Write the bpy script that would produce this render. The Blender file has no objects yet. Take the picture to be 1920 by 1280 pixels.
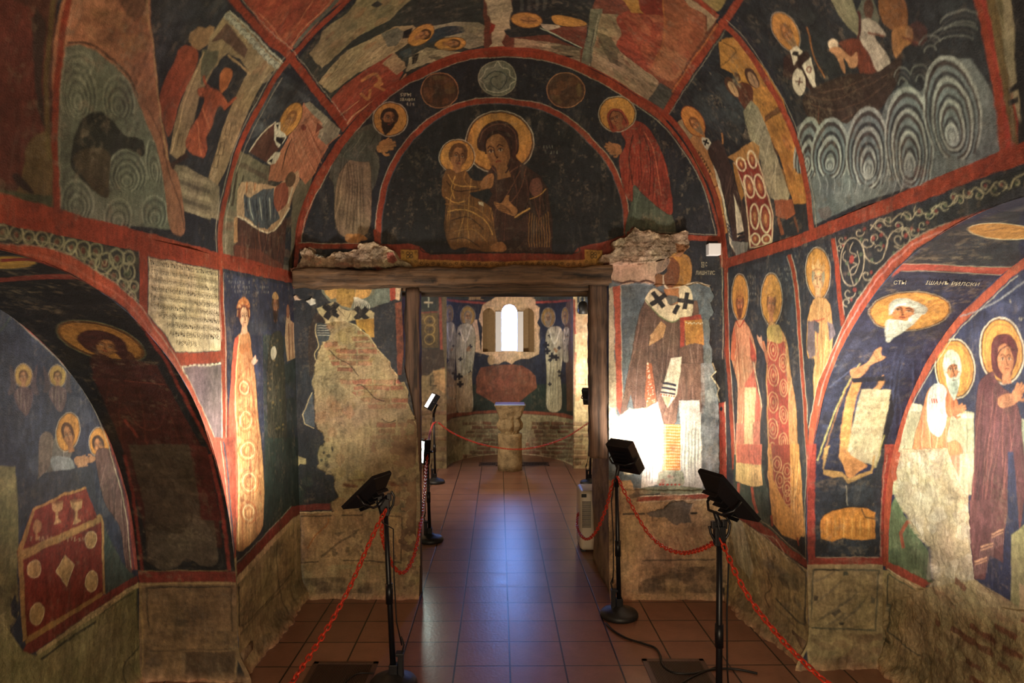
import bpy, bmesh, math, random
import numpy as np
from mathutils import Vector, Matrix
RES=1.0            # grid fineness of the painted plaster surfaces
F=1250.0; CX=945.0; CY=642.0; H=1.65      # focal length, vanishing point and eye height read off the photograph
C=bpy.context.scene.collection
rng=np.random.RandomState(7)
random.seed(11)

def lin(h):
    h=h.lstrip('#'); c=[int(h[i:i+2],16)/255 for i in (0,2,4)]
    return np.array([x/12.92 if x<=.04045 else ((x+.055)/1.055)**2.4 for x in c])
def vnoise(shape,cell,seed):
    r=np.random.RandomState(seed); ny,nx=shape
    if not hasattr(cell,'__len__'): cell=(cell,cell)
    gy=int(ny/cell[0])+3; gx=int(nx/cell[1])+3
    g=r.rand(gy,gx)
    y=np.arange(ny)/cell[0]; x=np.arange(nx)/cell[1]
    iy=y.astype(int); ix=x.astype(int); fy=y-iy; fx=x-ix
    fy=fy*fy*(3-2*fy); fx=fx*fx*(3-2*fx)
    a=g[iy][:,ix]; b=g[iy][:,ix+1]; c=g[iy+1][:,ix]; d=g[iy+1][:,ix+1]
    fx=fx[None,:]; fy=fy[:,None]
    return (a*(1-fx)+b*fx)*(1-fy)+(c*(1-fx)+d*fx)*fy
def fbm(shape,cell,seed,o=4):
    s=np.zeros(shape); a=1; t=0
    for k in range(o):
        if (cell if not hasattr(cell,'__len__') else min(cell))<1.5: break
        s+=a*vnoise(shape,cell,seed+k*31); t+=a; a*=.55
        cell=cell/2 if not hasattr(cell,'__len__') else (cell[0]/2,cell[1]/2)
    return s/t

_FR=(0.0,0.0,1.0)
def frame(ox=0,oy=0,s=1.0):
    global _FR; _FR=(ox,oy,s)
def P(s):
    if isinstance(s,str):
        a=np.array([[float(v) for v in t.split(',')] for t in s.split()])
    else: a=np.array(s,float)
    return np.stack([_FR[0]+a[:,0]/_FR[2],_FR[1]+a[:,1]/_FR[2]],1)
def smooth(a,closed=True,n=5):
    m=len(a)
    if m<3: return a
    out=[]; rngi=range(m if closed else m-1)
    for i in rngi:
        p0=a[(i-1)%m] if closed or i>0 else a[0]; p1=a[i]; p2=a[(i+1)%m]; p3=a[(i+2)%m] if closed or i+2<m else a[-1]
        for k in range(n):
            t=k/n
            out.append(.5*((2*p1)+(-p0+p2)*t+(2*p0-5*p1+4*p2-p3)*t*t+(-p0+3*p1-3*p2+p3)*t**3))
    if not closed: out.append(a[-1])
    return np.array(out)
def dens(a,closed,step=6):
    out=[]; m=len(a)
    for i in range(m if closed else m-1):
        p=a[i]; q=a[(i+1)%m]; n=max(1,int(np.hypot(*(q-p))/step))
        for k in range(n): out.append(p+(q-p)*k/n)
    if not closed: out.append(a[-1])
    return np.array(out)
def jag(a,amp=3,step=4,closed=True,seed=0):
    r=np.random.RandomState(seed+int(a[0,0]*7+a[0,1])%9999); a=dens(a,closed,step); n=len(a)
    w=r.randn(n,2)*.5; 
    ph=r.rand(n//3+2,2)-.5; idx=np.arange(n)//3
    return a+amp*(w*.6+ph[idx]*1.3)
def ell(cx,cy,rx,ry,rot=0,n=28,a0=0,a1=360):
    t=np.radians(np.linspace(a0,a1,n,endpoint=(a1-a0)<360)); c,s=math.cos(math.radians(rot)),math.sin(math.radians(rot))
    x=rx*np.cos(t); y=ry*np.sin(t)
    return np.stack([cx+x*c-y*s, cy+x*s+y*c],1)

class Surf:
    def __init__(s,u,v,fn,base='#2a2d33'):
        s.u=np.array(u); s.v=np.array(v); s.fn=fn; s.nu=len(s.u); s.nv=len(s.v)
        U,V=np.meshgrid(s.u,s.v); s.U,s.V=U,V
        s.col=np.empty((s.nv,s.nu,3)); s.col[:]=lin(base)
        s.h=np.zeros((s.nv,s.nu)); s.r=np.zeros((s.nv,s.nu))
        k=max(1,min(s.nu,s.nv)//26); s.k=k
        cu=U[::k,::k].ravel(); cv=V[::k,::k].ravel(); s.cu,s.cv=cu,cv
        s.cp=s.proj(cu,cv)
        s.tex=fbm((s.nv,s.nu),60,5,5)
    def proj(s,u,v):
        X,Y,Z=s.fn(u,v); Y=np.maximum(Y,.05)
        return np.stack([CX+F*X/Y,CY-F*(Z-H)/Y],-1)
    def inv(s,p):
        """surface coordinates of the points seen at the photograph pixels p"""
        p=np.asarray(p,float); d=((p[:,None,:]-s.cp[None])**2).sum(-1); i=d.argmin(1)
        u=s.cu[i].copy(); v=s.cv[i].copy(); e=1e-4
        us=(s.u[-1]-s.u[0]); vs=(s.v[-1]-s.v[0])
        for _ in range(6):
            q=s.proj(u,v); qu=(s.proj(u+e,v)-q)/e; qv=(s.proj(u,v+e)-q)/e
            r=p-q; det=qu[:,0]*qv[:,1]-qu[:,1]*qv[:,0]; det=np.where(abs(det)<1e-6,1e-6,det)
            du=(r[:,0]*qv[:,1]-r[:,1]*qv[:,0])/det; dv=(qu[:,0]*r[:,1]-qu[:,1]*r[:,0])/det
            u=np.clip(u+np.clip(du,-.3*us,.3*us),s.u[0]-.25*us,s.u[-1]+.25*us); v=np.clip(v+np.clip(dv,-.3*vs,.3*vs),s.v[0]-.25*vs,s.v[-1]+.25*vs)
        def idx(arr,t):
            g=np.interp(t,arr,np.arange(len(arr)))
            g=np.where(t<arr[0],(t-arr[0])/(arr[1]-arr[0]),g)
            return np.where(t>arr[-1],len(arr)-1+(t-arr[-1])/(arr[-1]-arr[-2]),g)
        return np.stack([idx(s.u,u),idx(s.v,v)],1)
    def cov(s,g):
        """anti-aliased cover of a polygon given in grid coordinates (non-zero winding)"""
        x0=max(0,int(np.floor(g[:,0].min()))-1); x1=min(s.nu-1,int(np.ceil(g[:,0].max()))+1)
        y0=max(0,int(np.floor(g[:,1].min()))-1); y1=min(s.nv-1,int(np.ceil(g[:,1].max()))+1)
        if x1<=x0 or y1<=y0: return None
        W=x1-x0+1; Hh=y1-y0+1; SS=3
        a=g; b=np.roll(g,-1,0); dy=b[:,1]-a[:,1]; ok=abs(dy)>1e-9; a=a[ok]; b=b[ok]; dy=dy[ok]
        lo=np.minimum(a[:,1],b[:,1]); hi=np.maximum(a[:,1],b[:,1]); sl=(b[:,0]-a[:,0])/dy; sg=np.sign(dy)
        t0=y0-.5+.5/SS; k0=np.clip(np.ceil((lo-t0)*SS),0,Hh*SS).astype(int); k1=np.clip(np.ceil((hi-t0)*SS),0,Hh*SS).astype(int); cnt=k1-k0
        if cnt.sum()==0: return None
        e=np.repeat(np.arange(len(cnt)),cnt); k=np.arange(cnt.sum())-np.repeat(np.cumsum(cnt)-cnt,cnt)+k0[e]
        xs=a[e,0]+(t0+k/SS-a[e,1])*sl[e]; o=np.lexsort((xs,k)); xs=xs[o]; k=k[o]; w=np.cumsum(sg[e][o]); pw=np.r_[0,w[:-1]]
        st=(abs(pw)<.5)&(abs(w)>.5); en=(abs(w)<.5)&(abs(pw)>.5); m=np.zeros((Hh,W+2))
        for q,sgn in ((st,1.0),(en,-1.0)):
            r=k[q]//SS; A=np.clip(xs[q]-x0+.5,0,W); ia=A.astype(int); f=A-ia
            np.add.at(m,(r,ia),sgn*(1-f)/SS); np.add.at(m,(r,ia+1),sgn*f/SS)
        m=np.cumsum(m,1)[:,:W]
        return (slice(y0,y1+1),slice(x0,x1+1)),np.clip(m,0,1)
    def fill(s,p,color,alpha=1.0,mot=.18,clip=None):
        c=s.cov(s.inv(dens(p,True,14)))
        if c is None: return None
        sl,m=c
        if clip is not None: m=m*clip[sl]
        m=m*alpha; col=lin(color) if isinstance(color,str) else np.array(color)
        t=1+mot*2*(s.tex[sl]-.5)
        s.col[sl]=s.col[sl]*(1-m[...,None])+(col*t[...,None])*m[...,None]
        return sl,m
    def poly(s,pts,color,sm=False,jg=0,alpha=1,mot=.18,clip=None,h=0,r=0):
        p=P(pts)
        if sm: p=smooth(p)
        if jg: p=jag(p,jg)
        q=s.fill(p,color,alpha,mot,clip)
        if q and h: s.h[q[0]]=s.h[q[0]]*(1-q[1])+h*q[1]
        if q and r: s.r[q[0]]=np.maximum(s.r[q[0]],r*q[1])
        return p
    def mask(s,p):
        M=np.zeros((s.nv,s.nu)); c=s.cov(s.inv(dens(p,True,14)))
        if c: M[c[0]]=c[1]
        return M
    def line(s,pts,color,w=2,sm=True,closed=False,alpha=1,clip=None,taper=False):
        p=P(pts)
        if sm: p=smooth(p,closed,4)
        s.stroke(p,color,w,closed,alpha,clip,taper)
    def stroke(s,p,color,w,closed=False,alpha=1,clip=None,taper=False):
        if closed: p=np.vstack([p,p[:1]])
        p=dens(p,False,10); t=np.gradient(p,axis=0); n=np.stack([-t[:,1],t[:,0]],1); n/=np.maximum(np.hypot(n[:,0],n[:,1]),1e-6)[:,None]
        ww=np.full(len(p),w/2.0)
        if taper: ww=ww*np.sin(np.linspace(.25,math.pi-.15,len(p)))
        q=np.vstack([p+n*ww[:,None],(p-n*ww[:,None])[::-1]])
        s.fill(q,color,alpha,.1,clip)
    def ring(s,cx,cy,rx,ry,color,w=2,rot=0,alpha=1,clip=None):
        p=P(ell(cx,cy,rx,ry,rot)); s.stroke(p,color,w,True,alpha,clip)
    def disc(s,cx,cy,rx,ry,color,rot=0,alpha=1,mot=.18,clip=None):
        s.fill(P(ell(cx,cy,rx,ry,rot)),color,alpha,mot,clip)
    def folds(s,pts,cols,n=8,w=1.6,sm=True,ang=0,seed=1,alpha=.75,fan=.15):
        """drapery strokes kept inside an outline"""
        p=P(pts); 
        if sm: p=smooth(p)
        M=s.mask(p); r=random.Random(seed); x0,y0=p.min(0); x1,y1=p.max(0); cx=(x0+x1)/2
        for i in range(n):
            f=(i+.5+r.uniform(-.35,.35))/n; xa=x0+(x1-x0)*f; a=math.radians(ang+r.uniform(-9,9)); L=(y1-y0)*r.uniform(.45,1.0); ys=y0+(y1-y0)*r.uniform(-.05,.4)
            q=[]
            for k in range(7):
                t=k/6; q.append((cx+(xa-cx)*(1-fan+fan*2*t)+math.sin(a)*L*t+math.sin(t*5+i)*(x1-x0)*.025, ys+L*t))
            s.stroke(smooth(np.array(q),False,3),cols[i%len(cols)],w*r.uniform(.6,1.4),False,alpha,M,True)
        return M
    def weather(s):
        """hand-drawn unevenness of every edge, rubbed spots and fine abrasion"""
        sh=(s.nv,s.nu); k=getattr(s,'wk',1.0)
        dy=(fbm(sh,26,301,3)-.5)*3.2*k+(fbm(sh,5,302,2)-.5)*1.2*k; dx=(fbm(sh,26,303,3)-.5)*3.2*k+(fbm(sh,5,304,2)-.5)*1.2*k
        iy=np.clip(np.arange(s.nv)[:,None]+dy,0,s.nv-1.001); ix=np.clip(np.arange(s.nu)[None]+dx,0,s.nu-1.001); a=iy.astype(int); b=ix.astype(int); fy=(iy-a)[...,None]; fx=(ix-b)[...,None]; c=s.col
        c=(c[a,b]*(1-fx)+c[a,b+1]*fx)*(1-fy)+(c[a+1,b]*(1-fx)+c[a+1,b+1]*fx)*fy
        L=(c@np.array([.25,.6,.15]))[...,None]; c=L+(c-L)*.90
        w=fbm(sh,(30,16),311,5); f=fbm(sh,3.2,312,2); g=fbm(sh,9,313,3); big=fbm(sh,150,314,3)
        m=np.clip((w-.56)*5,0,1)*np.clip((f-.38)*3.2,0,1)*.42+np.clip((g-.70)*9,0,1)*.35
        m=(m*(.4+1.3*np.clip((big-.3)*2,0,1)))[...,None]; c=c*(1-m)+(np.array([.26,.205,.135])*.55+c*.45)*m
        d=np.clip((fbm(sh,(46,22),321,5)-.5)*4,0,1)*np.clip((fbm(sh,4,322,2)-.3)*2,0,1)*.45; c=c*(1-d[...,None])+np.array([.022,.020,.022])*d[...,None]
        c=c*(.80+.40*fbm(sh,2.4,331,1))[...,None]; c=c*(.86+.28*fbm(sh,60,332,4))[...,None]
        c=c*(.80+.40*fbm(sh,(26,4.5),341,3))[...,None]*(.86+.28*fbm(sh,(7,11),342,3))[...,None]*(1+.22*(np.stack([fbm(sh,70,351+q,3) for q in range(3)],-1)-.5))
        s.col=c*.95+.0045
    def build(s,name,mat,keep=None,snap=None,parent=None,flip=False,namp=1.0):
        U,V=s.U,s.V
        s.weather()
        X,Y,Z=s.fn(U,V)
        e=1e-3; Xu,Yu,Zu=[ (b-a)/e for a,b in zip((X,Y,Z),s.fn(U+e,V))]; Xv,Yv,Zv=[(b-a)/e for a,b in zip((X,Y,Z),s.fn(U,V+e))]
        N=np.cross(np.stack([Xu,Yu,Zu],-1),np.stack([Xv,Yv,Zv],-1)); N/=np.maximum(np.linalg.norm(N,axis=-1),1e-9)[...,None]
        Pn=np.stack([X,Y,Z],-1); view=np.array([0,1.5,1.4])-Pn
        sgn=np.sign((N*view).sum(-1).mean()) or 1
        N=N*sgn
        n1=fbm(X.shape,90,77,6)-.5; n2=fbm(X.shape,14,99,4)-.5
        d=s.h+.016*namp*n1+s.r*n2*2
        Pn=Pn+N*d[...,None]
        if snap is not None: Pn=snap(Pn,U,V)
        s.Pn=Pn; s.Nn=N
        idx=np.arange(s.nu*s.nv).reshape(s.nv,s.nu)
        q=np.stack([idx[:-1,:-1],idx[:-1,1:],idx[1:,1:],idx[1:,:-1]],-1).reshape(-1,4)
        if sgn<0: q=q[:,::-1]
        if keep is not None:
            k=keep(U,V); k=k.ravel(); q=q[k[q].any(1)]
        used=np.zeros(s.nu*s.nv,bool); used[q.ravel()]=True; mp=np.cumsum(used)-1; q=mp[q]
        co=Pn.reshape(-1,3)[used]; col=np.clip(s.col.reshape(-1,3)[used],0.004,.9)
        me=bpy.data.meshes.new(name); me.vertices.add(len(co)); me.vertices.foreach_set('co',co.astype(np.float32).ravel())
        me.loops.add(q.size); me.loops.foreach_set('vertex_index',q.astype(np.int32).ravel())
        me.polygons.add(len(q)); me.polygons.foreach_set('loop_start',np.arange(0,q.size,4,dtype=np.int32)); me.polygons.foreach_set('use_smooth',np.ones(len(q),bool))
        me.update(); me.validate()
        at=me.color_attributes.new('Paint','FLOAT_COLOR','POINT'); at.data.foreach_set('color',np.hstack([col,np.ones((len(col),1))]).astype(np.float32).ravel())
        ra=me.attributes.new('Rough','FLOAT','POINT'); ra.data.foreach_set('value',s.r.ravel()[used].astype(np.float32))
        o=bpy.data.objects.new(name,me); C.objects.link(o); me.materials.append(mat); o.parent=parent
        if parent is None: o['kind']='structure'
        return o
def ar(*seg):
    """grid stations: (start, end, step) runs"""
    out=[]
    for a,b,st in seg: out+=list(np.linspace(a,b,max(2,int(round((b-a)/(st/RES)))+1))[:-1])
    out.append(seg[-1][1]); return out

# ---------- materials
def newmat(name):
    m=bpy.data.materials.new(name); m.use_nodes=True; nt=m.node_tree; b=nt.nodes['Principled BSDF']; return m,nt,b
def N(nt,t,**k):
    n=nt.nodes.new(t)
    for a,v in k.items():
        if a in n.inputs: n.inputs[a].default_value=v
        else: setattr(n,a,v)
    return n
def simple(name,color,rough=.6,metal=0,bump=0,scale=60,var=.12,spec=.5):
    m,nt,b=newmat(name); L=nt.links.new
    c=tuple(lin(color)); b.inputs['Roughness'].default_value=rough; b.inputs['Metallic'].default_value=metal; b.inputs['Specular IOR Level'].default_value=spec
    tc=N(nt,'ShaderNodeTexCoord'); no=N(nt,'ShaderNodeTexNoise',Scale=scale,Detail=5.0); L(tc.outputs['Object'],no.inputs['Vector'])
    mr=N(nt,'ShaderNodeMapRange'); mr.inputs['To Min'].default_value=1-var*2; mr.inputs['To Max'].default_value=1+var*2; L(no.outputs['Fac'],mr.inputs['Value'])
    mx=N(nt,'ShaderNodeVectorMath',operation='SCALE'); mx.inputs[0].default_value=c; L(mr.outputs['Result'],mx.inputs['Scale']); L(mx.outputs['Vector'],b.inputs['Base Color'])
    if bump:
        bp=N(nt,'ShaderNodeBump',Strength=bump,Distance=.004); L(no.outputs['Fac'],bp.inputs['Height']); L(bp.outputs['Normal'],b.inputs['Normal'])
    return m
def fresco_mat():
    m,nt,b=newmat('fresco_plaster'); L=nt.links.new
    at=N(nt,'ShaderNodeAttribute',attribute_name='Paint'); rg=N(nt,'ShaderNodeAttribute',attribute_name='Rough')
    tc=N(nt,'ShaderNodeTexCoord')
    n1=N(nt,'ShaderNodeTexNoise',Scale=5.0,Detail=8.0,Roughness=.65); n2=N(nt,'ShaderNodeTexNoise',Scale=42.0,Detail=6.0,Roughness=.7); n3=N(nt,'ShaderNodeTexNoise',Scale=190.0,Detail=3.0)
    mp=N(nt,'ShaderNodeMapping'); mp.inputs['Scale'].default_value=(1,1,.28); L(tc.outputs['Object'],mp.inputs['Vector'])
    L(mp.outputs['Vector'],n2.inputs['Vector'])
    for n in (n1,n3): L(tc.outputs['Object'],n.inputs['Vector'])
    def mrange(src,a,bb,c,d):
        r=N(nt,'ShaderNodeMapRange'); L(src,r.inputs['Value'])
        for k,v in zip(('From Min','From Max','To Min','To Max'),(a,bb,c,d)): r.inputs[k].default_value=v
        return r.outputs['Result']
    a=mrange(n1.outputs['Fac'],.3,.7,.72,1.28); c=mrange(n2.outputs['Fac'],.3,.7,.74,1.26); d=mrange(n3.outputs['Fac'],.3,.7,.86,1.14)
    m1=N(nt,'ShaderNodeMath',operation='MULTIPLY'); L(a,m1.inputs[0]); L(c,m1.inputs[1])
    m2=N(nt,'ShaderNodeMath',operation='MULTIPLY'); L(m1.outputs[0],m2.inputs[0]); L(d,m2.inputs[1])
    sc=N(nt,'ShaderNodeVectorMath',operation='SCALE'); L(at.outputs['Color'],sc.inputs[0]); L(m2.outputs[0],sc.inputs['Scale'])
    # worn milky patches where the paint has rubbed off
    wn=N(nt,'ShaderNodeTexNoise',Scale=9.0,Detail=10.0,Roughness=.75,Distortion=.6); L(mp.outputs['Vector'],wn.inputs['Vector'])
    wf=mrange(wn.outputs['Fac'],.56,.75,0,.32)
    mx=N(nt,'ShaderNodeMix',data_type='RGBA'); L(wf,mx.inputs['Factor']); L(sc.outputs['Vector'],mx.inputs['A']); mx.inputs['B'].default_value=(.20,.175,.14,1)
    L(mx.outputs['Result'],b.inputs['Base Color'])
    b.inputs['Roughness'].default_value=.62; b.inputs['Specular IOR Level'].default_value=.35
    bs=N(nt,'ShaderNodeMath',operation='MULTIPLY_ADD'); L(rg.outputs['Fac'],bs.inputs[0]); bs.inputs[1].default_value=30; bs.inputs[2].default_value=.35
    hs=N(nt,'ShaderNodeMath',operation='ADD'); L(n2.outputs['Fac'],hs.inputs[0]); L(n3.outputs['Fac'],hs.inputs[1])
    bp=N(nt,'ShaderNodeBump',Distance=.006); L(bs.outputs[0],bp.inputs['Strength']); bp.inputs['Strength'].default_value=.5; L(hs.outputs[0],bp.inputs['Height']); L(bp.outputs['Normal'],b.inputs['Normal'])
    return m
FR=fresco_mat()
# ---------- geometry of the chapel, metres; y runs into the depth from the camera
YB=4.30                                                     # face of the chancel wall
def XL(y,z): return -(1.30+.06*np.clip(z/2.05,0,1.2))+0*y
def ZL(y): return 2.05-.024*np.clip(YB-y,0,3)
def XR(y,z):
    t=np.clip((YB-y)/.9,0,1); f=np.clip(z/2.14,0,1.1); return (1.45+.11*t)*(1-f)+(1.41+.09*t)*f
def ZR(y): return 2.14+.02*np.clip(YB-y,0,3)
ZT=3.53
def vault(u,v):                # u: y, v: 0..1 from left spring over the crown to right spring
    th=math.pi*(1-v); xl=XL(u,2.05); xr=XR(u,2.14); cx=(xl+xr)/2; a=(xr-xl)/2
    zs=ZL(u)*(1-v)+ZR(u)*v
    return cx+a*np.cos(th), u+0*v, zs+(ZT-zs)*np.sin(th)
LA=(1.75,.38,1.52); RA=(1.93,.60,1.47); YF=-1.6
wallL=Surf(ar((YF,1.5,.08),(1.5,4.30,.0042)),ar((0,2.09,.0042)),lambda u,v:(XL(u,v),u+0*v,v*ZL(u)/2.05),'#262a33')
wallR=Surf(ar((YF,1.6,.08),(1.6,4.30,.0042)),ar((0,2.18,.0042)),lambda u,v:(XR(u,v),u+0*v,v*ZR(u)/2.14),'#262a33')
recL=Surf(ar((.2,2.2,.06),(2.2,3.32,.0034)),ar((0,1.96,.0036)),lambda u,v:(-1.79+0*u,u+0*v,v+0*u),'#2b3040')
recR=Surf(ar((.4,2.3,.06),(2.3,3.46,.0034)),ar((0,2.12,.0036)),lambda u,v:(1.93+0*u,u+0*v,v+0*u),'#2b3040')
def arch(A,u):                 # u = length along the arch from the floor of the far jamb
    yc,zc,r=A; t=np.clip((u-zc)/r,0,math.pi); y=np.where(u<zc,yc+r,yc+r*np.cos(t)); z=np.where(u<zc,u,zc+r*np.sin(t))
    e=np.maximum(0,u-zc-math.pi*r); return y,z-e
def inL(u,v):
    y,z=arch(LA,u); return (XL(y,z)+.075*np.exp(-(z/.085)**2))*(1-v)-1.79*v, y+0*v, z+0*v
def inR(u,v):
    y,z=arch(RA,u); return (XR(y,z)-.095*np.exp(-(z/.085)**2))*(1-v)+1.93*v, y+0*v, z+0*v
intL=Surf(ar((0,2.75,.0042),(2.75,5.53,.06)),ar((0,1,.0042/.46)),inL,'#17191f')
intR=Surf(ar((0,2.75,.0042),(2.75,5.81,.06)),ar((0,1,.0042/.40)),inR,'#262b3d')
back=Surf(ar((-1.42,1.50,.0034)),ar((0,3.56,.0034)),lambda u,v:(u+0*v,YB+0*u+0*v,v+0*u),'#23272f')
ceil_=Surf(ar((YF,1.5,.08),(1.5,4.31,.005)),ar((-.0035,1.0035,.0042/4.45)),vault,'#23272f')
# sanctuary behind the chancel wall
YE=8.74; AX,AR_=.075,.845; ADEP=1.13
def apse(u,v):
    t=math.pi*(1-u); return AX+AR_*np.cos(t), YE+ADEP*np.sin(t)+0*v, v+0*u
aps=Surf(ar((0,1,.009/2.9)),ar((0,3.0,.009)),apse,'#262b33')
east=Surf(ar((-1.5,1.6,.009)),ar((0,3.0,.009)),lambda u,v:(u+0*v,YE+0*u+0*v,v+0*u),'#5a5040')

aps.wk=east.wk=.5
# ---------- painting helpers (all outlines are laid onto the real wall surfaces)
RED='#8a351b'; REDD='#6a2814'; OCH='#bd8636'; OCHL='#d0a050'; DK='#1e222a'; DKG='#20282a'; BLU='#2b3350'; TAN='#a58a60'; TANL='#c2a878'; SKIN='#b3804e'; SKIND='#7c4c2c'
BRN='#553021'; BRND='#331d16'; CRM='#cfc09a'; WHT='#dcd6c4'; GRN='#4c5745'; GRY='#6d7270'; INK='#1a1413'; LINE='#c9bda0'
def head(S,cx,cy,rx,ry,rot=0,skin=SKIN,hair='#33201a',beard=None,veil=None,ink='#3a1d12',crown=None,ln=1.0,turn=0):
    c,s=math.cos(math.radians(rot)),math.sin(math.radians(rot))
    def q(*pts): return np.array([(cx+a*rx*c-b*ry*s, cy+a*rx*s+b*ry*c) for a,b in pts])
    def E(a,b,ra,rb,n=26): 
        t=np.linspace(0,2*math.pi,n,endpoint=False); return q(*[(a+ra*math.cos(x),b+rb*math.sin(x)) for x in t])
    sc=_FR[2]
    if veil: S.poly(q((-1.5,1.5),(-1.55,.1),(-1.25,-1.0),(0,-1.6),(1.25,-1.0),(1.5,.1),(1.55,1.5),(.5,1.9),(-.5,1.9)),veil,True)
    elif hair: S.poly(E(0,-.25,1.28,1.15),hair)
    S.poly(q((-.45,.7),(.45,.7),(.6,1.7),(-.6,1.7)),SKIND if skin==SKIN else skin)
    S.poly(E(0,0,1,1.12),skin)
    d=turn*.25
    sk=np.clip(lin(skin)*.55,0,1); li=np.clip(lin(skin)*1.45,0,.9)
    S.poly(q((.35,-.8),(.95,-.4),(1.0,.3),(.5,1.0),(.62,.2)),sk,True,alpha=.7)
    S.poly(q((-.75,-.75),(-.1,-.9),(.25,-.7),(-.2,-.45)),li,True,alpha=.5)
    S.poly(q((-.7,.1),(-.3,.05),(-.35,.55),(-.6,.4)),li,True,alpha=.5)
    w=max(.7,rx/sc*.12*ln)
    for x in (-.42+d,.42+d):
        S.line(q((x-.27,-.27),(x,-.40),(x+.27,-.25)),ink,w*1.1)
        S.poly(E(x,-.08,.22,.11,12),'#d9c4a0',alpha=.55); S.poly(E(x,-.08,.10,.11,10),ink)
        S.line(q((x-.26,-.06),(x,-.2),(x+.26,-.05)),ink,w*.8)
    S.line(q((d*1.2-.1,-.3),(d*1.8-.02,.25),(d*1.6+.14,.36),(d*1.2-.12,.40)),ink,w)
    S.line(q((-.26+d,.66),(d,.60),(.26+d,.66)),'#7a2b1c' if not beard else ink,w*1.2)
    if beard:
        S.poly(q((-.95,.15),(-.55,.45),(-.35,.52),(0,.46),(.35,.52),(.55,.45),(.95,.15),(.85,1.0),(.3,1.75),(0,2.0),(-.3,1.75),(-.85,1.0)),beard,True)
        for k in range(-3,4): S.line(q((k*.2,.62),(k*.17,1.1),(k*.08,1.6)),np.clip(lin(beard)*.6,0,1),w*.7)
        S.line(q((-.22+d,.68),(.22+d,.68)),'#6a2a1c',w*1.2)
    if hair and not veil: S.line(q((-.9,.1),(-.85,-.5),(-.45,-.95),(0,-1.05),(.45,-.95),(.85,-.5),(.9,.1)),hair,rx/sc*.30)
    if crown:
        S.poly(q((-1.0,-.75),(-1.15,-1.5),(-.6,-1.3),(0,-1.9),(.6,-1.3),(1.15,-1.5),(1.0,-.75)),crown,True)
        S.line(q((-1,-.8),(0,-1.0),(1,-.8)),'#7a3a1c',w*1.4)
    if veil: S.line(q((-1.15,1.3),(-1.12,.1),(-.85,-.7),(0,-1.18),(.85,-.7),(1.12,.1),(1.15,1.3)),ink,w*1.2)
def halo(S,cx,cy,rx,ry,rot=0,col=OCH,rim='#5a3a1c',out=LINE,w=1.6):
    S.disc(cx,cy,rx,ry,col,rot,mot=.3)
    for k in range(5): S.ring(cx,cy,rx*(.35+.13*k),ry*(.35+.13*k),np.clip(lin(col)*random.choice((.8,1.22)),0,1),1.2,rot,.4)
    S.ring(cx,cy,rx*.985,ry*.985,rim,w*1.3,rot)
    if out: S.ring(cx,cy,rx*1.03,ry*1.03,out,w*.8,rot,.75)
def hand(S,x,y,l,ang,col=SKIN,spread=26,flip=1):
    a0=math.radians(ang)
    def pt(r,a): return (x+r*math.cos(a0+math.radians(a)),y+r*math.sin(a0+math.radians(a)))
    S.poly(np.array([pt(l*.22,-120),pt(l*.5,-32),pt(l*.52,30),pt(l*.22,120)]),col,True)
    for k,(a,L) in enumerate(((-24,.88),(-9,1.0),(5,.98),(19,.84))): 
        S.line(np.array([pt(l*.35,a),pt(l*L,a*.8)]),col,l/_FR[2]*.135,False)
        S.line(np.array([pt(l*.45,a+6),pt(l*L*.9,a*.8+5)]),np.clip(lin(col if isinstance(col,str) else col)*.4,0,1),max(.6,l/_FR[2]*.03),False)
    S.line(np.array([pt(l*.15,60*flip),pt(l*.5,62*flip),pt(l*.66,44*flip)]),col,l/_FR[2]*.15)
def robe(S,pts,col,dark=None,light=None,n=9,w=1.6,sm=True,ang=0,fan=.15,seed=1,alpha=.7,out=INK):
    c=lin(col); dk=np.clip(c*.42,0,1) if dark is None else lin(dark); lt=np.clip(c*1.7+.01,0,.9) if light is None else lin(light)
    S.poly(pts,col,sm,mot=.3); S.folds(pts,[dk,lt,dk,lt,dk],n,w,sm,ang,seed,alpha,fan)
    if out:
        p=P(pts); p=smooth(p) if sm else p; S.stroke(p,out,1.1,True,.6)
def cross(S,x,y,l,col='#15161c',rot=0,w=None):
    w=w or l*.36/_FR[2]; a=math.radians(rot); c,s=math.cos(a)*l/2,math.sin(a)*l/2
    S.line(np.array([(x-c,y-s),(x+c,y+s)]),col,w,False); S.line(np.array([(x+s,y-c),(x-s,y+c)]),col,w,False)
def scribble(S,x0,y0,x1,y1,rows,col=LINE,h=None,w=.8,seed=3,alpha=.7):
    """rows of faded lettering too worn to read"""
    r=random.Random(seed)
    for k in range(rows):
        y=y0+(y1-y0)*(k+.5)/rows; hh=h or (y1-y0)/rows*.55; x=x0+r.uniform(0,hh)
        while x<x1-hh*.5:
            if r.random()<.85:
                for _ in range(2):
                    a=x+r.uniform(-.3,.3)*hh*.6; S.line(np.array([(a,y-hh/2*r.uniform(.6,1)),(a+r.uniform(-.2,.4)*hh*.6,y+hh/2*r.uniform(.6,1))]),col,w,False,alpha=alpha*r.uniform(.4,1))
                if r.random()<.5: S.line(np.array([(x-.25*hh,y+r.uniform(-.4,.4)*hh),(x+.35*hh,y+r.uniform(-.4,.4)*hh)]),col,w,False,alpha=alpha*.7)
            x+=hh*.75
def spiral(S,cx,cy,rx,ry,cols,w=3,turns=3,rot=0,a0=90,rings=True,alpha=.85):
    """curling wave made of nested arcs"""
    for k in range(turns*2):
        f=1-k/(turns*2.0); c=cols[k%len(cols)]
        S.line(ell(cx,cy+(1-f)*ry*.35,rx*f,ry*f,rot,26,150-k*8,400+k*10),c,w*(.55+.5*f),True,alpha=alpha)
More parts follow.
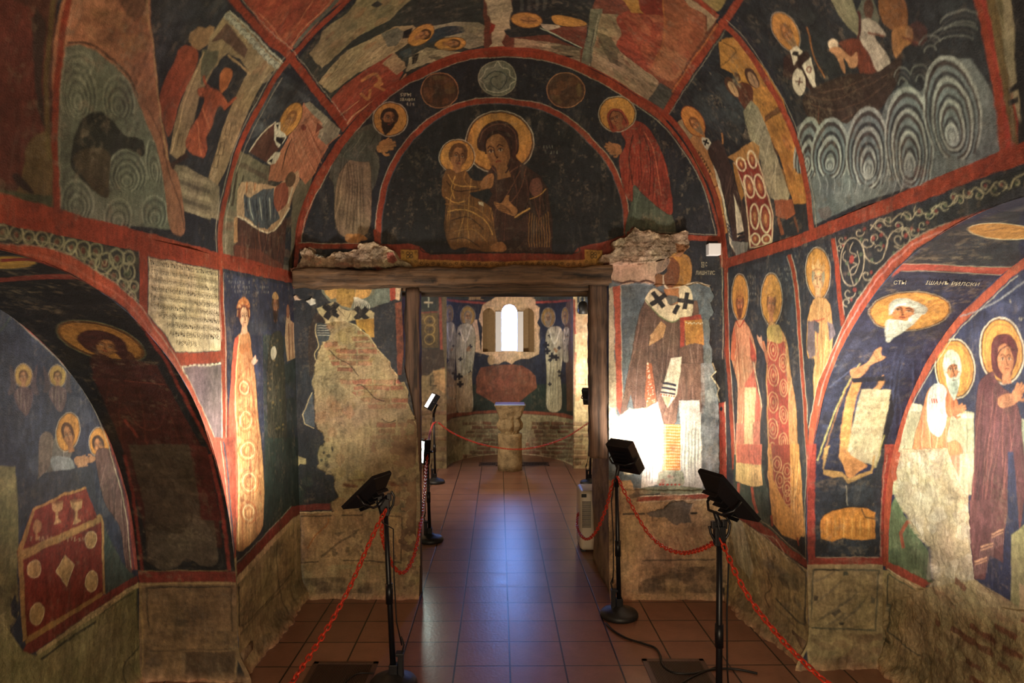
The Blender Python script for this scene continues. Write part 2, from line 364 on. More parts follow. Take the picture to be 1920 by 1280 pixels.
def scroll(S,path_,r,col=LINE,w=1.3,leaf=None,seed=1):
    """vine scroll: alternate curls along a line"""
    p=P(path_); p=smooth(p,False,6); d=np.r_[0,np.cumsum(np.hypot(*np.diff(p,axis=0).T))]; n=max(1,int(d[-1]/(r*2.1))); rr=random.Random(seed)
    for k in range(n):
        t=(k+.5)/n*d[-1]; x=np.interp(t,d,p[:,0]); y=np.interp(t,d,p[:,1]); s=1 if k%2 else -1; a=rr.uniform(0,360)
        sp=np.array([(x+r*(1-j/22)*math.cos(s*j*.42+math.radians(90*s)),y+r*(1-j/22)*math.sin(s*j*.42+math.radians(90*s))) for j in range(20)])
        S.stroke(sp,col,w,False,.85)
        S.stroke(np.array([(x+r*.8,y),(x+r*1.25,y-s*r*.45),(x+r*1.5,y-s*r*.1)]),col,w*.8,False,.8)
        if leaf: S.fill(ell(x,y,r*.32,r*.32),leaf[k%len(leaf)],.9)
def bricks(S,x0,y0,x1,y1,rows,clip=None,col='#8a4a3a',mort=None,alpha=.6,seed=1,hh=.012,fr=.7):
    r=random.Random(seed); rh=(y1-y0)/rows
    for k in range(rows):
        x=x0-r.uniform(0,.6)*rh*3
        while x<x1:
            L=rh*r.uniform(2.2,3.6)
            if r.random()<fr:
                a=P(np.array([(x,y0+k*rh+rh*.12),(x+L*.93,y0+k*rh+rh*.14),(x+L*.93,y0+k*rh+rh*.86),(x,y0+k*rh+rh*.84)])); a=jag(a,1.2,5)
                q=S.fill(a,np.clip(lin(col)*r.uniform(.7,1.3),0,1),alpha*r.uniform(.5,1),.4,clip)
                if q: S.h[q[0]]+=hh*q[1]
            x+=L
def blotch(S,pts,cols,n=30,size=(4,14),seed=1,alpha=.5,asp=1.0,ang=0):
    """irregular stains and brush marks inside an outline"""
    p=P(pts); M=S.mask(p); r=random.Random(seed); x0,y0=p.min(0); x1,y1=p.max(0)
    for k in range(n):
        x=r.uniform(x0,x1); y=r.uniform(y0,y1); s=r.uniform(*size); a=ell(x,y,s*asp,s/asp,ang+r.uniform(-14,14),14)
        S.fill(jag(a,s*.28,s*.5,True,k),cols[k%len(cols)],alpha*r.uniform(.4,1),.3,M)
    return M
# ---------- chancel wall
B=back
frame()
B.poly("540,60 1400,60 1400,520 540,520",DK)
B.poly("540,500 760,500 790,820 790,1130 540,1130",'#222830')
arc="548,524 556,455 570,400 595,342 640,268 690,208 745,161 820,123 880,104 945,98 1010,103 1070,120 1130,148 1185,182 1250,228 1297,290 1330,355 1350,420 1360,500"
B.line(arc,RED,15); B.line("564,470 572,410 602,346 645,276 694,216 748,169 822,131 880,112 945,107 1010,112 1068,128 1128,156 1182,190 1245,238 1290,298 1322,360 1342,440",LINE,1.2,alpha=.6)
frame(640,0,3)
lun="205,1380 208,1280 218,1180 248,1040 303,910 383,790 483,692 592,622 722,577 870,565 1010,578 1150,612 1280,682 1400,790 1498,900 1560,1030 1595,1160 1603,1280 1603,1370"
B.poly(lun,'#1a1f22')
B.line(lun,RED,11)
B.line("187,1380 190,1280 200,1180 230,1035 287,902 370,780 472,680 585,608 718,561 870,549 1012,561 1158,596 1290,668 1412,778 1512,890 1576,1024 1612,1156 1620,1280",LINE,1.2,alpha=.7)
B.line("222,1380 226,1280 236,1182 266,1046 320,918 396,802 494,706 600,637 726,593 870,581 1008,594 1142,627 1270,696 1388,802 1484,910 1545,1036 1580,1164 1587,1280",'#4d5960',2.0,alpha=.6)
# medallions
for (x,y,c,r_) in ((552,507,'#4a3020',1),(878,440,'#767a66',2),(1262,508,'#4d3424',3)):
    B.disc(x,y,106,99,c,mot=.5); B.ring(x,y,106,99,'#b07a50' if r_!=2 else '#a9a78c',1.4,alpha=.9)
    blotch(B,ell(x,y,90,84),['#7a4a28','#2c2620','#6c5a30'] if r_!=2 else ['#8d9080','#4c564a'],14,(5,13),r_)
B.line("775,450 800,420 820,385 860,375 880,345 905,380 945,395 950,425 985,450 950,470 940,500 880,520 820,505 800,470 775,450",'#b9b79c',1.5); B.line("800,445 860,400 930,430 900,500 850,480 840,440 880,430",'#3d4a44',2)
scribble(B,330,520,420,600,3,LINE,22,.8)
scribble(B,1130,810,1225,870,2,'#7d8a7a',22,.9)
# left standing figure
frame()
robe(B,"697,232 716,238 714,262 704,282 712,300 706,340 696,365 692,425 686,440 632,436 626,350 617,330 628,300 655,262 676,240",'#4a4a40',n=14,w=1.5,seed=3)
robe(B,"655,300 690,300 696,340 690,436 634,436 630,350",'#7a664e',n=12,w=1.6,seed=5,light='#a88e6c')
B.poly("655,262 700,240 712,262 690,275 706,292 690,304 660,300 640,290",'#44493f',True); B.folds("655,262 700,240 712,262 690,275 706,292 690,304 660,300 640,290",['#20241f','#6f7360'],9,1.4,ang=-50)
for k in range(6): B.line([(650+k*6,300+k*3),(655+k*5,350),(648+k*7,430)],'#2a2018',1.2,alpha=.8)
frame(640,0,3)
halo(B,276,670,97,95); head(B,268,668,42,46,12,'#8a5a34','#2a1a14',beard='#2a1d16',turn=1)
hand(B,215,835,98,-14,'#a0703c'); hand(B,222,812,70,-18,'#a0703c')
# right standing figure
robe(B,"1630,1010 1700,1080 1760,1140 1850,1185 1868,1350 1610,1350 1625,1150",'#4a5444',n=12,w=1.8,seed=8)
robe(B,"1600,700 1650,678 1722,715 1790,830 1832,950 1866,1192 1800,1180 1705,1100 1646,1038 1636,1132 1592,1080 1562,900 1585,850 1600,800 1572,740",'#8c301c',dark='#4a1810',light='#a84a2c',n=26,w=1.7,seed=4)
B.line("1640,760 1620,900 1640,1040",'#4a140c',2.4); B.line("1700,760 1740,900 1730,1100",'#4a140c',2)
B.line("1700,740 1760,860 1800,1100",'#d06a44',1.5)
halo(B,1552,640,102,98); head(B,1548,665,34,38,-22,'#8f5c36','#7a2c1c',veil='#8a3a24',turn=-1)
hand(B,1560,835,80,198,'#a06a3c',flip=-1); hand(B,1568,850,70,190,'#9a6438',flip=-1)
# seated woman with a child on her arm, a plain stand-in in the same colours
halo(B,890,800,187,174,w=2); 
robe(B,"850,930 800,1010 850,1090 800,1180 740,1260 700,1420 1185,1420 1190,1240 1160,1060 1120,990 1060,950 1000,905 940,985",'#3a231b',dark='#170e0c',light='#6a4030',n=20,w=1.7,sm=False,seed=6)
B.poly("772,840 768,770 800,715 850,682 900,676 955,700 995,760 1000,840 985,880 1000,920 950,1000 890,985 845,930 835,870",'#3b211a',True)
for k,pp in enumerate(("775,800 800,740 860,700 930,706 980,760 985,850","800,830 822,770 870,740 920,745 955,790 960,860","835,920 862,965 900,1000 960,960 1010,930","1000,930 960,1060 880,1150","1040,950 1000,1080 900,1190","1085,975 1060,1100 1010,1240","1110,1010 1120,1150 1100,1300","1140,1060 1150,1200 1160,1380","870,1180 930,1100 1010,960")):
    B.line(pp,['#6a4230','#150c0b'][k%2],1.8)
head(B,880,850,66,92,-13,'#8f6136',None,veil=None,ln=.8,turn=-.6)
B.line("812,870 810,800 845,760 900,748 945,785 955,850 950,930 920,975",'#2a1611',3)
for i in range(9): B.line([(1060+i*13,1230-abs(i-4)*10),(1052+i*15,1310),(1058+i*14,1390)],'#a5752f',1.2,alpha=.7)
B.poly("1065,1020 1110,1000 1130,1060 1100,1110 1060,1080",'#7a4b3a',True)
B.line("1055,1120 1110,1100 1150,1060",'#c08a3c',1.6); B.line("975,1225 1060,1170",'#c99a4a',3); B.line("985,1240 1068,1186",'#1a100c',1.5); 
halo(B,652,880,98,93); head(B,658,882,42,56,6,'#8f6238','#5a3a1c',turn=.6)
ch="605,950 650,975 700,960 740,1010 830,1020 850,1050 790,1070 720,1090 790,1130 850,1180 862,1300 880,1400 800,1415 700,1390 620,1400 580,1290 590,1140 565,1090 572,990"
robe(B,ch,'#6e4a22',dark='#2c1a0e',light='#b98a3e',n=16,w=1.5,seed=9)
for k,pp in enumerate(("600,980 640,1040 760,1050","590,1020 650,1075 780,1060","585,1150 680,1150 780,1180 840,1250","600,1190 700,1180 800,1230 850,1320","620,1240 720,1220 800,1290","640,1300 740,1290 820,1360","590,1110 640,1140 700,1130","610,1350 700,1340 780,1390","700,960 690,1010 720,1050","640,990 620,1060 640,1120")): B.line(pp,['#c09040','#24150c','#96692e'][k%3],1.6)
B.poly("800,1000 850,980 850,1040 790,1060",'#9a6a3a',True); hand(B,795,1040,75,-40,'#9a6a3a')
B.poly("770,1135 800,1140 800,1160 775,1150",'#d0c4a0')
B.poly("860,1135 900,1140 930,1100 945,1100 945,1130 990,1180 975,1215 930,1200 880,1175",'#96683a',True)
for k in range(4): B.line([(868+k*8,1148+k*12),(915+k*8,1158+k*12),(955+k*5,1185+k*8)],'#3a2010',1.2)
B.poly("880,1370 960,1340 1010,1300 1040,1320 1000,1380 920,1420 880,1420",'#2c1a14',True); B.poly("845,1380 900,1360 930,1400 905,1415 850,1410",'#9c6c3a',True)
# lower border of the lunette
frame(640,427,3)
B.poly("190,95 300,92 390,90 440,105 470,132 500,150 900,142 1300,150 1330,112 1370,100 1480,75 1600,40 1640,-10 1640,60 1500,240 200,240",'#84301a')
B.poly("330,178 430,178 900,190 1370,178 1470,200 1470,225 320,225",OCH)
for x0,x1 in ((335,430),(1368,1470)):
    B.poly([(x0,120),(x1,125),(x1,200),(x0,200)],'#c29030'); B.line([(x0,120),(x1,125),(x1,200)],'#4a2a10',1,False)
    for dx,dy in ((-9,-9),(9,-9),(9,9),(-9,9)): B.ring((x0+x1)/2+dx,152+dy,8,8,'#20160c',1.3)
    for dx,dy in ((12,12),(82,12),(12,64),(82,64)): B.ring(x0+dx,125+dy,5,5,'#3a2410',1)
for k in range(28): B.ring(450+k*33,200+(k%2)*6,7,6,'#3a2410',1.3)
B.line("440,108 500,142 900,136 1300,142 1340,104 1400,88",'#1a0e0c',2)
# side panels
frame()
B.line("552,461 640,461 705,463",RED,10,False); B.line("560,455 705,457",LINE,1.1,False,alpha=.7); B.line("706,430 707,470",RED,10,False)
B.line("1175,438 1250,444 1350,447",RED,10,False); B.line("1180,432 1345,440",LINE,1,False,alpha=.6)
B.poly("648,440 660,438 674,445 675,454 660,456 649,452",'#a8743a',True); B.poly("664,438 680,440 690,449 680,452 668,446",'#9c6a34',True)
B.line("551,465 548,540",RED,9,False); B.line("1361,460 1362,660 1368,740",RED,8,False)
B.line("1354,455 1355,660 1360,745",LINE,1,False,alpha=.7)
# left pier, figure with black crosses on a white stole
frame(540,430,4.74)
B.poly("290,500 300,560 350,620 440,690 560,720 700,690 800,650 950,615 950,470 290,470",'#7a7d68')
B.poly("305,500 430,480 450,600 380,620 330,570",OCHL); B.poly("440,490 590,490 600,590 560,700 480,680 430,640",'#a58238',mot=.4); B.poly("600,480 755,490 740,560 700,610 600,610",OCHL)
B.poly("640,620 760,580 800,500 905,490 905,640 760,690 650,700",'#6d7a6e',mot=.4)
for k in range(8): B.line([(590+k*4,600),(600+k*16,650),(590+k*20,700)],'#dad8c0',1.1)
B.poly("905,480 962,480 955,620 910,630",'#a8432e'); B.poly("962,480 1008,480 990,630 955,620",'#c9b088')
blotch(B,"430,490 590,490 600,590 560,700 480,680 430,640",['#7c5a20','#c39a48','#4a3418'],16,(2,6),2)
B.poly("255,700 400,640 470,700 520,720 600,720 700,690 770,740 765,800 600,800 480,830 320,830",'#b7a87a')
cross(B,385,720,170,'#15161a',38,12); cross(B,655,745,150,'#15161a',-42,11)
B.poly("430,740 470,710 510,750 540,730 600,745 560,810 500,815",'#c3b282')
B.line("440,700 500,770",'#5c5038',1.4); B.line("560,735 530,800",'#5c5038',1.4)
B.poly("600,800 765,795 765,960 720,965 680,900 620,870",'#b98b2c',mot=.5); blotch(B,"600,800 765,795 765,960 720,965",['#6a4a18','#d6a640'],22,(1.5,4),4)
B.poly("180,940 250,740 330,820 240,860 250,1000 230,1280 190,1280",'#2e2624',True)
B.poly("250,830 370,825 370,920 360,1000 280,1030 250,930",'#39454a',jg=1); 
for k in range(5): B.line([(262,850+k*22),(370,845+k*24)],'#cfd2c0',1.2,False,alpha=.8)
B.line("250,835 245,920 270,1030 235,1100 250,1180",'#c7b886',1.4)
B.poly("950,650 1010,640 1030,1000 1010,1290 975,1290 960,900",'#7c4028',mot=.5); blotch(B,"970,700 1020,700 1030,1290 980,1290",['#251412','#4a2418'],26,(2,7),3)
B.poly("160,630 215,605 245,620 240,660 200,680",WHT,jg=1.5,h=.012); B.poly("48,590 70,578 120,622 60,625",'#c9b094',jg=1,h=.01)
# exposed masonry on the left pier
frame()
patch="610,603 645,600 667,609 679,621 692,631 707,654 719,666 731,679 731,687 745,704 744,719 757,716 765,734 763,755 768,766 786,800 800,1150 540,1150 556,964 624,960 618,943 634,933 628,918 626,892 613,888 594,877 598,839 606,830 604,809 594,804 590,785 589,759 586,730 585,716 590,684 593,668 597,655 603,641 616,637 618,620"
B.poly(patch,'#a08e66',jg=2.2,mot=.35,h=-.016,r=.010)
B.line(patch.split(' 786,800')[0],'#cfbf8e',2.0,False,alpha=.8)
pm=B.mask(P("612,606 680,622 735,690 765,740 762,830 700,830 690,760 640,720 605,650"))
bricks(B,606,606,775,826,19,pm,'#94503e',alpha=.75,seed=4,fr=.62,hh=.005)
blotch(B,patch,['#a9924c','#7c7446','#b0a070','#6e6a50','#a0663c'],240,(3,16),5,.35)
blotch(B,"630,900 770,895 772,912 640,914",['#6a2c1c'],20,(4,10),2,.5,1.6)
B.line("615,655 632,672 655,684 672,705",'#3a2c20',1.6); B.line("668,722 680,724 700,745 720,752",'#3a2c20',1.8); B.line("715,785 728,792 742,788",'#3a2c20',1.6)
B.poly("567,776 585,735 588,760 590,800 580,800 571,793",'#46545c',jg=1); B.line("568,777 584,735",'#c0b486',1.5,False); B.line("567,776 572,795 588,803",'#c0b486',1.5,False)
blotch(B,"596,835 622,835 626,890 600,880",[DKG],16,(1.5,5),8,.9)
B.poly("548,845 556,842 560,856 573,860 574,870 562,871 556,880 555,908 550,908",'#a99a6c',jg=.8); B.poly("551,846 557,846 558,866 552,880",'#a04030')
B.line("553,885 553,906",'#b84838',3,False)
B.poly("540,520 568,520 590,600 596,800 590,880 620,900 626,945 556,951 540,964",'#262e38',alpha=.0)
blotch(B,"548,880 600,885 622,905 622,945 560,948",['#1c2624','#2a3a34'],16,(6,14),3,.6)
# dado of the left pier
B.line("536,967 556,953 590,950 620,949",'#7a2f26',11,False); B.line("536,976 557,961 622,959",'#cdb98c',3.2,False)
dado="556,964 770,960 786,1010 800,1150 556,1150"
B.poly("556,964 624,960 650,958 752,962 756,1050 700,1060 560,1058",'#b8966a',jg=1,alpha=.7)
blotch(B,dado,['#a07c56','#c4a478','#8a6c50','#b08e66'],150,(5,20),9,.35)
for l in ("560,970 560,1054","562,968 622,967","640,967 678,966","720,967 752,969","562,1055 596,1054","642,1051 700,1053 753,1056","753,970 752,1054"): B.line(l,'#26221c',2.6,False,alpha=.75)
B.line("575,1030 590,1005 612,985 615,972",'#a86a2c',2); B.line("600,1045 640,1015 668,1000",'#4c4030',4,alpha=.6)
blotch(B,"620,1000 700,990 700,1040 610,1045",['#4a3e30'],26,(2,6),2,.6); blotch(B,"565,1085 700,1080 700,1110 565,1112",['#4a3a2c'],30,(5,14),4,.45,1.5)
B.line("570,1120 640,1126 700,1124 780,1118",'#c09870',3,alpha=.7)
blotch(B,"735,880 785,880 790,1120 745,1120",['#5c4636','#3c2c26','#8a7058'],50,(3,10),6,.5)
# ruined ledge, left
frame(540,430,4.74)
rub="30,345 110,350 150,262 138,205 190,163 240,190 255,232 330,242 370,262 440,212 540,214 640,186 652,150 790,124 830,150 890,165 960,212 990,270 1060,300 1110,328 1110,350 600,352 60,385"
B.poly(rub,'#b39a78',jg=2.2,mot=.45,h=.085,r=.030)
blotch(B,rub,['#d8c4a0','#7c5a48','#8d8468','#a4503a','#6a5244'],90,(3,11),7,.55,1.3)
B.poly("640,200 720,180 820,170 880,210 860,320 560,320 540,250",'#7c6652',jg=1.5,alpha=.6); B.poly("905,220 960,220 990,290 960,320 910,310",'#a8584a',jg=1); B.poly("250,215 330,225 365,262 300,258",'#6a706a')
B.line("110,350 150,262 138,205 190,163 240,190 255,232",'#d9c6a4',2.4,False); B.line("370,262 440,214 540,216 640,188 652,152 790,126",'#d6c2a0',2.4,False); B.line("880,168 960,214 990,270 1108,330",'#dcc09c',3,False)
# right ledge
frame(1090,410,4.57)
rr="120,380 160,322 230,310 262,272 250,210 290,188 370,168 440,90 480,122 540,108 600,135 660,152 730,150 800,140 850,118 888,128 880,180 900,205 888,270 840,320 760,320 720,352 640,362 600,390 420,402 250,404"
B.poly(rr,'#b0967a',jg=2,mot=.45,h=.10,r=.032)
blotch(B,rr,['#cdb896','#7a624c','#8a7c62','#9a7a5c'],90,(3,11),5,.55,1.5)
B.line("262,262 290,190 370,170 440,92",'#dcc4a0',2.4,False); B.line("440,92 480,124 540,110 640,150 760,150 870,122",'#dcc4a0',2.2,False)
for y in (170,215,260,330,375): B.line([(300,y),(450,y+8),(620,y-4),(780,y+6)],'#5f4a38',2.2,alpha=.55)
B.poly("240,404 420,398 620,376 728,345 742,372 692,450 618,480 606,572 480,560 330,574 225,535",'#b5957a',True,h=.075); B.poly("640,370 728,348 735,380 690,440 620,475",'#8c7260',True)
B.line("230,538 330,560 400,545 470,560 540,540 606,566",'#4a2a1c',4)
# right pier: older layer with a bishop in a cross marked stole
B.poly("200,560 240,535 330,572 480,560 606,570 640,560 900,570 1000,550 1100,580 1140,660 1100,720 1130,790 1090,880 1110,960 1090,1050 1120,1120 1120,1230 1140,1300 1160,1290 1150,1420 1180,1540 1180,2320 150,2320 215,1280 210,900 190,720",'#5d6a70',jg=1.2,mot=.45,h=.012)
blotch(B,"330,572 1100,580 1100,1280 330,1280",['#49565f','#76807c','#3c4650'],90,(6,22),3,.4)
B.poly("200,600 270,580 290,1280 300,1700 210,1700 215,1200 195,720",'#b0a184',jg=1.5,mot=.4); blotch(B,"195,600 240,600 230,1300 200,1300",['#3c2a20','#57402e'],40,(2,6),4,.8)
B.poly("270,582 330,572 338,1000 345,1280 352,1600 330,1680 300,1600 285,1000",'#a84a30',jg=.6); B.line("335,575 345,1300 355,1600",LINE,1.3,False,alpha=.7)
robe(B,"545,690 640,600 800,700 900,700 990,700 1035,1060 1045,1280 1050,1560 1040,1680 1000,1640 940,1560 760,1560 700,1800 620,1860 520,1840 470,1700 420,1500 360,1750 330,1720 350,1560 440,1100 460,950 500,800",'#64493c',dark='#3a2a26',light='#96786a',n=34,w=2,sm=False,seed=12,alpha=.5)
B.poly("590,1000 680,880 720,920 700,1020 580,1090",'#b08050',mot=.5); blotch(B,"590,1000 680,880 720,920 700,1020 580,1090",['#cda06c'],20,(1,3),3,.8)
B.poly("430,1120 520,1120 560,1500 560,1640 430,1640 470,1400",'#b06a42',mot=.3,alpha=.0)
# (gold and brown vestment panels)
B.poly("740,320 860,298 925,335 947,430 932,550 890,572 800,590 740,604 700,560 694,500 740,440",'#b9822e',True,mot=.4); B.poly("770,322 835,390 842,470 815,555 765,592 718,600 694,520 735,450 738,380",'#70401f',True)
B.ring(805,450,138,150,'#c39a6a',1.2,alpha=.5); B.poly("775,230 880,250 860,330 790,320",'#8a5a30',jg=1); B.line("700,480 708,560 742,602 820,588 930,560 1000,548 1100,578",'#d9c8a8',3.4)
B.poly("610,520 650,470 700,480 695,570 640,590",'#8a5c34',jg=1)
B.poly("700,600 830,590 830,720 770,740 720,690",'#a8703c',mot=.4); B.poly("705,670 800,660 830,690 780,735 730,730",'#5c5c54',True)
B.poly("540,690 620,598 700,660 745,740 795,740 832,700 832,590 900,580 945,650 942,830 845,850 780,888 690,850 610,780",'#d2c4a0',True,mot=.2)
cross(B,655,695,160,'#17171c',56,9); cross(B,890,705,150,'#17171c',8,8.5); B.line("830,740 790,815",'#17171c',9,False)
B.line("545,690 612,785 690,852 780,888 845,852",'#6a7a4c',2)
B.poly("840,850 1020,820 1030,880 880,890 880,1090 845,1110",'#9c3826',mot=.3); B.poly("880,875 1030,860 1045,1080 1010,1070 960,1060 890,1085",'#b57b2a',mot=.4)
for k in range(9): B.disc(895+k*17,890+(k%2)*6,6,6,'#e0d4b0')
blotch(B,"880,900 1030,880 1040,1060 885,1075",['#7c4a18','#d29a44'],24,(1.5,5),6,.5)
frame(1060,680,5.12)
B.poly("780,0 830,0 870,370 780,420 760,300",'#ae6038',mot=.3)
rr_=random.Random(5)
for k in range(46):
    y=rr_.uniform(5,380); B.disc(rr_.uniform(785,790+y*.18),y,5,5,'#e0c8a8')
robe(B,"1090,0 1320,0 1340,400 1290,420 1280,352 1090,352 1060,560 1025,606 950,580 880,380 830,0 870,0 930,200 980,430 1045,310",'#6d5245',dark='#41302c',light='#96796a',n=20,w=2,sm=False,seed=14,alpha=.6)
B.poly("1010,-40 1115,-60 1100,80 1060,310 980,430 905,290 950,170",'#d8ceb4'); B.line("935,195 1060,215",'#23263c',4.6,False); B.line("918,238 1055,258",'#23263c',4.6,False); B.line("905,280 1048,300",'#23263c',3.4,False)
for k in range(6): B.disc(915+k*24,306+k*3,9,9,'#a8432c')
B.poly("920,325 1010,330 980,425",'#9aa07c')
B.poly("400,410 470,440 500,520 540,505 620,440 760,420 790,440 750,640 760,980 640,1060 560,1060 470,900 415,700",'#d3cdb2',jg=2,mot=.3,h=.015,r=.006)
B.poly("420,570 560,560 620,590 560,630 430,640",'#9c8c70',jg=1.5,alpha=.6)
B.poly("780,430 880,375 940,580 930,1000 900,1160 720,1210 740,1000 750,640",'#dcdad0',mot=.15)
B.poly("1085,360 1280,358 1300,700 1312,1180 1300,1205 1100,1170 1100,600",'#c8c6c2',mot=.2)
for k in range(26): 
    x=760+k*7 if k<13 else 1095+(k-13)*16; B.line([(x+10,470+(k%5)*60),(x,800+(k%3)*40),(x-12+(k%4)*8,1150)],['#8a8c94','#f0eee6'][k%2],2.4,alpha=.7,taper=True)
B.poly("930,585 1100,590 1100,1025 930,1025",'#d08838',mot=.4); B.poly("930,585 960,585 960,1025 930,1025",'#d9b884')
for k in range(15): B.line([(932,600+k*29),(1098,602+k*29)],'#e8d8b4',1.2,False,alpha=.8)
for k in range(8): B.line([(950+k*20,590),(950+k*20,1022)],'#a84a24',1,False,alpha=.6)
B.poly("910,1035 1090,1030 1130,1090 1110,1175 900,1180 890,1100",'#a3a892',True,mot=.3); blotch(B,"910,1035 1090,1030 1130,1090 1110,1175 900,1180",['#6c7a62','#b8766a'],24,(1.5,4),3,.6)
for x in (905,935,975,985,1015,1050,1085): B.disc(x,1165,11,9,'#b3392a')
B.poly("1308,740 1400,720 1475,730 1475,1250 1310,1245",'#55585e',mot=.6,alpha=.8,jg=3); B.poly("1300,420 1475,400 1475,730 1308,740",'#717a80',mot=.6,alpha=.45,jg=3); blotch(B,"1290,0 1475,0 1475,1240 1310,1240",['#8a9298','#48505a','#a0a4a6'],130,(4,14),6,.4)
B.poly("690,1205 900,1180 1100,1175 1300,1205 1475,1245 1475,1262 720,1262",'#7a8068',mot=.4,jg=1)
# right margin: dark strip of the upper layer and torn lower end
B.poly("1410,0 1440,80 1390,130 1470,240 1450,300 1480,370 1530,380 1560,355 1555,-40 1410,-40",'#1b1e24',jg=1.5); B.line("1412,0 1442,82 1392,132 1472,242 1452,300 1482,372",'#dccfae',2.4,False)
B.poly("1478,375 1530,378 1555,352 1580,370 1600,1250 1478,1250",'#b0412e',jg=.8,mot=.3); B.poly("1530,380 1555,352 1578,370 1590,1200 1560,1200",'#d6bda0',jg=.8); B.disc(1503,440,14,24,'#1c2030')
# dado of the right pier
frame(1060,900,4.57)
B.poly("480,170 620,150 1290,112 1400,110 1400,1030 400,1040 300,900 230,560 230,300 220,0 560,0 600,100",'#b8976c',jg=1.5,mot=.35,r=.006)
B.line("610,165 900,150 1180,138 1300,125",'#9c4432',9,False); B.line("640,140 900,130 1290,108",'#d9cdb4',2,False); B.line("620,190 900,178 1290,160",'#cdb998',2,False)
B.poly("230,0 470,0 480,300 380,700 400,1030 300,900 240,560",'#86694f',jg=1.5,mot=.5,alpha=.8)
blotch(B,"220,0 1380,200 1380,1020 400,1030",['#a07a58','#c8a880','#8a7058','#b89872'],180,(6,22),11,.35,1.4)
B.poly("700,290 860,230 910,180 1000,180 1090,200 1060,300 1080,360 940,390 860,320 720,310",'#6d6458',jg=2,mot=.5,h=-.006,r=.008); B.line("860,235 910,182 960,186",'#3c3a34',1.6)
B.line("490,290 680,285",'#2a2826',3.4,False,alpha=.9); B.line("1070,285 1130,282",'#22201e',4,False); B.line("660,690 900,682 1180,682 1290,676",'#4a423a',3,alpha=.7)
for k in range(9): B.line([(740+k*60,400+k%3*30),(800+k*60,520+k%2*40),(860+k*55,640)],'#8a5c44',2.4,alpha=.5,taper=True)
blotch(B,"620,740 1350,740 1350,960 620,960",['#5c4838','#4a3c30'],46,(5,15),3,.45,1.6); B.line("430,1010 620,1032 800,1040 1000,1022 1290,1000",'#c89a78',3,alpha=.7)
blotch(B,"1340,850 1380,850 1400,960 1340,990",['#1a1614'],6,(3,6),3,.9)
for k in range(7): B.line([(1160+k*18,270),(1180+k*16,420),(1200+k*15,560)],'#c0aa84',2.4,alpha=.4,taper=True)
# ---------- vault
V=ceil_
frame()
V.poly("-400,-300 2400,-300 2400,600 -400,600",DK)
# upper fields either side of the crown, far bay
frame(420,0,3.692)
V.poly("90,-200 1100,-200 700,100 600,220 470,345 400,380 300,260 80,-20",'#9a4228',mot=.5)
blotch(V,"100,-100 900,-60 600,150 460,330 400,330 300,250",['#b8603a','#7c3420','#a85a34'],90,(5,20),2,.35,1.5,-50)
V.line("240,90 330,180 400,290",'#c47a50',2); V.line("620,0 420,300",'#b56a42',1.5)
V.line("830,-60 700,90 560,230 480,335",'#59564a',7); V.line("800,-70 670,90 530,220 462,330",'#b08a60',1)
V.poly("520,400 700,200 900,20 1000,-120 2000,-200 1980,380 1500,420 1300,520 1180,640 860,920 740,690",'#2f332f',mot=.5)
V.poly("590,370 660,300 680,220 860,90 960,-60 1340,-60 1150,130 900,270 720,440 680,475 640,440",'#8c7c58',mot=.5,jg=.8); blotch(V,"660,300 860,90 960,-60 1300,-60 1150,130 900,270 720,430",['#6a5c3c','#a89268','#8a5c3c','#5a5a44'],80,(3,12),5,.5,1.8,-40)
V.poly("1015,40 1060,8 1100,30 1060,55",'#2a2a28')
V.poly("655,570 760,440 870,340 1090,230 1180,180 1300,170 1350,200 1290,290 1200,350 1050,440 900,520 740,650",'#a58f66',mot=.4,jg=.8); blotch(V,"655,570 870,340 1090,230 1250,200 1190,340 1000,450 740,650",['#7e7450','#bfa67a','#9a6a40'],70,(2,9),6,.5,2,-38)
for k in range(11): V.line([(700+k*50,560-k*26),(760+k*45,500-k*24),(800+k*48,420-k*18)],['#5c4c34','#c8b284'][k%2],1.3,alpha=.7,taper=True)
V.poly("1090,230 1200,185 1250,220 1200,310 1130,320",'#6c6a58',mot=.4); V.poly("1240,215 1300,190 1290,260 1230,265",'#15171a')
V.poly("1370,190 1600,150 1760,150 1850,200 1840,300 1700,340 1600,300 1480,240",'#8c8468',mot=.5); V.poly("1400,250 1500,190 1640,180 1660,220 1520,260 1420,300",'#2e3a42',True); blotch(V,"1600,160 1840,200 1840,300 1650,320",['#a89a74','#6c6a50'],30,(3,9),2,.5)
V.disc(1365,240,105,62,OCH,-35); V.ring(1365,240,105,62,'#6a4a20',1.4,-35); head(V,1385,240,30,40,65,'#a06e3c','#4a3018')
V.disc(1568,305,110,45,OCH,-5); V.ring(1568,305,110,45,'#6a4a20',1.2,-5); head(V,1580,302,24,42,88,'#9a6a3a','#5a3c1c')
V.poly("1280,400 1400,330 1600,360 1850,340 1940,370 1400,440 1260,500",'#9c8c6c',jg=1,mot=.5); blotch(V,"1280,400 1400,330 1850,350 1400,440",['#4a4434','#c0ac84'],40,(2,7),4,.6,2,-10)
V.poly("1210,360 1290,330 1300,380 1240,400",'#3a4648'); V.poly("1300,380 1350,370 1330,440 1300,450",'#26241f')
V.poly("735,690 830,590 1000,470 1170,365 1150,420 1240,500 1180,620 1000,740 830,910",'#93402a',mot=.4); V.poly("1090,440 1180,365 1250,430 1260,470 1200,520",'#a48560',jg=1,mot=.5)
V.line("950,560 1040,510 1080,560 1040,600 1100,580",'#b5733c',6); V.line("945,640 1000,690 1010,620",'#b5733c',5); V.line("800,800 940,690",'#c08a58',1.4); V.line("1050,600 1130,640",'#b5733c',5)
V.line("1260,510 1190,600 1050,690 900,800 830,900",'#c48a60',3)
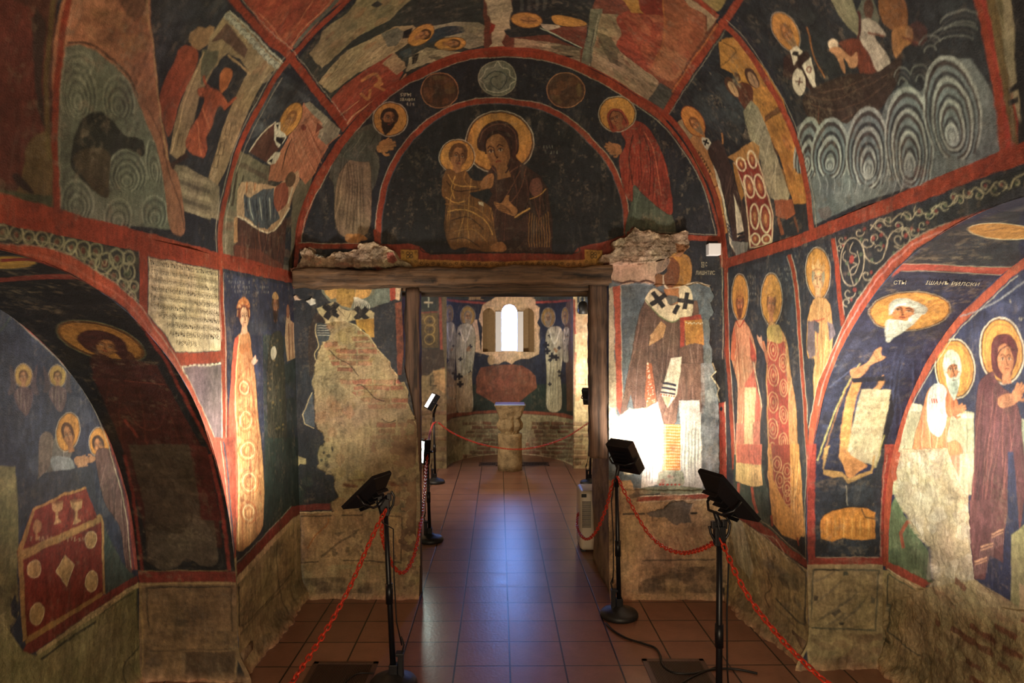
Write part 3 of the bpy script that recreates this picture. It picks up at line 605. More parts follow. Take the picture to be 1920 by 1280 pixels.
V.line("860,900 1050,740 1230,600 1400,500 1560,440 1750,395 1950,372",RED,9); V.line("840,940 1060,780 1240,640 1400,540 1560,480 1750,430 1950,405",REDD,6)
# right half of the crown
frame(940,0,3.692)
V.poly("-120,-200 1350,-200 1500,100 1480,200 1100,820 700,590 300,430 -120,385",'#6d3a28',mot=.5)
V.poly("60,60 110,-100 700,-100 620,80 600,260 550,340 330,240 60,260 20,220",'#272b2c',mot=.5)
V.disc(175,140,112,52,OCH,5); V.ring(175,140,112,52,'#6a4420',1.6,5); V.disc(190,142,70,24,'#a3723a',5); V.line("130,140 190,150 250,140",'#5a3818',1.4); V.line("190,125 192,160",'#5a3818',1.2)
V.poly("360,110 480,120 590,165 520,190 380,165",OCH,True,mot=.4); V.poly("270,165 400,175 430,200 320,215",'#a99a80',jg=1); V.poly("320,215 420,185 590,180 580,340 430,270",'#6e3626',mot=.5); V.line("270,195 420,260 560,330",'#9aa48a',2.2)
for x in (130,180,235,285): V.poly([(x,-10),(x+26,-10),(x+22,75),(x+2,75)],'#4c5048',jg=.6,alpha=.8)
V.poly("90,260 340,290 350,400 80,380",'#a58a68',mot=.4,jg=1); V.poly("340,295 550,330 540,440 350,400",'#6b5c44',mot=.5); V.poly("410,365 540,400 530,415 420,385",'#1a1a18'); blotch(V,"90,260 540,320 540,440 80,380",['#7a5440','#b8a07a','#4c4434'],50,(2,9),3,.5,2.4,12)
V.poly("620,60 700,60 670,200 610,480 545,440 590,260",'#6f7058',mot=.4); V.line("675,100 640,260 600,480",'#b5ab8a',1.3); V.line("640,200 610,440",'#2c2c24',3,alpha=.7)
V.poly("690,90 810,100 830,230 800,330 1000,480 1090,560 1080,640 1000,720 800,600 610,480 660,230",'#95805e',mot=.5,jg=.6); blotch(V,"690,90 810,100 800,330 1000,480 1080,600 800,600 620,460",['#4e4c38','#b29a70','#8a5a40','#6a6648'],110,(3,10),9,.55,1.8,35)
V.poly("650,220 760,250 830,370 800,380 820,460 760,440 680,300",'#4c4a34',alpha=.7,jg=2)
V.poly("800,120 950,60 1110,80 1120,200 1100,330 1040,480 990,485 800,330 830,230",'#8a3c26',True,mot=.5); V.poly("940,-60 1110,-60 1120,190 1050,200 960,100",'#7a2c1c',True)
V.poly("1115,-80 1400,80 1430,210 1180,620 1020,500 1110,330 1120,100",'#8f5030',mot=.5); V.poly("1110,330 1170,340 1290,420 1180,560 1040,480",'#a06a44',True,mot=.5)
V.line("1120,0 1130,200 1110,330 1030,480",'#a8642c',2.4); blotch(V,"820,100 1400,100 1400,250 1180,560 1020,480",['#a8583a','#70301e','#b87a50'],110,(5,16),4,.3,1.4,50)
V.poly("880,-60 940,-60 960,60 990,90 900,90 830,-20",'#a5762c',jg=1)
V.poly("1100,570 1190,630 1100,800 1000,720",'#4d4f44',mot=.4); V.poly("1240,-40 1400,40 1500,125 1430,220 1420,110 1300,40",'#9c8260',mot=.4)
V.line("1330,-30 1420,50 1505,120",RED,9); V.poly("1370,-20 1570,-20 1520,70 1490,80",'#8a7440')
V.line("-40,372 100,388 300,415 500,480 700,570 900,690 1110,820",REDD,8)
V.line("1180,640 1500,170",'#b9682e',4,False,alpha=.8)
V.poly("60,-120 -160,-120 -90,60 -75,160 -60,300 -120,360 -60,385 90,355 30,330 0,290 30,240 20,220 60,200 50,150 75,80",'#b9a680',jg=1.4,mot=.2,h=-.006); V.poly("-75,160 -40,180 -50,225 -80,240",'#8c2e1c',jg=1)
# lines of the painted frame
frame()
# right panels
frame(940,0,3.692)
V.poly("1520,180 1600,190 1700,300 1850,500 1960,760 2100,1100 2260,1860 1560,1860 1400,1280 1180,880 1140,800",'#22272c',mot=.5)
blotch(V,"1250,500 1600,380 1700,800 1650,1000 1300,800",['#3c4648','#14171a','#454c4c'],40,(8,26),5,.3)
frame(1220,180,3.765)
# buildings and dark robed bishop, far right panel
V.poly("500,-400 620,-420 690,-330 800,-190 920,0 1010,240 1060,440 1140,750 1010,760 960,600 900,400 780,180 700,80 640,-60 540,-220",'#b0792c',mot=.45)
blotch(V,"700,80 900,0 1000,240 1130,740 1010,750",['#8a5a1c','#d09a48','#6a4a20','#a8602c'],90,(3,13),6,.45,1.6,60)
V.poly("810,180 930,95 920,60 800,150",'#6a4420'); V.line("800,185 935,95",'#3a2410',1.6,False)
V.poly("640,-100 720,-60 720,60 680,110 640,60 600,-40",'#5a2e1c',True)
V.poly("650,110 710,30 760,80 830,250 880,400 980,690 970,740 900,750 840,720 800,580 760,420 700,300",'#8e8768',mot=.45); V.folds("650,110 710,30 760,80 830,250 880,400 980,690 970,740 900,750 840,720 800,580 760,420 700,300",['#5c5a48','#b8b08c'],12,1.6,ang=-16)
V.poly("870,740 1000,730 1020,830 960,870 880,850",'#8a4a2a',jg=1); V.line("900,860 930,980",'#7a4426',6); V.line("1010,850 1040,960",'#5a3422',4)
V.poly("160,210 230,150 380,270 470,560 480,620 540,960 500,990 480,880 490,760 430,660 330,480 250,340",'#b98044',mot=.35); V.line("430,660 480,630",'#6a3a1c',2.2); V.line("480,860 525,830",'#6a3a1c',2); V.poly("160,210 220,160 300,280 250,335",'#93805e')
V.line("310,370 350,400 440,560 420,560 330,430 310,370",'#7a4a20',1.2,False)
for k in range(7): V.disc(340+k*13,400+k*22,7,11,'#5c3818',25)
V.disc(300,180,70,118,'#b9782e',-33); V.ring(300,180,70,118,'#8a4a24',1.6,-33); head(V,315,200,26,48,-38,'#a8703c','#7a4c28',beard='#8c7454')
V.poly("360,290 410,300 440,350 400,380 360,330",'#d4ccb0'); cross(V,392,325,46,'#17181c',20,4)
robe(V,"430,330 500,320 545,430 590,560 640,700 690,900 690,1090 650,1110 580,1110 560,900 490,620 440,480 410,400",'#3b2a26',dark='#1c1516',light='#5c4438',n=12,w=2,seed=3,ang=-14)
V.poly("440,480 490,590 520,760 570,1000 600,1110 560,1040 530,880 500,720",'#cfc6a6'); V.poly("585,690 640,860 660,950 610,1000",'#cdc3a2'); 
for k in range(4): V.line([(535+k*6,900+k*26),(565+k*6,940+k*26)],'#2a3040',2.4,False)
for k in range(3): V.line([(610,975+k*32),(665,960+k*32)],'#17181c',5,False)
V.poly("570,1020 690,1040 670,1120 610,1140",'#787c70',jg=1)
V.line("500,260 510,340",'#9a6a3a',3)
V.poly("545,430 720,320 770,360 760,470 600,470",'#a87a3c',mot=.3); V.poly("590,470 740,440 790,560 860,850 850,1040 700,1070 690,900 660,650",'#7a2c20',mot=.3); V.line("590,470 660,650 690,900 700,1075 780,1060 855,1030 860,850 790,560 745,440",'#c9b088',2.6,False)
for (x,y,a,b,r_) in ((640,480,30,50,-18),(715,450,26,60,-12),(693,640,30,82,-10),(768,640,36,88,-14),(733,850,30,86,-4),(808,868,34,98,-6),(738,1010,32,40,0),(815,1010,30,30,0)):
    V.ring(x,y,a,b,'#cdbb90',3.2,r_); V.disc(x,y,a*.62,b*.62,'#94502e',r_,mot=.5); V.disc(x,y,a*.25,b*.35,'#c08a50',r_)
V.poly("580,470 610,500 660,700 640,740 600,600",'#a0702c')
frame(1280,0,3)
V.poly("205,235 320,215 360,260 400,330 300,420 215,380",'#b07a2e',mot=.4); V.line("215,375 300,290 230,240",'#5a3c18',1.6)
for (x,y) in ((278,490),(390,440)):
    V.disc(x,y,30,66,'#4a2c1c',-32); V.disc(x+6,y+10,20,50,'#a9835a',-32); V.line([(x-6,y-20),(x+10,y+10),(x+16,y+30)],'#4a2c1c',1.2)
V.disc(308,430,14,30,'#5a3820',-32)
# boat and waves panel
V.poly("290,60 340,-100 1610,-100 1690,200 1780,500 1800,880 1400,1010 1000,1140 740,1260 700,1000 640,700 560,500 430,280",'#23282c',mot=.5)
blotch(V,"300,60 1600,0 1000,400 600,450",['#2f373a','#15181b','#39413f'],70,(8,30),4,.3)
V.poly("560,330 640,280 700,330 740,520 680,480 560,430",'#3a1f1a',mot=.5,alpha=.8)
halo(V,578,180,66,115,-30,w=1.2); head(V,592,200,24,52,-30,'#b07a3c','#8a6030',beard='#9c7c50')
V.poly("600,285 640,260 670,290 620,370",'#d8d0b4'); V.poly("620,290 650,290 640,320 610,310",'#141518'); V.poly("640,310 700,290 740,400 720,480 640,400",'#2b1a18')
V.poly("665,370 720,325 755,515 730,490",'#cfc8b2'); V.disc(652,462,38,76,'#c2baa2',-6); cross(V,652,460,46,'#4a2a22',10,3); V.ring(706,392,12,14,'#7a3a30',2.4)
V.line("690,155 715,230 740,330 800,440",'#8a5a2c',3); 
robe(V,"880,240 960,220 1030,240 1060,320 1100,400 1080,440 1010,460 985,380 930,330 900,280",'#6a3420',n=8,seed=2); V.disc(848,250,28,30,'#d8c4a4'); V.poly("825,280 880,270 940,320 980,300 980,370 940,380 905,330 915,410 900,410 860,320",'#b5855a',True)
V.poly("800,-60 930,-80 990,100 1000,220 900,120",'#7c7c5c',mot=.4); V.poly("985,60 1010,0 1070,0 1110,100 1100,200 1000,190",'#5f6454'); V.disc(1048,55,28,56,'#54382a'); V.poly("1012,110 1100,130 1150,200 1080,200 1170,350 1100,405 1050,300 1000,230",'#b5ac94',True,mot=.3); V.line("1040,185 1100,190 1140,200",'#7a4a34',4); V.line("990,60 1000,120 985,220",'#4a2420',5)
V.poly("1110,0 1240,0 1265,150 1180,160 1120,100",'#8a5a2a',mot=.4,sm=True); V.poly("1190,160 1290,150 1300,230 1250,270 1220,330 1190,300",'#a8763e',True,mot=.5); V.disc(1280,175,20,28,'#b0885a')
V.line("1240,200 1340,240",'#6a3a28',4); V.disc(1325,185,60,70,'#5a2c22',alpha=.5)
V.poly("680,545 760,480 850,450 950,420 1100,400 1200,330 1250,300 1200,480 1100,620 900,700 760,700 690,640",'#33261f',mot=.5,sm=True)
for pp in ("690,540 850,560 1000,500 1150,420","700,580 860,620 1020,560 1150,470","760,690 860,690 960,640","760,520 900,500 1060,430"): V.line(pp,'#5a4434',1.6)
V.line("760,600 755,720",'#5c3c2c',2)
wc=['#98a096','#3a3230','#6d7b7a','#2a2c30']
V.poly("640,720 700,670 760,720 860,670 920,700 1020,600 1110,680 1150,560 1250,460 1340,520 1400,420 1500,330 1620,330 1700,440 1780,600 1800,880 1400,1010 1000,1140 745,1262 700,1000",'#5f6865',mot=.5,sm=False)
for (x,y,a,b,r_,t) in ((700,860,60,190,6,4),(830,860,95,190,2,5),(1040,860,110,250,0,6),(1275,820,130,320,-2,7),(1520,640,150,320,-8,7)):
    spiral(V,x,y,a,b,wc,7.5,t,r_,alpha=.92); V.disc(x,y+b*.35,a*.28,b*.2,'#8a938e',r_,alpha=.8); spiral(V,x,y+b*.32,a*.3,b*.24,['#3a3a3c','#a8b0a4'],2,2,r_)
for (x,y,r_) in ((1530,200,130),(1560,120,110),(1400,250,60),(1240,440,50),(1340,420,50)):
    for k in range(3): V.line(ell(x,y+k*22,r_-k*12,60-k*8,-8,16,190,350),['#7c8278','#4a4a46'][k%2],2.2,alpha=.75)
blotch(V,"740,1050 1750,850 1400,1010 1000,1140 745,1262",['#828a86','#6a4a40','#4e585a'],50,(4,14),3,.4)
for k in range(24): V.line([(760+k*22,960+(k%3)*22),(775+k*21,1040),(770+k*20,1100)],['#b4bcb4','#4c5456'][k%2],1.4,alpha=.5,taper=True)
# nearest right strip of the vault
V.poly("1640,-100 1740,-100 1840,300 1900,560 1900,900 1800,900 1790,600",'#8c2f1f',mot=.3); V.poly("1740,-100 2100,-100 2100,900 1890,900 1880,500",'#1c1e20')
V.poly("1750,-60 1830,-60 1870,200 1880,460 1900,560 1900,700 1850,500 1810,300",'#8d8464',mot=.4); V.poly("1690,-60 1790,-60 1810,250 1850,500 1890,820 1850,780 1800,480",'#5c5430',mot=.4,alpha=.9)
for y in (490,560): V.poly([(1835,y),(1890,y-30),(1890,y+6),(1840,y+30)],'#16171a')
V.line("1740,-100 1800,200 1845,500 1860,820",LINE,1,alpha=.4)
# left panels
frame(400,180,3.765)
V.poly("60,1170 40,800 90,540 180,300 330,0 440,-200 720,0 900,260 700,560 600,800 560,1240",'#2b3036',mot=.5)
blotch(V,"200,300 360,0 480,-120 700,30 480,100 300,300",['#4c5256','#1a1e22','#5f6668'],50,(6,20),3,.35)
V.poly("70,1160 60,830 100,560 170,380 400,500 390,640 180,620 160,1100 560,1240 555,1100 640,820 700,560 600,600 560,700 540,1260",'#6d6850',mot=.5); blotch(V,"60,600 560,600 560,1240 60,1160",['#8e8568','#4c4836','#7a5a44'],80,(4,14),3,.4,1.6)
V.poly("150,440 380,560 385,600 140,480",'#5c5240'); V.line("120,560 110,760",'#3a3426',4); V.line("165,540 130,780",'#3c3628',5); V.line("215,560 200,620",'#3c3628',3); V.line("90,850 155,870",'#8e8262',3)
V.poly("255,400 350,260 440,185 430,240 440,340 470,370 380,465",'#54342a',mot=.4); V.line("255,402 345,265 440,182",LINE,2)
V.poly("640,50 790,170 780,240 900,280 820,340 760,450 720,540 650,620 600,560 560,540 500,600 390,600 410,480 480,380 540,280 600,160",'#b0714c',mot=.4); V.folds("640,50 790,170 820,340 720,540 600,560 400,600 480,380 600,160",['#7a3c24','#cf9a70','#8a5234'],26,1.8,ang=28,fan=.3,alpha=.6)
V.poly("640,60 680,40 800,150 895,240 880,290 800,345 740,290 770,200",'#8a8468',mot=.5); blotch(V,"700,60 880,250 820,340 750,290",['#b0a484','#5a5444'],24,(2,6),4,.6); V.poly("730,190 780,220 720,270",'#6c3826'); V.disc(638,222,20,24,'#7c3828')
V.disc(545,165,66,130,OCH,28); V.ring(545,165,66,130,'#6a4a24',1.6,28); head(V,545,170,26,54,30,'#a8783c','#8c5c2c'); 
V.poly("430,200 475,180 475,240 520,290 460,370 430,310",'#d2ccb0',jg=1); V.poly("440,200 465,200 455,240",'#15161a'); V.poly("445,290 510,290 480,345 440,320",'#15161a'); V.poly("380,465 440,395 475,400 440,480 405,490",'#c9c2a6',jg=1); V.poly("395,460 425,440 415,480",'#15161a')
for k in range(6): V.line([(560-k*8,300+k*14),(530-k*6,360+k*20),(500-k*4,430+k*20)],'#3a2418',1.8,alpha=.7,taper=True)
V.poly("170,660 200,610 300,610 440,640 540,570 600,520 610,590 560,700 540,790 440,940 385,965 330,945 240,880 170,840 165,740",'#b5946c',mot=.35); V.line("170,840 240,880 330,945 385,965 440,940 540,790",'#d6c4a0',3)
V.poly("215,690 260,720 350,660 430,650 430,760 470,860 380,940 310,920 220,840",'#4b5458',mot=.4,jg=1)
for k in range(10): V.line([(230+k*24,700+(k%3)*16),(236+k*24,790),(262+k*20,880)],['#262c36','#a3a89a','#2c3440'][k%3],2.6,alpha=.9,taper=True)
V.poly("440,650 500,610 530,660 520,760 460,820 430,760",'#8a4c34',True,mot=.4); V.disc(545,590,34,56,'#5c4630',20); V.line("560,640 530,760",'#cdbf98',2.6); V.line("240,610 235,680",'#a8642c',3,alpha=.8); V.line("300,615 290,670",'#a8642c',2.4,alpha=.8)
V.poly("170,850 240,890 330,955 385,975 440,950 520,860 510,1000 490,1240 330,1210 150,1150 145,1060 175,1030",'#4e3128',mot=.5); V.folds("170,850 520,860 490,1240 150,1150",['#281a18','#7a4a34','#33201c'],22,2,False,0,4,.6); V.poly("160,1050 330,1090 480,1180 490,1240 150,1150",'#7c422c',alpha=.5,mot=.5); V.line("150,1135 250,1160 330,1185 420,1210 470,1240",'#a8763e',1.4)
V.poly("150,860 175,840 175,1030 150,1040",'#b58a5a')
# city panel
frame(0,0,3)
V.poly("820,-100 1330,-60 1600,330 1420,600 1330,820 1250,1130 1230,1240 1000,1160 950,960 900,600 850,250",'#25292e',mot=.5); blotch(V,"850,0 1300,0 1100,200 900,500",['#3a4044','#171a1d','#454848'],46,(8,26),4,.3)
V.poly("900,540 930,440 990,330 1010,280 1060,260 1120,300 1080,440 1020,560 970,720 940,760 905,640",'#8a4228',mot=.5,sm=True); V.poly("1070,240 1080,190 1120,155 1160,160 1180,140 1210,150 1200,200 1180,250 1130,290 1090,270",'#8c6c48',jg=1.2,mot=.5)
V.poly("1180,220 1280,60 1330,90 1400,170 1590,370 1510,420 1440,540 1370,700 1290,900 1220,1050 1170,1000 1240,760 1300,600 1390,420 1290,300 1200,400 1120,560 1090,680 1040,860 1000,900 950,860 980,700 1050,500 1130,330 1170,290",'#8e7a56',mot=.4); 
blotch(V,"1180,220 1280,60 1590,370 1440,540 1290,900 1220,1050 1170,1000 1390,420 1290,300",['#a8926a','#665a42','#8a5a3c','#b8a27a'],90,(3,11),8,.5,1.6,-50)
V.poly("1190,240 1280,120 1400,280 1380,330 1260,220",'#5a4234',mot=.4)
for k in range(11):
    x=1285+k*27; y=90+k*28; V.disc(x,y,24,20,'#a8a890',45,mot=.3); V.ring(x+4,y+6,18,14,'#55584c',1.4,45)
V.line("1290,60 1440,200 1590,360",'#b9b79c',2.6)
V.poly("1290,300 1350,330 1400,400 1330,500 1200,760 1170,1000 1100,960 1060,900 1120,600 1200,440 1240,340",'#262b30',mot=.4)
V.poly("1140,290 1240,290 1220,360 1160,460 1130,480",'#5c5a44',jg=1); V.line("1150,300 1060,520 990,760 960,860",'#b59a6c',2.4); V.line("1290,310 1410,420",'#a88a5c',4)
V.poly("1240,440 1260,390 1300,390 1305,430 1280,490 1240,525",'#a8602e',True); robe(V,"1120,500 1200,500 1250,530 1280,590 1260,620 1230,600 1190,700 1160,770 1160,850 1130,890 1050,830 1060,740 1120,640 1150,560 1120,540",'#a0502e',dark='#6c2c1a',light='#c87a4c',n=10,seed=5,w=1.8,ang=22)
V.line("1150,430 1160,480 1200,510",'#9a4c2c',5); V.line("1270,600 1330,550",'#9a4c2c',5)
V.poly("960,930 1030,930 1180,1010 1230,1050 1240,1240 1000,1160 950,1020",'#7a7056',mot=.4)
for k in range(5): V.poly([(1000-k*4,960+k*44),(1180,1020+k*46),(1190,1048+k*46),(1000-k*4,985+k*44)],['#938868','#5c5442'][k%2],mot=.4)
V.poly("950,920 1050,850 1060,880 980,930 950,1010 935,980",'#33201c',jg=1)
for (x,y) in ((1280,720),(1240,830),(1210,900),(1010,780)): V.line([(x,y-30),(x+24,y-30),(x+10,y+44),(x-16,y+40),(x,y-30)],'#4c3a26',1.6,False)
# swirling rock panel
V.poly("330,1230 270,800 290,300 370,-60 830,-60 870,300 910,700 940,1000 1040,1290",'#a06a48',mot=.5); blotch(V,"380,-60 820,-60 850,300 700,300 500,230",['#7a4a30','#b5805a','#5c3c28','#8c6a3c'],100,(6,22),3,.4,1.3)
V.poly("670,-60 820,-60 820,60 760,120 690,60",'#4a3426',jg=2,alpha=.7)
V.poly("335,1230 300,700 365,260 440,245 540,280 640,360 740,480 800,620 860,760 900,900 920,1040 960,1290",'#646a58',mot=.4,sm=False)
V.line("380,240 460,236 540,262 640,340 740,460 800,600 860,740 905,890",'#3a2a1e',4)
sw=['#8a9078','#38403a','#7a806a','#2e342e']
for (x,y,a,b,r_,t) in ((435,520,100,200,-6,5),(665,560,90,140,-8,4),(715,980,105,140,-8,5),(865,930,44,150,-6,3),(430,1140,90,120,0,4),(660,1220,80,100,0,3),(870,1200,70,100,0,3),(430,360,90,70,0,2)):
    spiral(V,x,y,a,b,sw,3,t,r_,alpha=.7); 
V.poly("420,760 470,660 550,622 620,670 700,760 790,780 812,850 790,880 720,840 660,850 620,900 615,1000 600,1110 520,1070 400,940",'#242822',sm=True,mot=.5); V.poly("410,900 480,840 610,860 615,1000 600,1105 520,1065",'#4c402a',True,alpha=.7,mot=.5)
V.poly("780,540 860,560 930,760 950,930 1000,1000 1045,1290 960,1290 920,1040 870,800 820,680",'#8a5c40',mot=.4,sm=True); V.line("830,600 900,760 940,960 1010,1140 1040,1280",'#5a3a28',2.4); V.line("820,0 860,250 895,600 940,900",'#a88a58',2)
# nearest left strip
V.poly("-200,-100 340,-100 290,400 290,1200 -200,1160",'#4b2a20',mot=.5); V.poly("-200,100 220,100 260,900 200,1000 -200,980",'#592a20',sm=True,mot=.5); V.poly("170,800 280,760 290,1190 100,1150 130,950",'#6a5430',sm=True,mot=.5); V.poly("-200,1060 290,1100 290,1210 -200,1150",'#42462e',mot=.5); V.poly("60,980 110,990 190,1080 150,1080 70,1020",'#2a1c1a',True); V.poly("180,120 220,60 260,140 230,500 250,740 200,600",'#3a2a24',mot=.4)
V.line("320,-60 270,300 255,560 270,900",'#6a5c30',9,alpha=.7)
# frame lines on top
frame()
V.line("418,500 414,440 420,385 434,322 456,262 488,198 520,142 545,110 590,60 640,12 680,-30",RED,9); V.line("410,490 406,430 414,375 428,315 450,255 482,192 514,136 538,105",LINE,1.1,alpha=.6); V.line("426,480 424,430 430,380 444,322 466,264 498,200 530,146",LINE,1,alpha=.5)
V.line("430,-10 490,60 545,110 600,180 640,232 652,250",RED,15); V.line("446,-10 500,52 552,100 608,172 650,226",LINE,1.1,alpha=.6)
V.line("1240,226 1290,142 1355,48 1400,-20",RED,13); V.line("1250,222 1300,146 1366,50",LINE,1,alpha=.5)
V.line("1350,40 1385,75 1430,140 1470,210 1500,290 1515,360 1526,470",RED,10); V.line("1362,38 1396,74 1440,140 1480,210 1508,290 1524,360 1534,450",LINE,1,alpha=.5)
V.line("135,-20 118,60 106,140 101,240 103,320 108,410",RED,12); V.line("146,-20 128,60 116,140 111,240 112,400",LINE,1,alpha=.45)
V.line("1826,-20 1850,80 1872,190 1884,300",RED,12)
V.line("-60,372 0,392 100,410 200,436 300,462 415,490 480,508 552,528",RED,16); V.line("1350,504 1420,482 1500,458 1563,434 1640,404 1720,372 1800,337 1880,303 1980,258",RED,16)
V.line("-60,360 0,380 100,398 200,424 300,450 415,478 480,496 552,518",LINE,1.1,alpha=.5); V.line("1358,489 1420,472 1500,446 1563,422 1640,392 1720,360 1800,325 1880,292 1980,246",LINE,1.1,alpha=.5)
V.line("556,480 562,420 578,370 604,318 648,256 696,200 750,156 822,118 880,99 945,93 1010,97 1072,115 1132,143 1190,178 1254,222 1302,286 1336,352 1352,420 1360,490",RED,10)

band=np.where((V.V<.0125)|(V.V>.990))
V.col[band]=lin(RED)
# ---------- left wall
W_=wallL
frame(0,427,3)
W_.poly("-300,-80 1700,-80 1700,2560 -300,2560",'#252b38')
W_.poly("-300,60 -300,-60 300,10 560,70 780,130 785,440 640,300 500,200 300,110 0,85",'#2a2f2c',mot=.5)
blotch(W_,"0,0 300,10 780,130 785,420 500,190 0,80",['#4a4a34','#3a2a28','#50583c'],60,(4,12),3,.4)
for (x,y,a,r_) in ((20,25,42,0),(100,30,46,10),(170,50,38,0),(240,60,40,0),(320,75,50,0),(400,110,44,20),(470,125,50,20),(540,130,46,30),(520,190,50,30),(590,200,60,20),(660,170,50,0),(640,270,44,0),(725,170,40,0),(715,250,52,0),(690,320,36,0),(750,330,30,0),(740,385,26,0)):
    W_.ring(x,y,a*.8,a,'#9a9a72',3.2,r_,.75); W_.ring(x+4,y+6,a*.35,a*.45,'#848a62',2,r_,.7); W_.disc(x,y+2,a*.3,a*.35,['#7a4430','#4a5c3c'][int(x)%2],alpha=.6)
for k in range(12): W_.line([(20+k*60,20+k*14),(50+k*60,50+k*18),(66+k*60,16+k*18)],'#a3a47c',2,alpha=.6)
W_.line("-100,60 0,60 150,62 300,90 480,170 640,280 780,415",LINE,1,alpha=.6)
W_.line("785,130 788,300 790,460",LINE,1,False,alpha=.6)
W_.poly("785,120 1250,200 1290,660 1290,1300 960,1300 960,700 780,470",RED,mot=.4)
W_.poly("825,163 1232,240 1246,692 985,706 925,600 830,485",'#c3b48c',mot=.15)
W_.line("825,163 1232,240 1246,692 985,706 925,600 830,485",'#2c3a40',1.8,False,True)
blotch(W_,"830,170 1230,245 1240,690 990,700 930,600 835,480",['#a39468','#d8ccaa','#b8a878'],60,(4,14),3,.4)
W_.poly("1022,782 1246,760 1250,1290 1240,1290",'#6c5c60',mot=.4); W_.line("1246,762 1022,782 1060,880 1110,975 1160,1090 1240,1285",'#d8cfb4',3.0,False); 
for k in range(9): W_.line([(1048+k*24,778-k*2.4),(1060+k*24,777-k*2.4)],'#2b2b30',2.4,False); 
for k in range(10): W_.line([(1034+k*21,812+k*46),(1044+k*21,832+k*46)],'#2b2b30',2.2,False)
W_.line("1246,770 1248,1000 1256,1280",'#d8cfb4',2,False)
W_.line("1244,235 1250,700 1262,1100 1275,1300",RED,7,False); W_.line("1262,250 1266,700 1275,1150 1290,1290",LINE,1.2,False,alpha=.7)
W_.line("1238,240 1244,640",LINE,1,False,alpha=.6)
# arch border
W_.poly("-300,110 -100,85 0,92 150,95 300,120 500,208 640,308 780,430 870,560 960,690 1040,830 1130,1000 1220,1200 1262,1300 1190,1300 1100,1080 1010,910 930,750 830,600 700,450 550,340 400,260 200,190 0,190 -300,220",'#9c452a',mot=.4)
W_.line("0,92 150,95 300,120 500,208 640,308 780,430 870,560 960,690 1040,830 1130,1000 1220,1200 1255,1290",LINE,1.2,alpha=.6); W_.line("0,150 200,155 400,222 560,310 710,415 850,580 960,740 1050,900 1150,1100 1215,1260",'#c07a66',2.2,alpha=.5)
# panel with the lady, the dark lord and the child
W_.poly("1262,252 1400,278 1650,330 1700,1300 1300,1300 1275,900",'#2a3044',mot=.45); W_.poly("1480,600 1690,620 1700,1500 1690,2200 1500,2300",'#28352f',mot=.4,alpha=.8)
blotch(W_,"1270,260 1650,330 1690,1290 1290,1290",['#3c4460','#1b1f28','#474c54'],70,(5,18),5,.35)
scribble(W_,1280,290,1410,370,3,'#8a8c88',20,.7,5); scribble(W_,1450,320,1520,380,2,'#8a8c88',16,.7,6)
frame(0,427,3)
lady="1345,592 1400,592 1418,690 1442,850 1452,1050 1478,1290 1492,1520 1490,1650 1440,1750 1335,1820 1330,1680 1318,1500 1300,1280 1290,1060 1300,760 1318,640"
robe(W_,lady,'#b98650',dark='#8c4226',light='#d8ac70',n=20,w=1.6,seed=4,alpha=.55)
W_.poly("1318,620 1345,600 1320,900 1340,1280 1335,1700 1315,1500 1292,1280 1288,1000 1300,760",'#c2583c',mot=.3); W_.line("1345,600 1322,900 1345,1280 1340,1780",'#e0bc7c',2.2)
for (x,y,a,b) in ((1385,1080,44,66),(1395,1250,52,60),(1405,1430,50,70),(1400,1600,46,60),(1375,900,36,46)):
    W_.ring(x,y,a,b,'#a8582c',1.6); W_.ring(x,y,a*.7,b*.72,'#e8cf96',1.4); W_.ring(x,y,a*.4,b*.45,'#a8582c',1.3)
blotch(W_,"1340,620 1420,700 1460,1100 1480,1600 1350,1700 1330,1200",['#a05a30','#d8b070','#8a4426','#b87c44'],190,(1.5,5),3,.55)
W_.poly("1345,655 1412,640 1405,690 1350,710",'#b07036',alpha=.7); W_.poly("1420,745 1440,715 1446,740 1454,745 1440,765 1424,768",'#d8b090',True)
head(W_,1374,500,26,52,0,'#d6ac80','#6a3420',turn=.4,ln=.8); W_.poly("1360,545 1386,545 1388,595 1350,598",'#d6ac80'); W_.poly("1335,455 1342,415 1358,398 1372,388 1386,398 1400,414 1404,452 1372,440",'#b8743a',True); W_.line("1337,452 1372,436 1404,450",'#7a2f20',2); W_.line("1340,462 1334,500",'#c08a50',1.6); W_.line("1402,460 1404,500",'#c08a50',1.6); blotch(W_,"1340,415 1400,415 1400,450 1340,450",['#7a3a20','#e0b070'],14,(1,2.4),3,.8)
robe(W_,"1532,600 1585,592 1600,760 1612,1000 1622,1300 1628,1600 1540,1640 1512,1300 1505,900 1515,700",'#2e3028',dark='#181c1a',light='#4c4a38',n=9,seed=6); blotch(W_,"1532,600 1585,592 1622,1300 1540,1600 1512,1300 1505,900",['#8a7444','#4a3c28','#6c5c38'],60,(1,3),7,.7)
head(W_,1553,440,16,50,0,'#8a5c3a','#4c3420',beard='#33221a',ln=.7); W_.poly("1536,395 1544,360 1560,362 1570,400",'#a8844c',True); W_.poly("1528,690 1545,665 1558,700 1545,740 1530,735",'#b0a890',True)
W_.poly("1612,520 1622,440 1636,520 1662,545 1668,730 1618,752 1606,620",'#b89a70',mot=.4); W_.disc(1622,470,9,40,'#8a5c3c'); W_.line("1625,540 1632,740",'#7a4c34',1.6); W_.line("1645,540 1650,730",'#8a5c3c',1.3)
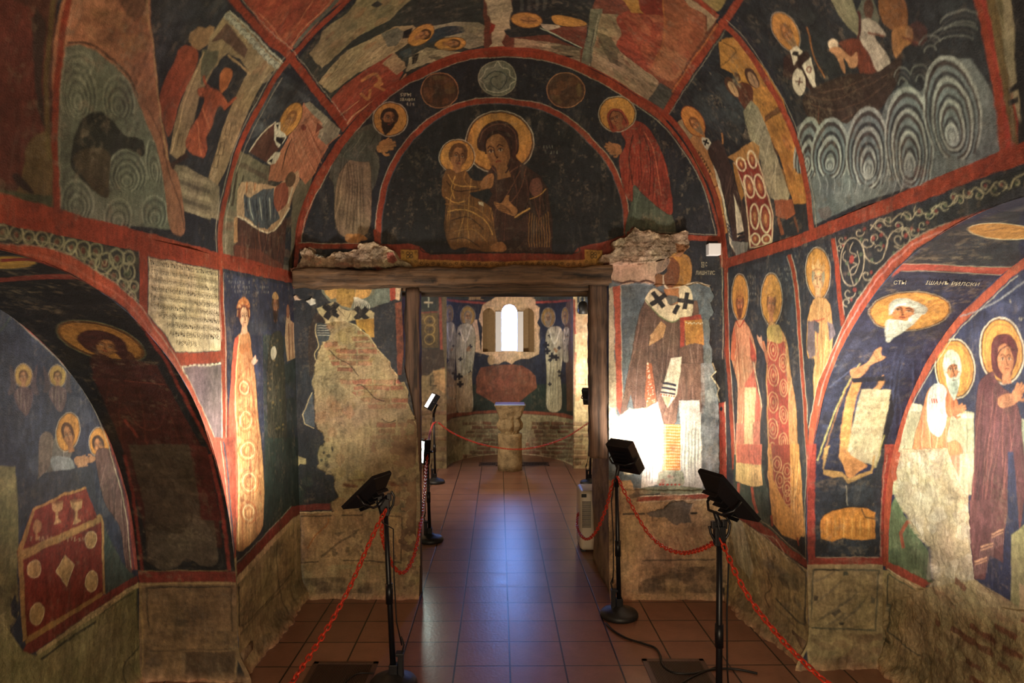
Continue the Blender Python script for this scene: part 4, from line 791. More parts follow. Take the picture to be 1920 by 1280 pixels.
# lower right of the wall and the dado
frame(0,853,3)
W_.poly("1500,-100 1700,-100 1700,300 1640,290 1540,420 1480,470",'#25332e',mot=.5)
W_.poly("1325,-100 1290,-100 1240,-100 1200,-100 1240,300 1285,650 1330,650",'#9c432c',mot=.4); W_.line("1175,0 1250,300 1290,640",'#d6a68a',1.4); 
W_.line("1262,-80 1282,100 1300,350 1318,560",'#3a4a5c',2.2); W_.line("1245,-80 1266,100 1290,350 1312,560",LINE,1.3,alpha=.7)
W_.poly("1318,640 1330,625 1640,290 1760,270 1760,320 1655,345 1520,480 1330,690",'#7c3026',mot=.3); W_.poly("1330,692 1520,482 1655,347 1760,322 1760,360 1665,372 1530,510 1335,730",'#c8ad82'); W_.line("1330,610 1380,560 1500,440 1640,285",LINE,1.2,alpha=.6)
W_.poly("1100,760 1340,740 1340,1600 1100,1600",'#a8946a',mot=.4)
dl="1290,720 1335,730 1530,510 1665,372 1760,350 1780,900 1700,1000 1350,1420 1290,1420"
W_.poly(dl,'#a8946a',mot=.4,r=.004); blotch(W_,dl,['#4a463a','#b09a70','#6c6048','#3c3c34'],110,(4,16),9,.45,1.5,-50)
W_.line("1345,740 1348,960",'#2e2c28',2.2,False,alpha=.8); W_.line("1560,500 1560,640 1600,900",'#3a362c',2,alpha=.6); W_.line("1350,960 1400,930 1560,760 1660,640",'#3a3428',2,alpha=.6); W_.line("1350,1010 1480,860 1600,740",'#4a3c2c',3,alpha=.5)
W_.line("1665,360 1665,700",'#bfa67c',5,False,alpha=.8)
# lower face of the near part of the wall stays plain plaster
W_.col[W_.V>2.035]=lin(RED); W_.col[(W_.U<3.285)&(W_.V<.6)]=lin('#a8946a')
# ---------- soffit of the left arch
A_=intL
frame(0,427,3)
A_.poly("-400,-200 1800,-200 1800,2600 -400,2600",'#16181d')
A_.poly("-300,275 0,285 180,270 300,262 430,262 520,330 440,290 300,292 100,300 0,305 -300,310",'#83352a'); A_.disc(40,197,160,36,'#a8852f'); A_.ring(40,197,165,40,'#4a4a3c',2)
A_.line("0,185 200,185 400,255 550,335 700,445 830,595 930,745 1010,905 1100,1075 1200,1275",'#7a2c22',6)
halo(A_,566,636,252,96,16,col='#9c6c28',out='#6f7450',w=2); A_.ring(566,636,240,88,'#1d1a14',1.6,16)
body="520,760 600,745 680,755 760,742 880,775 920,850 1000,990 1080,1140 1160,1290 1180,1400 1240,1700 1250,1800 850,1800 760,1500 700,1290 640,1100 570,940 520,850"
A_.poly(body,'#401a16',mot=.5); A_.folds(body,['#2a100e','#5c2a1e','#331512'],26,2.4,False,12,7,.7); A_.line("560,850 700,862 920,880",'#6a3226',2); A_.line("700,1000 800,1130 900,1120 920,1010",'#572820',2)
A_.poly("440,640 450,590 520,572 600,585 680,620 720,680 700,745 640,700 520,700",'#3d1a16',True); head(A_,600,665,62,46,14,'#8a5c30','#3d1a16',ln=.7,turn=-.3); A_.poly("505,760 540,700 600,720 680,750 720,690 760,745 700,860 560,860",'#3a1714',True,alpha=.9)
frame(0,853,3)
A_.poly("720,-60 1060,-60 1150,150 1210,400 1225,600 1130,622 1050,575 990,635 900,640 830,600 815,300",'#45382c',mot=.5); A_.poly("1060,-60 1160,-40 1240,370 1130,360 1110,200",'#4c1c18',mot=.4); blotch(A_,"760,0 1080,0 1210,400 1210,600 830,600",['#5a4a3a','#332a24'],50,(5,16),3,.4)
A_.poly("835,560 900,640 990,635 1050,578 1130,622 1225,605 1200,440 1100,350 1020,440 860,420",'#5c5044',True,alpha=.6)
A_.line("775,-100 700,-200",'#702a20',5); A_.poly("760,640 800,655 1290,655 1330,650 1330,715 790,715",'#7a2c22',mot=.3); A_.line("800,652 1285,652",'#9c7c50',1,False); A_.line("700,0 760,300 800,650",'#6e2820',6); A_.line("1180,0 1245,300 1290,650",'#7c2c24',7)
A_.poly("760,715 1340,715 1340,1420 760,1420",'#84684a',mot=.4,r=.003); blotch(A_,"790,720 1330,720 1330,1400 790,1400",['#5a4430','#836748','#4a3828','#74583c'],120,(5,20),6,.4,1.4); A_.line("790,722 1335,722",'#a3885c',4,False); A_.line("795,722 800,1000 810,1250",'#96794e',3,False)
for l in ("825,742 1300,742","830,742 836,960","1300,750 1305,990"): A_.line(l,'#2c241c',3,False,alpha=.8)
A_.poly("1045,1110 1330,1100 1330,1240 1050,1240",'#3f2e24',alpha=.7,jg=1.5); A_.line("820,1100 1060,1095 1320,1090",'#3a2c22',2.4,alpha=.6); A_.line("1335,720 1338,1250",'#a88c64',2.4,False,alpha=.7); A_.line("800,1255 1000,1262 1150,1248 1340,1256",'#b5654c',3,False)
# ---------- recess of the left arch
R_=recL
frame(0,427,3)
R_.poly("-300,-100 900,-100 900,2600 -300,2600",'#2f3648',mot=.5)
blotch(R_,"-50,450 300,700 600,1200 760,1900 0,1900 -50,900",['#454d64','#1e222c','#555c68'],120,(5,22),5,.35)
def seraph(x,y,a,b,s):
    halo(R_,x,y,a,b,0,col='#a08444',w=1.2); head(R_,x,y+8,a*.42,b*.46,0,'#96704c','#5a4028'); R_.poly([(x-a*.9,y+b*1.3),(x,y+b*.9),(x+a*.95,y+b*1.3),(x+a,y+b*2.4),(x+a*.4,y+b*3.5),(x-a*.3,y+b*3.1),(x-a*1.05,y+b*2.0)],'#5c4c50',True,mot=.5); R_.folds([(x-a*.9,y+b*1.3),(x,y+b*.9),(x+a*.95,y+b*1.3),(x+a,y+b*2.4),(x+a*.4,y+b*3.5),(x-a*.3,y+b*3.1)],['#8a8078','#33333c'],8,1.5)
    for q in (-1,1): R_.poly([(x+q*a*.8,y+b*.4),(x+q*a*1.7,y-b*1.0),(x+q*a*1.5,y+b*.7),(x+q*a*1.8,y+b*1.6),(x+q*a*1.1,y+b*1.5)],'#54484a',True,alpha=.7)
seraph(133,833,48,64,1); seraph(325,832,46,58,1)
# two angels bending over the red chest
robe(R_,"300,1190 350,1180 420,1230 400,1290 330,1500 250,1560 200,1600 210,1400 250,1290",'#5f5c58',n=12,seed=3,light='#a3a098'); R_.poly("225,1180 260,1140 300,1180 280,1330 220,1400 215,1280",'#6a5c54',True,mot=.4)
R_.poly("290,1290 400,1300 420,1380 360,1400 300,1370",'#7c8486',True,mot=.4)
halo(R_,383,1148,64,108,8,w=1.5); head(R_,385,1170,28,56,-12,'#9a6c44','#4a3020')
halo(R_,562,1205,58,82,0,w=1.4); head(R_,556,1225,26,44,-10,'#9a6c44','#3c2a20'); 
robe(R_,"540,1270 600,1240 660,1300 720,1480 745,1700 750,1900 720,1960 680,1700 600,1560 560,1420",'#5c4440',n=14,seed=8,light='#8a7068'); hand(R_,430,1310,70,-10,'#a87c58'); hand(R_,440,1325,60,20,'#a87c58'); hand(R_,530,1300,60,170,'#a87c58')
R_.line("-40,620 20,560 60,500",'#4a5a48',3,alpha=.5)
frame(0,853,3)
R_.poly("-200,60 90,60 110,400 100,700 110,900 20,1000 -200,1400",'#6c6a48',mot=.5); blotch(R_,"-60,60 90,60 110,900 -60,1200",['#8c8458','#4a4a38','#9a8a60'],60,(5,18),4,.4)
R_.poly("580,400 700,620 760,680 590,790",'#3a4844',mot=.4); R_.poly("250,100 380,80 520,60 560,330 480,180 370,215 190,300 110,420 100,250",'#2f3440',mot=.5)
R_.poly("98,545 185,305 370,212 482,176 545,335 568,380 585,780 148,1040 118,700",'#7a2c20',mot=.35); R_.poly("100,540 190,300 365,212 480,176 490,186 372,226 200,310 122,560",'#a87c44')
R_.poly("104,545 560,345 566,375 116,595",'#a8824a',mot=.3); scribble(R_,170,470,520,470,1,'#e0cc9a',30,.8,4); R_.poly("104,560 130,560 150,1030 128,1050",'#a5804a'); R_.poly("140,1050 150,1020 575,770 585,800 150,1075",'#9c7440'); R_.line("545,345 575,380 588,780",'#a8824a',4)
for (x,y,a,b) in ((193,642,38,54),(510,475,32,50),(517,710,34,60),(208,890,38,62)): R_.disc(x,y,a,b,'#b5925c',6,mot=.4); R_.ring(x,y,a,b,'#e0cc9a',1,6)
R_.poly("316,655 362,562 418,615 374,735",'#b5925c',mot=.4); R_.line("316,655 362,562 418,615 374,735 316,655",'#e0cc9a',1,False)
for (x,y,s) in ((325,300,1),(432,290,1.05)): 
    R_.poly([(x-36*s,y-34*s),(x+34*s,y-38*s),(x+28*s,y+6*s),(x+6*s,y+22*s),(x+4*s,y+60*s),(x+26*s,y+76*s),(x-22*s,y+96*s),(x-10*s,y+66*s),(x-8*s,y+22*s),(x-28*s,y+6*s)],'#b08a5c',mot=.3); R_.disc(x,y-34*s,34*s,9*s,'#8c5c3c',-4)
R_.poly("212,358 236,390 226,430 212,440 222,470 204,476 204,440 190,420 192,385",'#a5784c',True)
R_.poly("130,1100 150,1060 580,790 770,675 780,712 560,850 205,1105 140,1125",'#74302a',mot=.3); R_.poly("205,1110 560,852 778,714 780,745 560,890 215,1140",'#b8a276',jg=.6); 
dd="-200,950 20,890 60,1000 130,1100 205,1130 560,890 770,745 800,1420 -200,1420"
R_.poly(dd,'#8a8258',mot=.4,r=.004); blotch(R_,dd,['#a3986c','#6c6a48','#9a8a60','#7a7452'],170,(6,24),9,.35,1.4,-25)
R_.line("228,1150 380,1040 540,935",'#2c3030',4,False,alpha=.9); R_.line("560,895 680,815 750,775",'#3c4434',2,False,alpha=.8); R_.line("770,750 775,950 790,1060 700,1180 690,1300",'#3c4034',3,alpha=.7)
for k in range(20):
    x=300+k*22; R_.line([(x,1010-k*14+(k%3)*20),(x+26,1020-k*14),(x+40,1050-k*14),(x+30,1080-k*14)],'#5c5c40',1.2,alpha=.7)
R_.poly("60,840 90,770 110,860 100,930 70,900",'#2e3440',jg=1.4); R_.line("115,1110 60,1000 10,930",'#a89c70',2.4,alpha=.6)
# border along the recess arch
frame(0,427,3)
bo="0,412 120,512 280,652 400,780 480,872 560,1010 610,1130 660,1290 700,1430 735,1600 755,1750 765,1920"
R_.line(bo,'#9a4a40',14); R_.line("0,436 110,534 262,672 380,795 455,890 535,1030 582,1140 630,1290 672,1440 708,1610 728,1760 740,1910",LINE,1.3,alpha=.7); 
frame(0,853,3)
R_.line("205,-60 690,100",'#000',0,alpha=0) if False else None
R_.line("640,0 680,150 715,300 740,500 758,680",'#1e3048',2.2,alpha=.7)
# ---------- right wall
W_=wallR
frame(1280,427,3)
W_.poly("100,-400 2600,-400 2600,2600 100,2600",'#272b33',mot=.3)
W_.poly("235,245 600,150 850,60 900,560 800,900 720,1200 690,1280 690,1700 290,1400 250,700",'#272d36',mot=.5)
blotch(W_,"240,250 600,150 690,1280 700,1900 290,1400",['#39424e','#1a1d22','#444c50'],120,(5,18),4,.35)
frame(1280,427,3)
# slim crowned pair
def roundel(x,y,a,b,c='#c79a64',w=1.8):
    W_.ring(x,y,a,b,c,w,-4); W_.ring(x,y,a*.55,b*.6,c,w*.7,-4); W_.disc(x,y,a*.22,b*.25,c,alpha=.7)
halo(W_,320,388,46,130,-1,w=1.3); head(W_,318,430,19,46,0,'#b06c44','#7a4a2c',beard='#7c4a2c',crown='#b07834',ln=.7)
k1="300,520 345,520 378,570 400,640 412,720 410,860 430,960 445,1010 440,1060 425,1280 436,1420 300,1400 292,1280 300,1100 305,900 275,740 272,640 285,560"
robe(W_,k1,'#bf8660',dark='#8a3c2a',light='#dcb48c',n=14,w=1.6,seed=2,alpha=.6)
W_.poly("372,600 410,720 405,760 380,740 378,640",'#b04c38',True); W_.poly("285,560 300,640 292,730 302,745 280,745 270,720",'#b86440',True)
W_.poly("345,880 400,800 432,1000 430,1280 436,1360 350,1330 330,1280 340,1000",'#c0604a',mot=.3); W_.poly("345,900 410,900 395,1290 340,1290",'#e0bc88',mot=.2)
W_.poly("298,1100 345,1100 340,1420 295,1400",'#c97a60',mot=.3); W_.poly("395,1090 432,1080 438,1420 394,1420",'#c97a60',mot=.3); W_.line("395,760 420,880 442,1010",'#e0c49a',2); W_.line("300,520 320,555 345,515",'#a03c2c',2.4)
halo(W_,500,400,58,144,0,w=1.3); head(W_,500,430,20,62,0,'#b5784c','#7a5234',crown='#b58238',ln=.7)
k2="485,545 530,545 565,590 590,660 612,840 635,1000 650,1280 690,1700 640,1720 560,1690 500,1600 482,1280 470,1000 468,760"
robe(W_,k2,'#b98a50',dark='#8a5428',light='#d8b480',n=16,w=1.8,seed=5,alpha=.55)
W_.poly("475,640 575,640 590,900 598,1280 600,1500 500,1440 490,1280 475,900",'#9a4030',mot=.35)
for y in (690,830,980,1130,1270,1390): roundel(508,y,28,58); roundel(566,y+70,22,48)
W_.poly("480,560 545,550 560,640 520,650 478,620",'#a8904c',True); W_.poly("415,605 432,620 440,608 450,650 468,690 464,705 448,690 425,645",'#c09070',True); W_.line("450,640 462,700 475,760",'#a86a44',5)
# line between and third figure
W_.line("602,150 625,260 645,420 662,640 678,860 688,1100 700,1280",RED,7); W_.line("614,150 637,260 656,420 673,640 689,860 699,1100",LINE,1.2,alpha=.7); W_.line("590,158 614,270 634,430 652,640 668,860 680,1100 690,1280",LINE,1,alpha=.5)
halo(W_,762,256,72,140,-2,w=1.5); head(W_,762,290,30,62,0,'#c59a68','#8a8468',crown='#c3995c',ln=.9,turn=-.3)
k3="745,395 800,390 838,450 850,580 840,700 820,760 790,860 750,990 738,1100 735,860 745,740 705,720 700,560 715,450"
robe(W_,k3,'#bd9052',dark='#8a5428',light='#dcbc84',n=14,w=1.7,seed=7,alpha=.55); W_.poly("705,520 745,520 750,720 720,735 702,680",'#6a5c60',mot=.4); W_.poly("820,520 850,540 865,600 830,640",'#6c6468'); W_.line("735,520 805,510",'#a84830',3); W_.line("762,520 765,740",'#b86a4c',2); W_.poly("740,515 775,530 772,600 738,570",'#4c4a50')
scribble(W_,250,310,280,340,1,'#a09c84',24,.7,2); scribble(W_,360,260,420,420,5,'#8a8c84',18,.6,3); scribble(W_,540,220,620,300,3,'#8a8c84',18,.6,4); scribble(W_,632,140,664,180,1,'#8a8c84',20,.6,4); scribble(W_,800,100,850,170,2,'#8a8c84',18,.6,4)
# vine panel
W_.line("848,60 870,200 885,350 900,480 908,560",RED,9); W_.line("862,50 885,200 900,350 914,490",LINE,1.1,alpha=.6)
W_.poly("870,50 1150,-60 1500,-180 2000,-380 2000,-300 1600,-60 1400,20 1200,160 1080,300 960,470 925,520 900,380",'#20262a',mot=.4)
vc='#a8a282'
W_.ring(960,190,68,140,vc,1.6,4); W_.line("965,80 945,130 985,160 945,190 990,210 950,240 965,320",vc,1.4); W_.line("920,130 905,170 935,200 950,260 975,260 1000,190 990,130",vc,1.3); W_.disc(958,180,14,24,'#8a3a30')
W_.line("1060,-20 1150,60 1140,150 1100,200 1040,170 1020,110",vc,1.6); W_.line("1140,150 1170,40 1240,0 1280,60 1240,110 1190,100",vc,1.6); 
for (x,y,r_,a0) in ((1040,80,40,0),(1090,60,34,90),(1110,120,26,200),(1220,60,40,40),(1260,20,30,120),(1000,20,30,0),(900,70,24,40),(890,110,20,90),(940,370,36,0),(930,420,26,90),(1040,270,30,40),(1300,20,30,0),(1350,-20,30,60)):
    W_.line([(x+r_*(1-j/16)*math.cos(j*.45+math.radians(a0)),y+r_*(1-j/16)*math.sin(j*.45+math.radians(a0))) for j in range(14)],vc,1.4); W_.disc(x+r_*.9,y-r_*.5,r_*.3,r_*.35,['#8a3a30','#4c5c40'][int(x+y)%2],alpha=.7)
for (x,y) in ((1010,150),(930,200),(985,300),(1000,370),(1070,180),(1120,90),(1190,140),(1010,60),(940,260),(1240,100)): W_.disc(x,y,9,12,'#4a5a44')
frame(1280,0,3)
W_.line("1060,1290 1110,1230 1170,1250 1220,1200 1280,1230 1320,1180 1380,1200 1440,1140 1500,1160 1540,1100 1600,1110 1640,1060 1700,1090 1760,1030 1830,1060 1860,1000 1940,960",vc,1.8)
for k,(x,y) in enumerate(((1110,1270),(1160,1240),(1210,1270),(1260,1220),(1330,1180),(1380,1200),(1420,1180),(1470,1150),(1520,1110),(1560,1130),(1610,1090),(1660,1100),(1700,1050),(1750,1070),(1790,1040),(1870,1030))):
    r_=34; W_.line([(x+r_*(1-j/16)*math.cos((1 if k%2 else -1)*j*.5+k),y+r_*(1-j/16)*math.sin((1 if k%2 else -1)*j*.5+k)) for j in range(13)],vc,1.5); W_.disc(x,y,10,10,['#7a3430','#4c5c40'][k%2],alpha=.7)
frame(1280,427,3)
# arch border
W_.poly("2000,-190 1900,-150 1700,-90 1500,-30 1380,15 1240,105 1100,250 960,450 890,590 820,740 765,870 730,1000 708,1130 706,1290 706,1420 752,1420 756,1280 772,1130 800,1000 850,850 900,720 970,570 1060,410 1180,250 1320,110 1480,20 1700,-40 2000,-110",'#9c452a',mot=.4)
W_.line("1500,-30 1380,15 1240,105 1100,250 960,450 890,590 820,740 765,870 730,1000 705,1130",LINE,1.2,alpha=.7); W_.line("1460,20 1300,90 1150,230 1030,390 930,560 860,700 800,860 760,1000",'#c9968a',2.6,alpha=.6)
W_.line("240,205 250,700 270,1000 285,1280 290,1360",RED,8,False); W_.line("250,250 262,700 280,1000 292,1280",LINE,1.3,False,alpha=.7)
frame(1280,853,3)
W_.poly("690,-60 752,-60 742,250 745,580 730,660 700,650 700,300",'#9c3c30',mot=.35); W_.line("745,-60 738,250 738,590",LINE,1,False,alpha=.6); W_.line("695,0 690,300 688,580",LINE,1,False,alpha=.6)
W_.poly("285,0 430,0 480,200 490,400 560,480 690,585 620,560 380,340 290,240",'#3c4a44',mot=.4); blotch(W_,"290,60 470,60 490,400 300,260",['#54645c','#28322e'],30,(4,12),3,.4)
W_.poly("295,-60 445,-60 440,60 450,170 400,180 300,150 298,50",'#e0b878',mot=.3); W_.poly("298,-60 445,-60 440,55 300,45",'#c86a54',mot=.2); W_.line("316,160 312,250",'#b5523c',5); W_.line("390,180 400,260 420,330",'#b5523c',5,False)
W_.poly("480,-60 650,-60 685,420 650,480 560,450 500,380 480,100",'#c88f48',mot=.35); W_.poly("498,-60 600,-60 606,300 570,270 510,140",'#93402e',mot=.3)
for (x,y) in ((530,50),(585,90),(545,140),(585,190),(590,240)): W_.ring(x,y,24,44,'#c79a64',1.6); W_.ring(x,y,12,22,'#c79a64',1.2)
W_.folds("600,-60 650,-60 685,420 650,480 610,300",['#8a5a2c','#e6bc7c'],8,1.6,False); W_.line("495,340 500,400",'#a8482c',4); W_.line("640,460 648,510",'#a8482c',3)
W_.poly("120,210 210,215 290,290 380,345 500,430 620,540 735,610 720,650 600,570 450,450 340,370 260,320 120,250",'#8a382c',mot=.3); W_.line("290,275 380,330 500,415 620,525 690,580",LINE,1.2,alpha=.6); W_.line("290,345 450,460 600,580 700,650",'#cdb98e',2.6,alpha=.9)
dr="180,280 350,380 450,465 600,590 730,670 740,1420 400,1420 180,960"
W_.poly(dr,'#b09a6e',mot=.4,r=.005); blotch(W_,dr,['#b8a67c','#6c6450','#8a7a58','#4c4a40','#a8966c'],180,(5,20),9,.4,1.5,40)
W_.poly("285,330 340,380 400,640 380,700 300,600 270,450",'#b8b09a',mot=.3,alpha=.7)
for k in range(14): W_.line([(290+k*12,350+k*8),(310+k*18,480),(330+k*24,640)],['#d0c8b0','#6c6a60'][k%2],1.8,alpha=.5,taper=True)
W_.line("575,555 640,610 690,660 690,960 640,930 520,800",'#4a4e4c',3,False,alpha=.8); W_.line("500,830 600,930 680,1000",'#8a7c60',3,alpha=.7); W_.line("480,680 500,740 460,790 490,860",'#3c342a',2.2,alpha=.7)
blotch(W_,"380,450 620,650 680,900 560,860",['#5c5c58','#7a7668','#3c3c3a'],40,(4,12),3,.5,1.8,50)
W_.col[W_.V>2.125]=lin(RED); W_.col[(W_.U<3.415)&(W_.V<.42)]=lin('#b09a6e')
# ---------- soffit of the right arch
A_=intR
frame(1280,427,3)
A_.poly("400,-500 2600,-500 2600,2600 400,2600",'#252a40',mot=.4)
A_.poly("1230,230 1480,20 1900,-120 1900,180 1860,230",'#2c3038',mot=.4); blotch(A_,"1250,200 1480,20 1900,-60 1900,200",['#3c4044','#20242a'],30,(5,18),3,.4)
blotch(A_,"800,900 1000,560 1240,260 1800,280 1300,900 1180,1280 780,1280",['#3a4266','#181b28','#4a5270'],130,(5,18),3,.35)
A_.poly("1200,215 1240,200 1500,215 1860,225 1960,230 1960,265 1850,262 1500,245 1230,240 1180,280",'#a04436',mot=.3); A_.line("1240,203 1500,212 1880,222",LINE,1,alpha=.6); A_.line("1230,243 1500,250 1860,265",LINE,1,alpha=.6)
A_.disc(1800,22,190,46,'#b5823c',4,mot=.4); A_.ring(1800,22,190,46,'#c0b48c',1.4,4); A_.line("1700,20 1850,0 1960,20",'#7a5228',1.3)
halo(A_,1278,466,226,108,-4,w=2); A_.ring(1278,466,236,114,'#1b1d28',2,-4)
mon="1090,570 1140,560 1200,600 1320,585 1420,620 1460,700 1400,800 1330,900 1260,1080 1200,1300 1160,1420 1170,1500 1090,1560 1050,1550 860,1530 840,1500 930,1200 980,1050 900,1000 940,860 1060,770 1120,700"
A_.poly(mon,'#262b48',mot=.5); A_.folds(mon,['#12142a','#4c5680','#1a1c2c','#3a4468'],60,2.0,False,-8,5,.6); blotch(A_,mon,['#343c60','#181a2c','#454e74'],60,(3,12),4,.4,1.6,60)
A_.line("830,900 920,820 1000,760",'#4a5270',1.6); A_.line("760,1310 800,1200 870,1000 930,880 1000,760",'#a8a05c',2.4); A_.line("790,1300 900,950 980,820",'#c58a48',2,alpha=.5)
A_.poly("880,1290 890,1150 920,960 960,850 1010,870 980,960 960,1050 930,1290 925,1400 900,1330",'#c58a4c',mot=.35)
head(A_,1250,468,70,54,8,'#b5713e','#9aa294',ln=.8,turn=-.3)
A_.poly("1165,490 1172,445 1210,420 1290,410 1350,425 1380,460 1350,488 1300,450 1220,440 1190,470",'#a8b0a4',True,mot=.25); A_.line("1180,480 1200,440 1260,425",'#e0e4d8',1.6)
be="1148,522 1170,510 1200,512 1230,516 1262,520 1290,490 1345,480 1310,530 1230,590 1180,620 1155,648 1140,620 1136,570"
A_.poly(be,'#b4b8aa',True,mot=.15); A_.folds(be,['#8a9088','#f0f0e6','#a4a89c'],22,1.3,True,14,3,.8)
A_.poly("940,810 960,790 1010,775 1050,745 1080,690 1118,668 1112,710 1140,725 1120,745 1060,770 1040,800 1000,840 960,840",'#c48a58',True); A_.poly("1130,830 1140,870 1120,900 1070,945 1058,960 1055,925 1090,895 1110,850",'#c48a58',True); A_.line("1070,700 1090,740",'#6a3c20',1.2); A_.line("1085,695 1100,730",'#6a3c20',1.2)
A_.poly("950,845 1140,835 1140,862 960,872",'#1d2030')
A_.poly("1010,908 1175,912 1150,1040 1110,1290 1090,1350 1060,1330 950,1310 915,1290 960,1100 990,980",'#b8ac8c',mot=.25)
scribble(A_,1000,1000,1130,1030,1,'#6a5c44',16,.7,2); scribble(A_,960,1130,1100,1150,1,'#6a5c44',16,.7,3); scribble(A_,930,1230,1060,1250,1,'#6a5c44',16,.7,4); blotch(A_,"1010,910 1170,915 1090,1320 925,1290 980,1000",['#b8ac88','#e0d8c0','#a49470'],40,(2,8),3,.4)
A_.poly("1175,912 1190,1050 1130,1290 1095,1330 1110,1290 1150,1040",'#181b2a'); A_.line("1140,1160 1100,1290 1080,1350",'#a8a05c',1.8)
frame(1280,853,3)
A_.poly("790,105 800,-40 830,-60 795,80 900,95 930,130 1060,90 1075,0 1085,0 1070,105 935,160",'#b08c50'); A_.poly("900,-40 960,10 1040,60 1000,90 940,130 915,80",'#c0844a',True,mot=.3)
A_.poly("745,140 900,120 935,160 1075,110 1130,-40 1150,-40 1110,580 745,580",'#262e38',mot=.5); blotch(A_,"750,150 1110,130 1100,570 750,570",['#3c4650','#1a1e24'],60,(5,18),3,.4); A_.line("925,170 928,280",'#a8a48c',1)
A_.poly("775,370 790,340 850,310 940,290 1030,298 1080,320 1078,470 1000,478 900,462 840,488 776,470",'#c07e28',mot=.35); 
for k in range(13): A_.line([(785+k*23,340),(790+k*23,400),(788+k*23,470)],['#8a4c18','#e0a850'][k%2],2.2,alpha=.7,taper=True)
A_.line("776,360 820,320 940,288 1040,296",'#16181c',2); A_.line("1005,300 1025,345 1080,352",'#2c2c28',2.2)
A_.poly("700,-60 752,-60 745,250 745,575 1110,575 1112,300 1140,-60 1210,-60 1180,60 1150,300 1140,620 730,620 705,640",'#963a2e',mot=.35); A_.line("1100,575 750,575",LINE,1,False,alpha=.6); A_.line("1112,570 1115,300 1150,0",LINE,1,alpha=.6)
A_.poly("690,615 1160,615 1160,1420 690,1420",'#b09c72',mot=.35,r=.003); blotch(A_,"700,620 1150,620 1150,1200 700,1200",['#ab9a70','#7c7054','#8a7a58'],90,(5,18),3,.35,1.6,-35)
A_.line("735,645 1100,648 1085,985 718,970 735,645",'#55584c',3.4,False,alpha=.85); A_.line("735,645 880,648",'#2a2c28',3.4,False)
for k,(a,b,c,d) in enumerate(((740,840,900,700),(760,930,1000,760),(730,720,860,650),(880,950,1040,800),(800,960,930,880))): A_.line([(a,b),((a+c)/2+8,(b+d)/2),(c,d)],['#6c665a','#4c4c48'][k%2],5,alpha=.6,taper=True)
A_.poly("830,890 880,860 890,880 850,910",'#34363a',jg=1,alpha=.8); A_.poly("740,785 765,795 755,820 735,818",'#33343a',alpha=.8); A_.poly("1060,800 1085,805 1080,840 1062,835",'#55564e',alpha=.8); A_.poly("875,940 910,942 905,958 880,955",'#3a3a36'); A_.poly("905,655 930,655 940,678 902,676",'#55584c')
blotch(A_,"690,1010 1160,1000 1160,1400 690,1400",['#7a5c48','#6a5040','#8e6e54'],70,(6,20),3,.5,1.6)
# ---------- recess of the right arch
R_=recR
frame(1280,427,3)
R_.poly("800,-400 2400,-400 2400,2600 800,2600",'#262d48',mot=.45)
blotch(R_,"1250,1000 1500,560 1930,260 1930,900 1600,1000",['#3a426a','#1a1e30','#454c66'],90,(5,20),3,.35)
R_.poly("1180,1290 1210,1100 1290,985 1340,1000 1640,1040 1640,1300 1930,1320 1930,1080 1900,1070 1650,1060 1640,1500 1180,1500",'#a3a284',mot=.4); R_.poly("1290,985 1340,995 1340,1035 1280,1030",'#c9c4a8'); R_.poly("1520,1055 1640,1045 1640,1070 1530,1080",'#c9c4a8'); R_.line("1600,1090 1600,1280",'#7a7a60',1.6,False); R_.poly("1895,1080 1930,1085 1930,1300 1900,1300",'#8a9478')
halo(R_,1530,793,106,160,-6,w=1.8); R_.ring(1530,793,112,168,'#d8cdb0',1.2,-6); R_.ring(1530,793,88,140,'#a86a34',2,-6)
pet="1400,890 1460,880 1500,920 1520,1000 1500,1100 1480,1200 1540,1200 1560,1290 1300,1340 1310,1150 1330,1080 1350,1000 1370,930"
robe(R_,pet,'#c57c50',n=12,seed=4,light='#e8b890'); R_.poly("1370,1060 1375,950 1400,890 1440,875 1480,900 1495,980 1480,1100 1450,1165 1420,1165 1385,1130",'#bcbcb4',True,mot=.3); R_.folds("1370,1060 1400,890 1480,900 1490,1000 1450,1165 1385,1130",['#8a9094','#e6e6dc'],9,1.6); 
for k in range(3): R_.line([(1400+k*14,960),(1404+k*14,985)],'#b04438',3,False)
robe(R_,"1490,920 1540,960 1545,1030 1500,1060 1480,1030",'#b5683c',n=4); hand(R_,1510,1040,90,-18,'#b5774c'); 
head(R_,1515,800,40,84,-4,'#a5663c','#aab4a4',beard='#aab8a8',turn=.4); R_.poly("1478,800 1480,740 1510,712 1545,730 1556,780 1530,760 1500,770",'#b4beae',True)
halo(R_,1795,692,122,180,-6,w=2); R_.ring(1795,692,130,190,'#d8cdb0',1.4,-6); R_.ring(1795,692,102,152,'#a86a34',2,-6)
mar="1740,810 1760,850 1800,900 1860,940 1880,1000 1900,1080 1920,1290 1920,1500 1900,1700 1900,2000 1820,2000 1740,1980 1650,1900 1610,1700 1620,1500 1640,1290 1650,1050 1660,900 1690,840"
robe(R_,mar,'#553034',dark='#33191f',light='#8a544c',n=34,w=2,seed=9,alpha=.55,ang=-4)
R_.poly("1735,760 1732,680 1750,620 1800,592 1850,605 1885,660 1880,740 1850,820 1830,880 1790,860 1750,820",'#54262a',True,mot=.3); head(R_,1812,740,46,82,-4,'#b0744a',None,ln=.8,turn=.4); R_.line("1768,780 1766,720 1790,680 1830,660 1868,690",'#3a181c',2.6); R_.line("1770,680 1850,670",'#8a6a50',1.4)
hand(R_,1860,960,100,-55,'#b5774c'); R_.poly("1780,950 1840,930 1870,970 1850,1000 1790,1010 1770,985",'#a8704c',True); pass
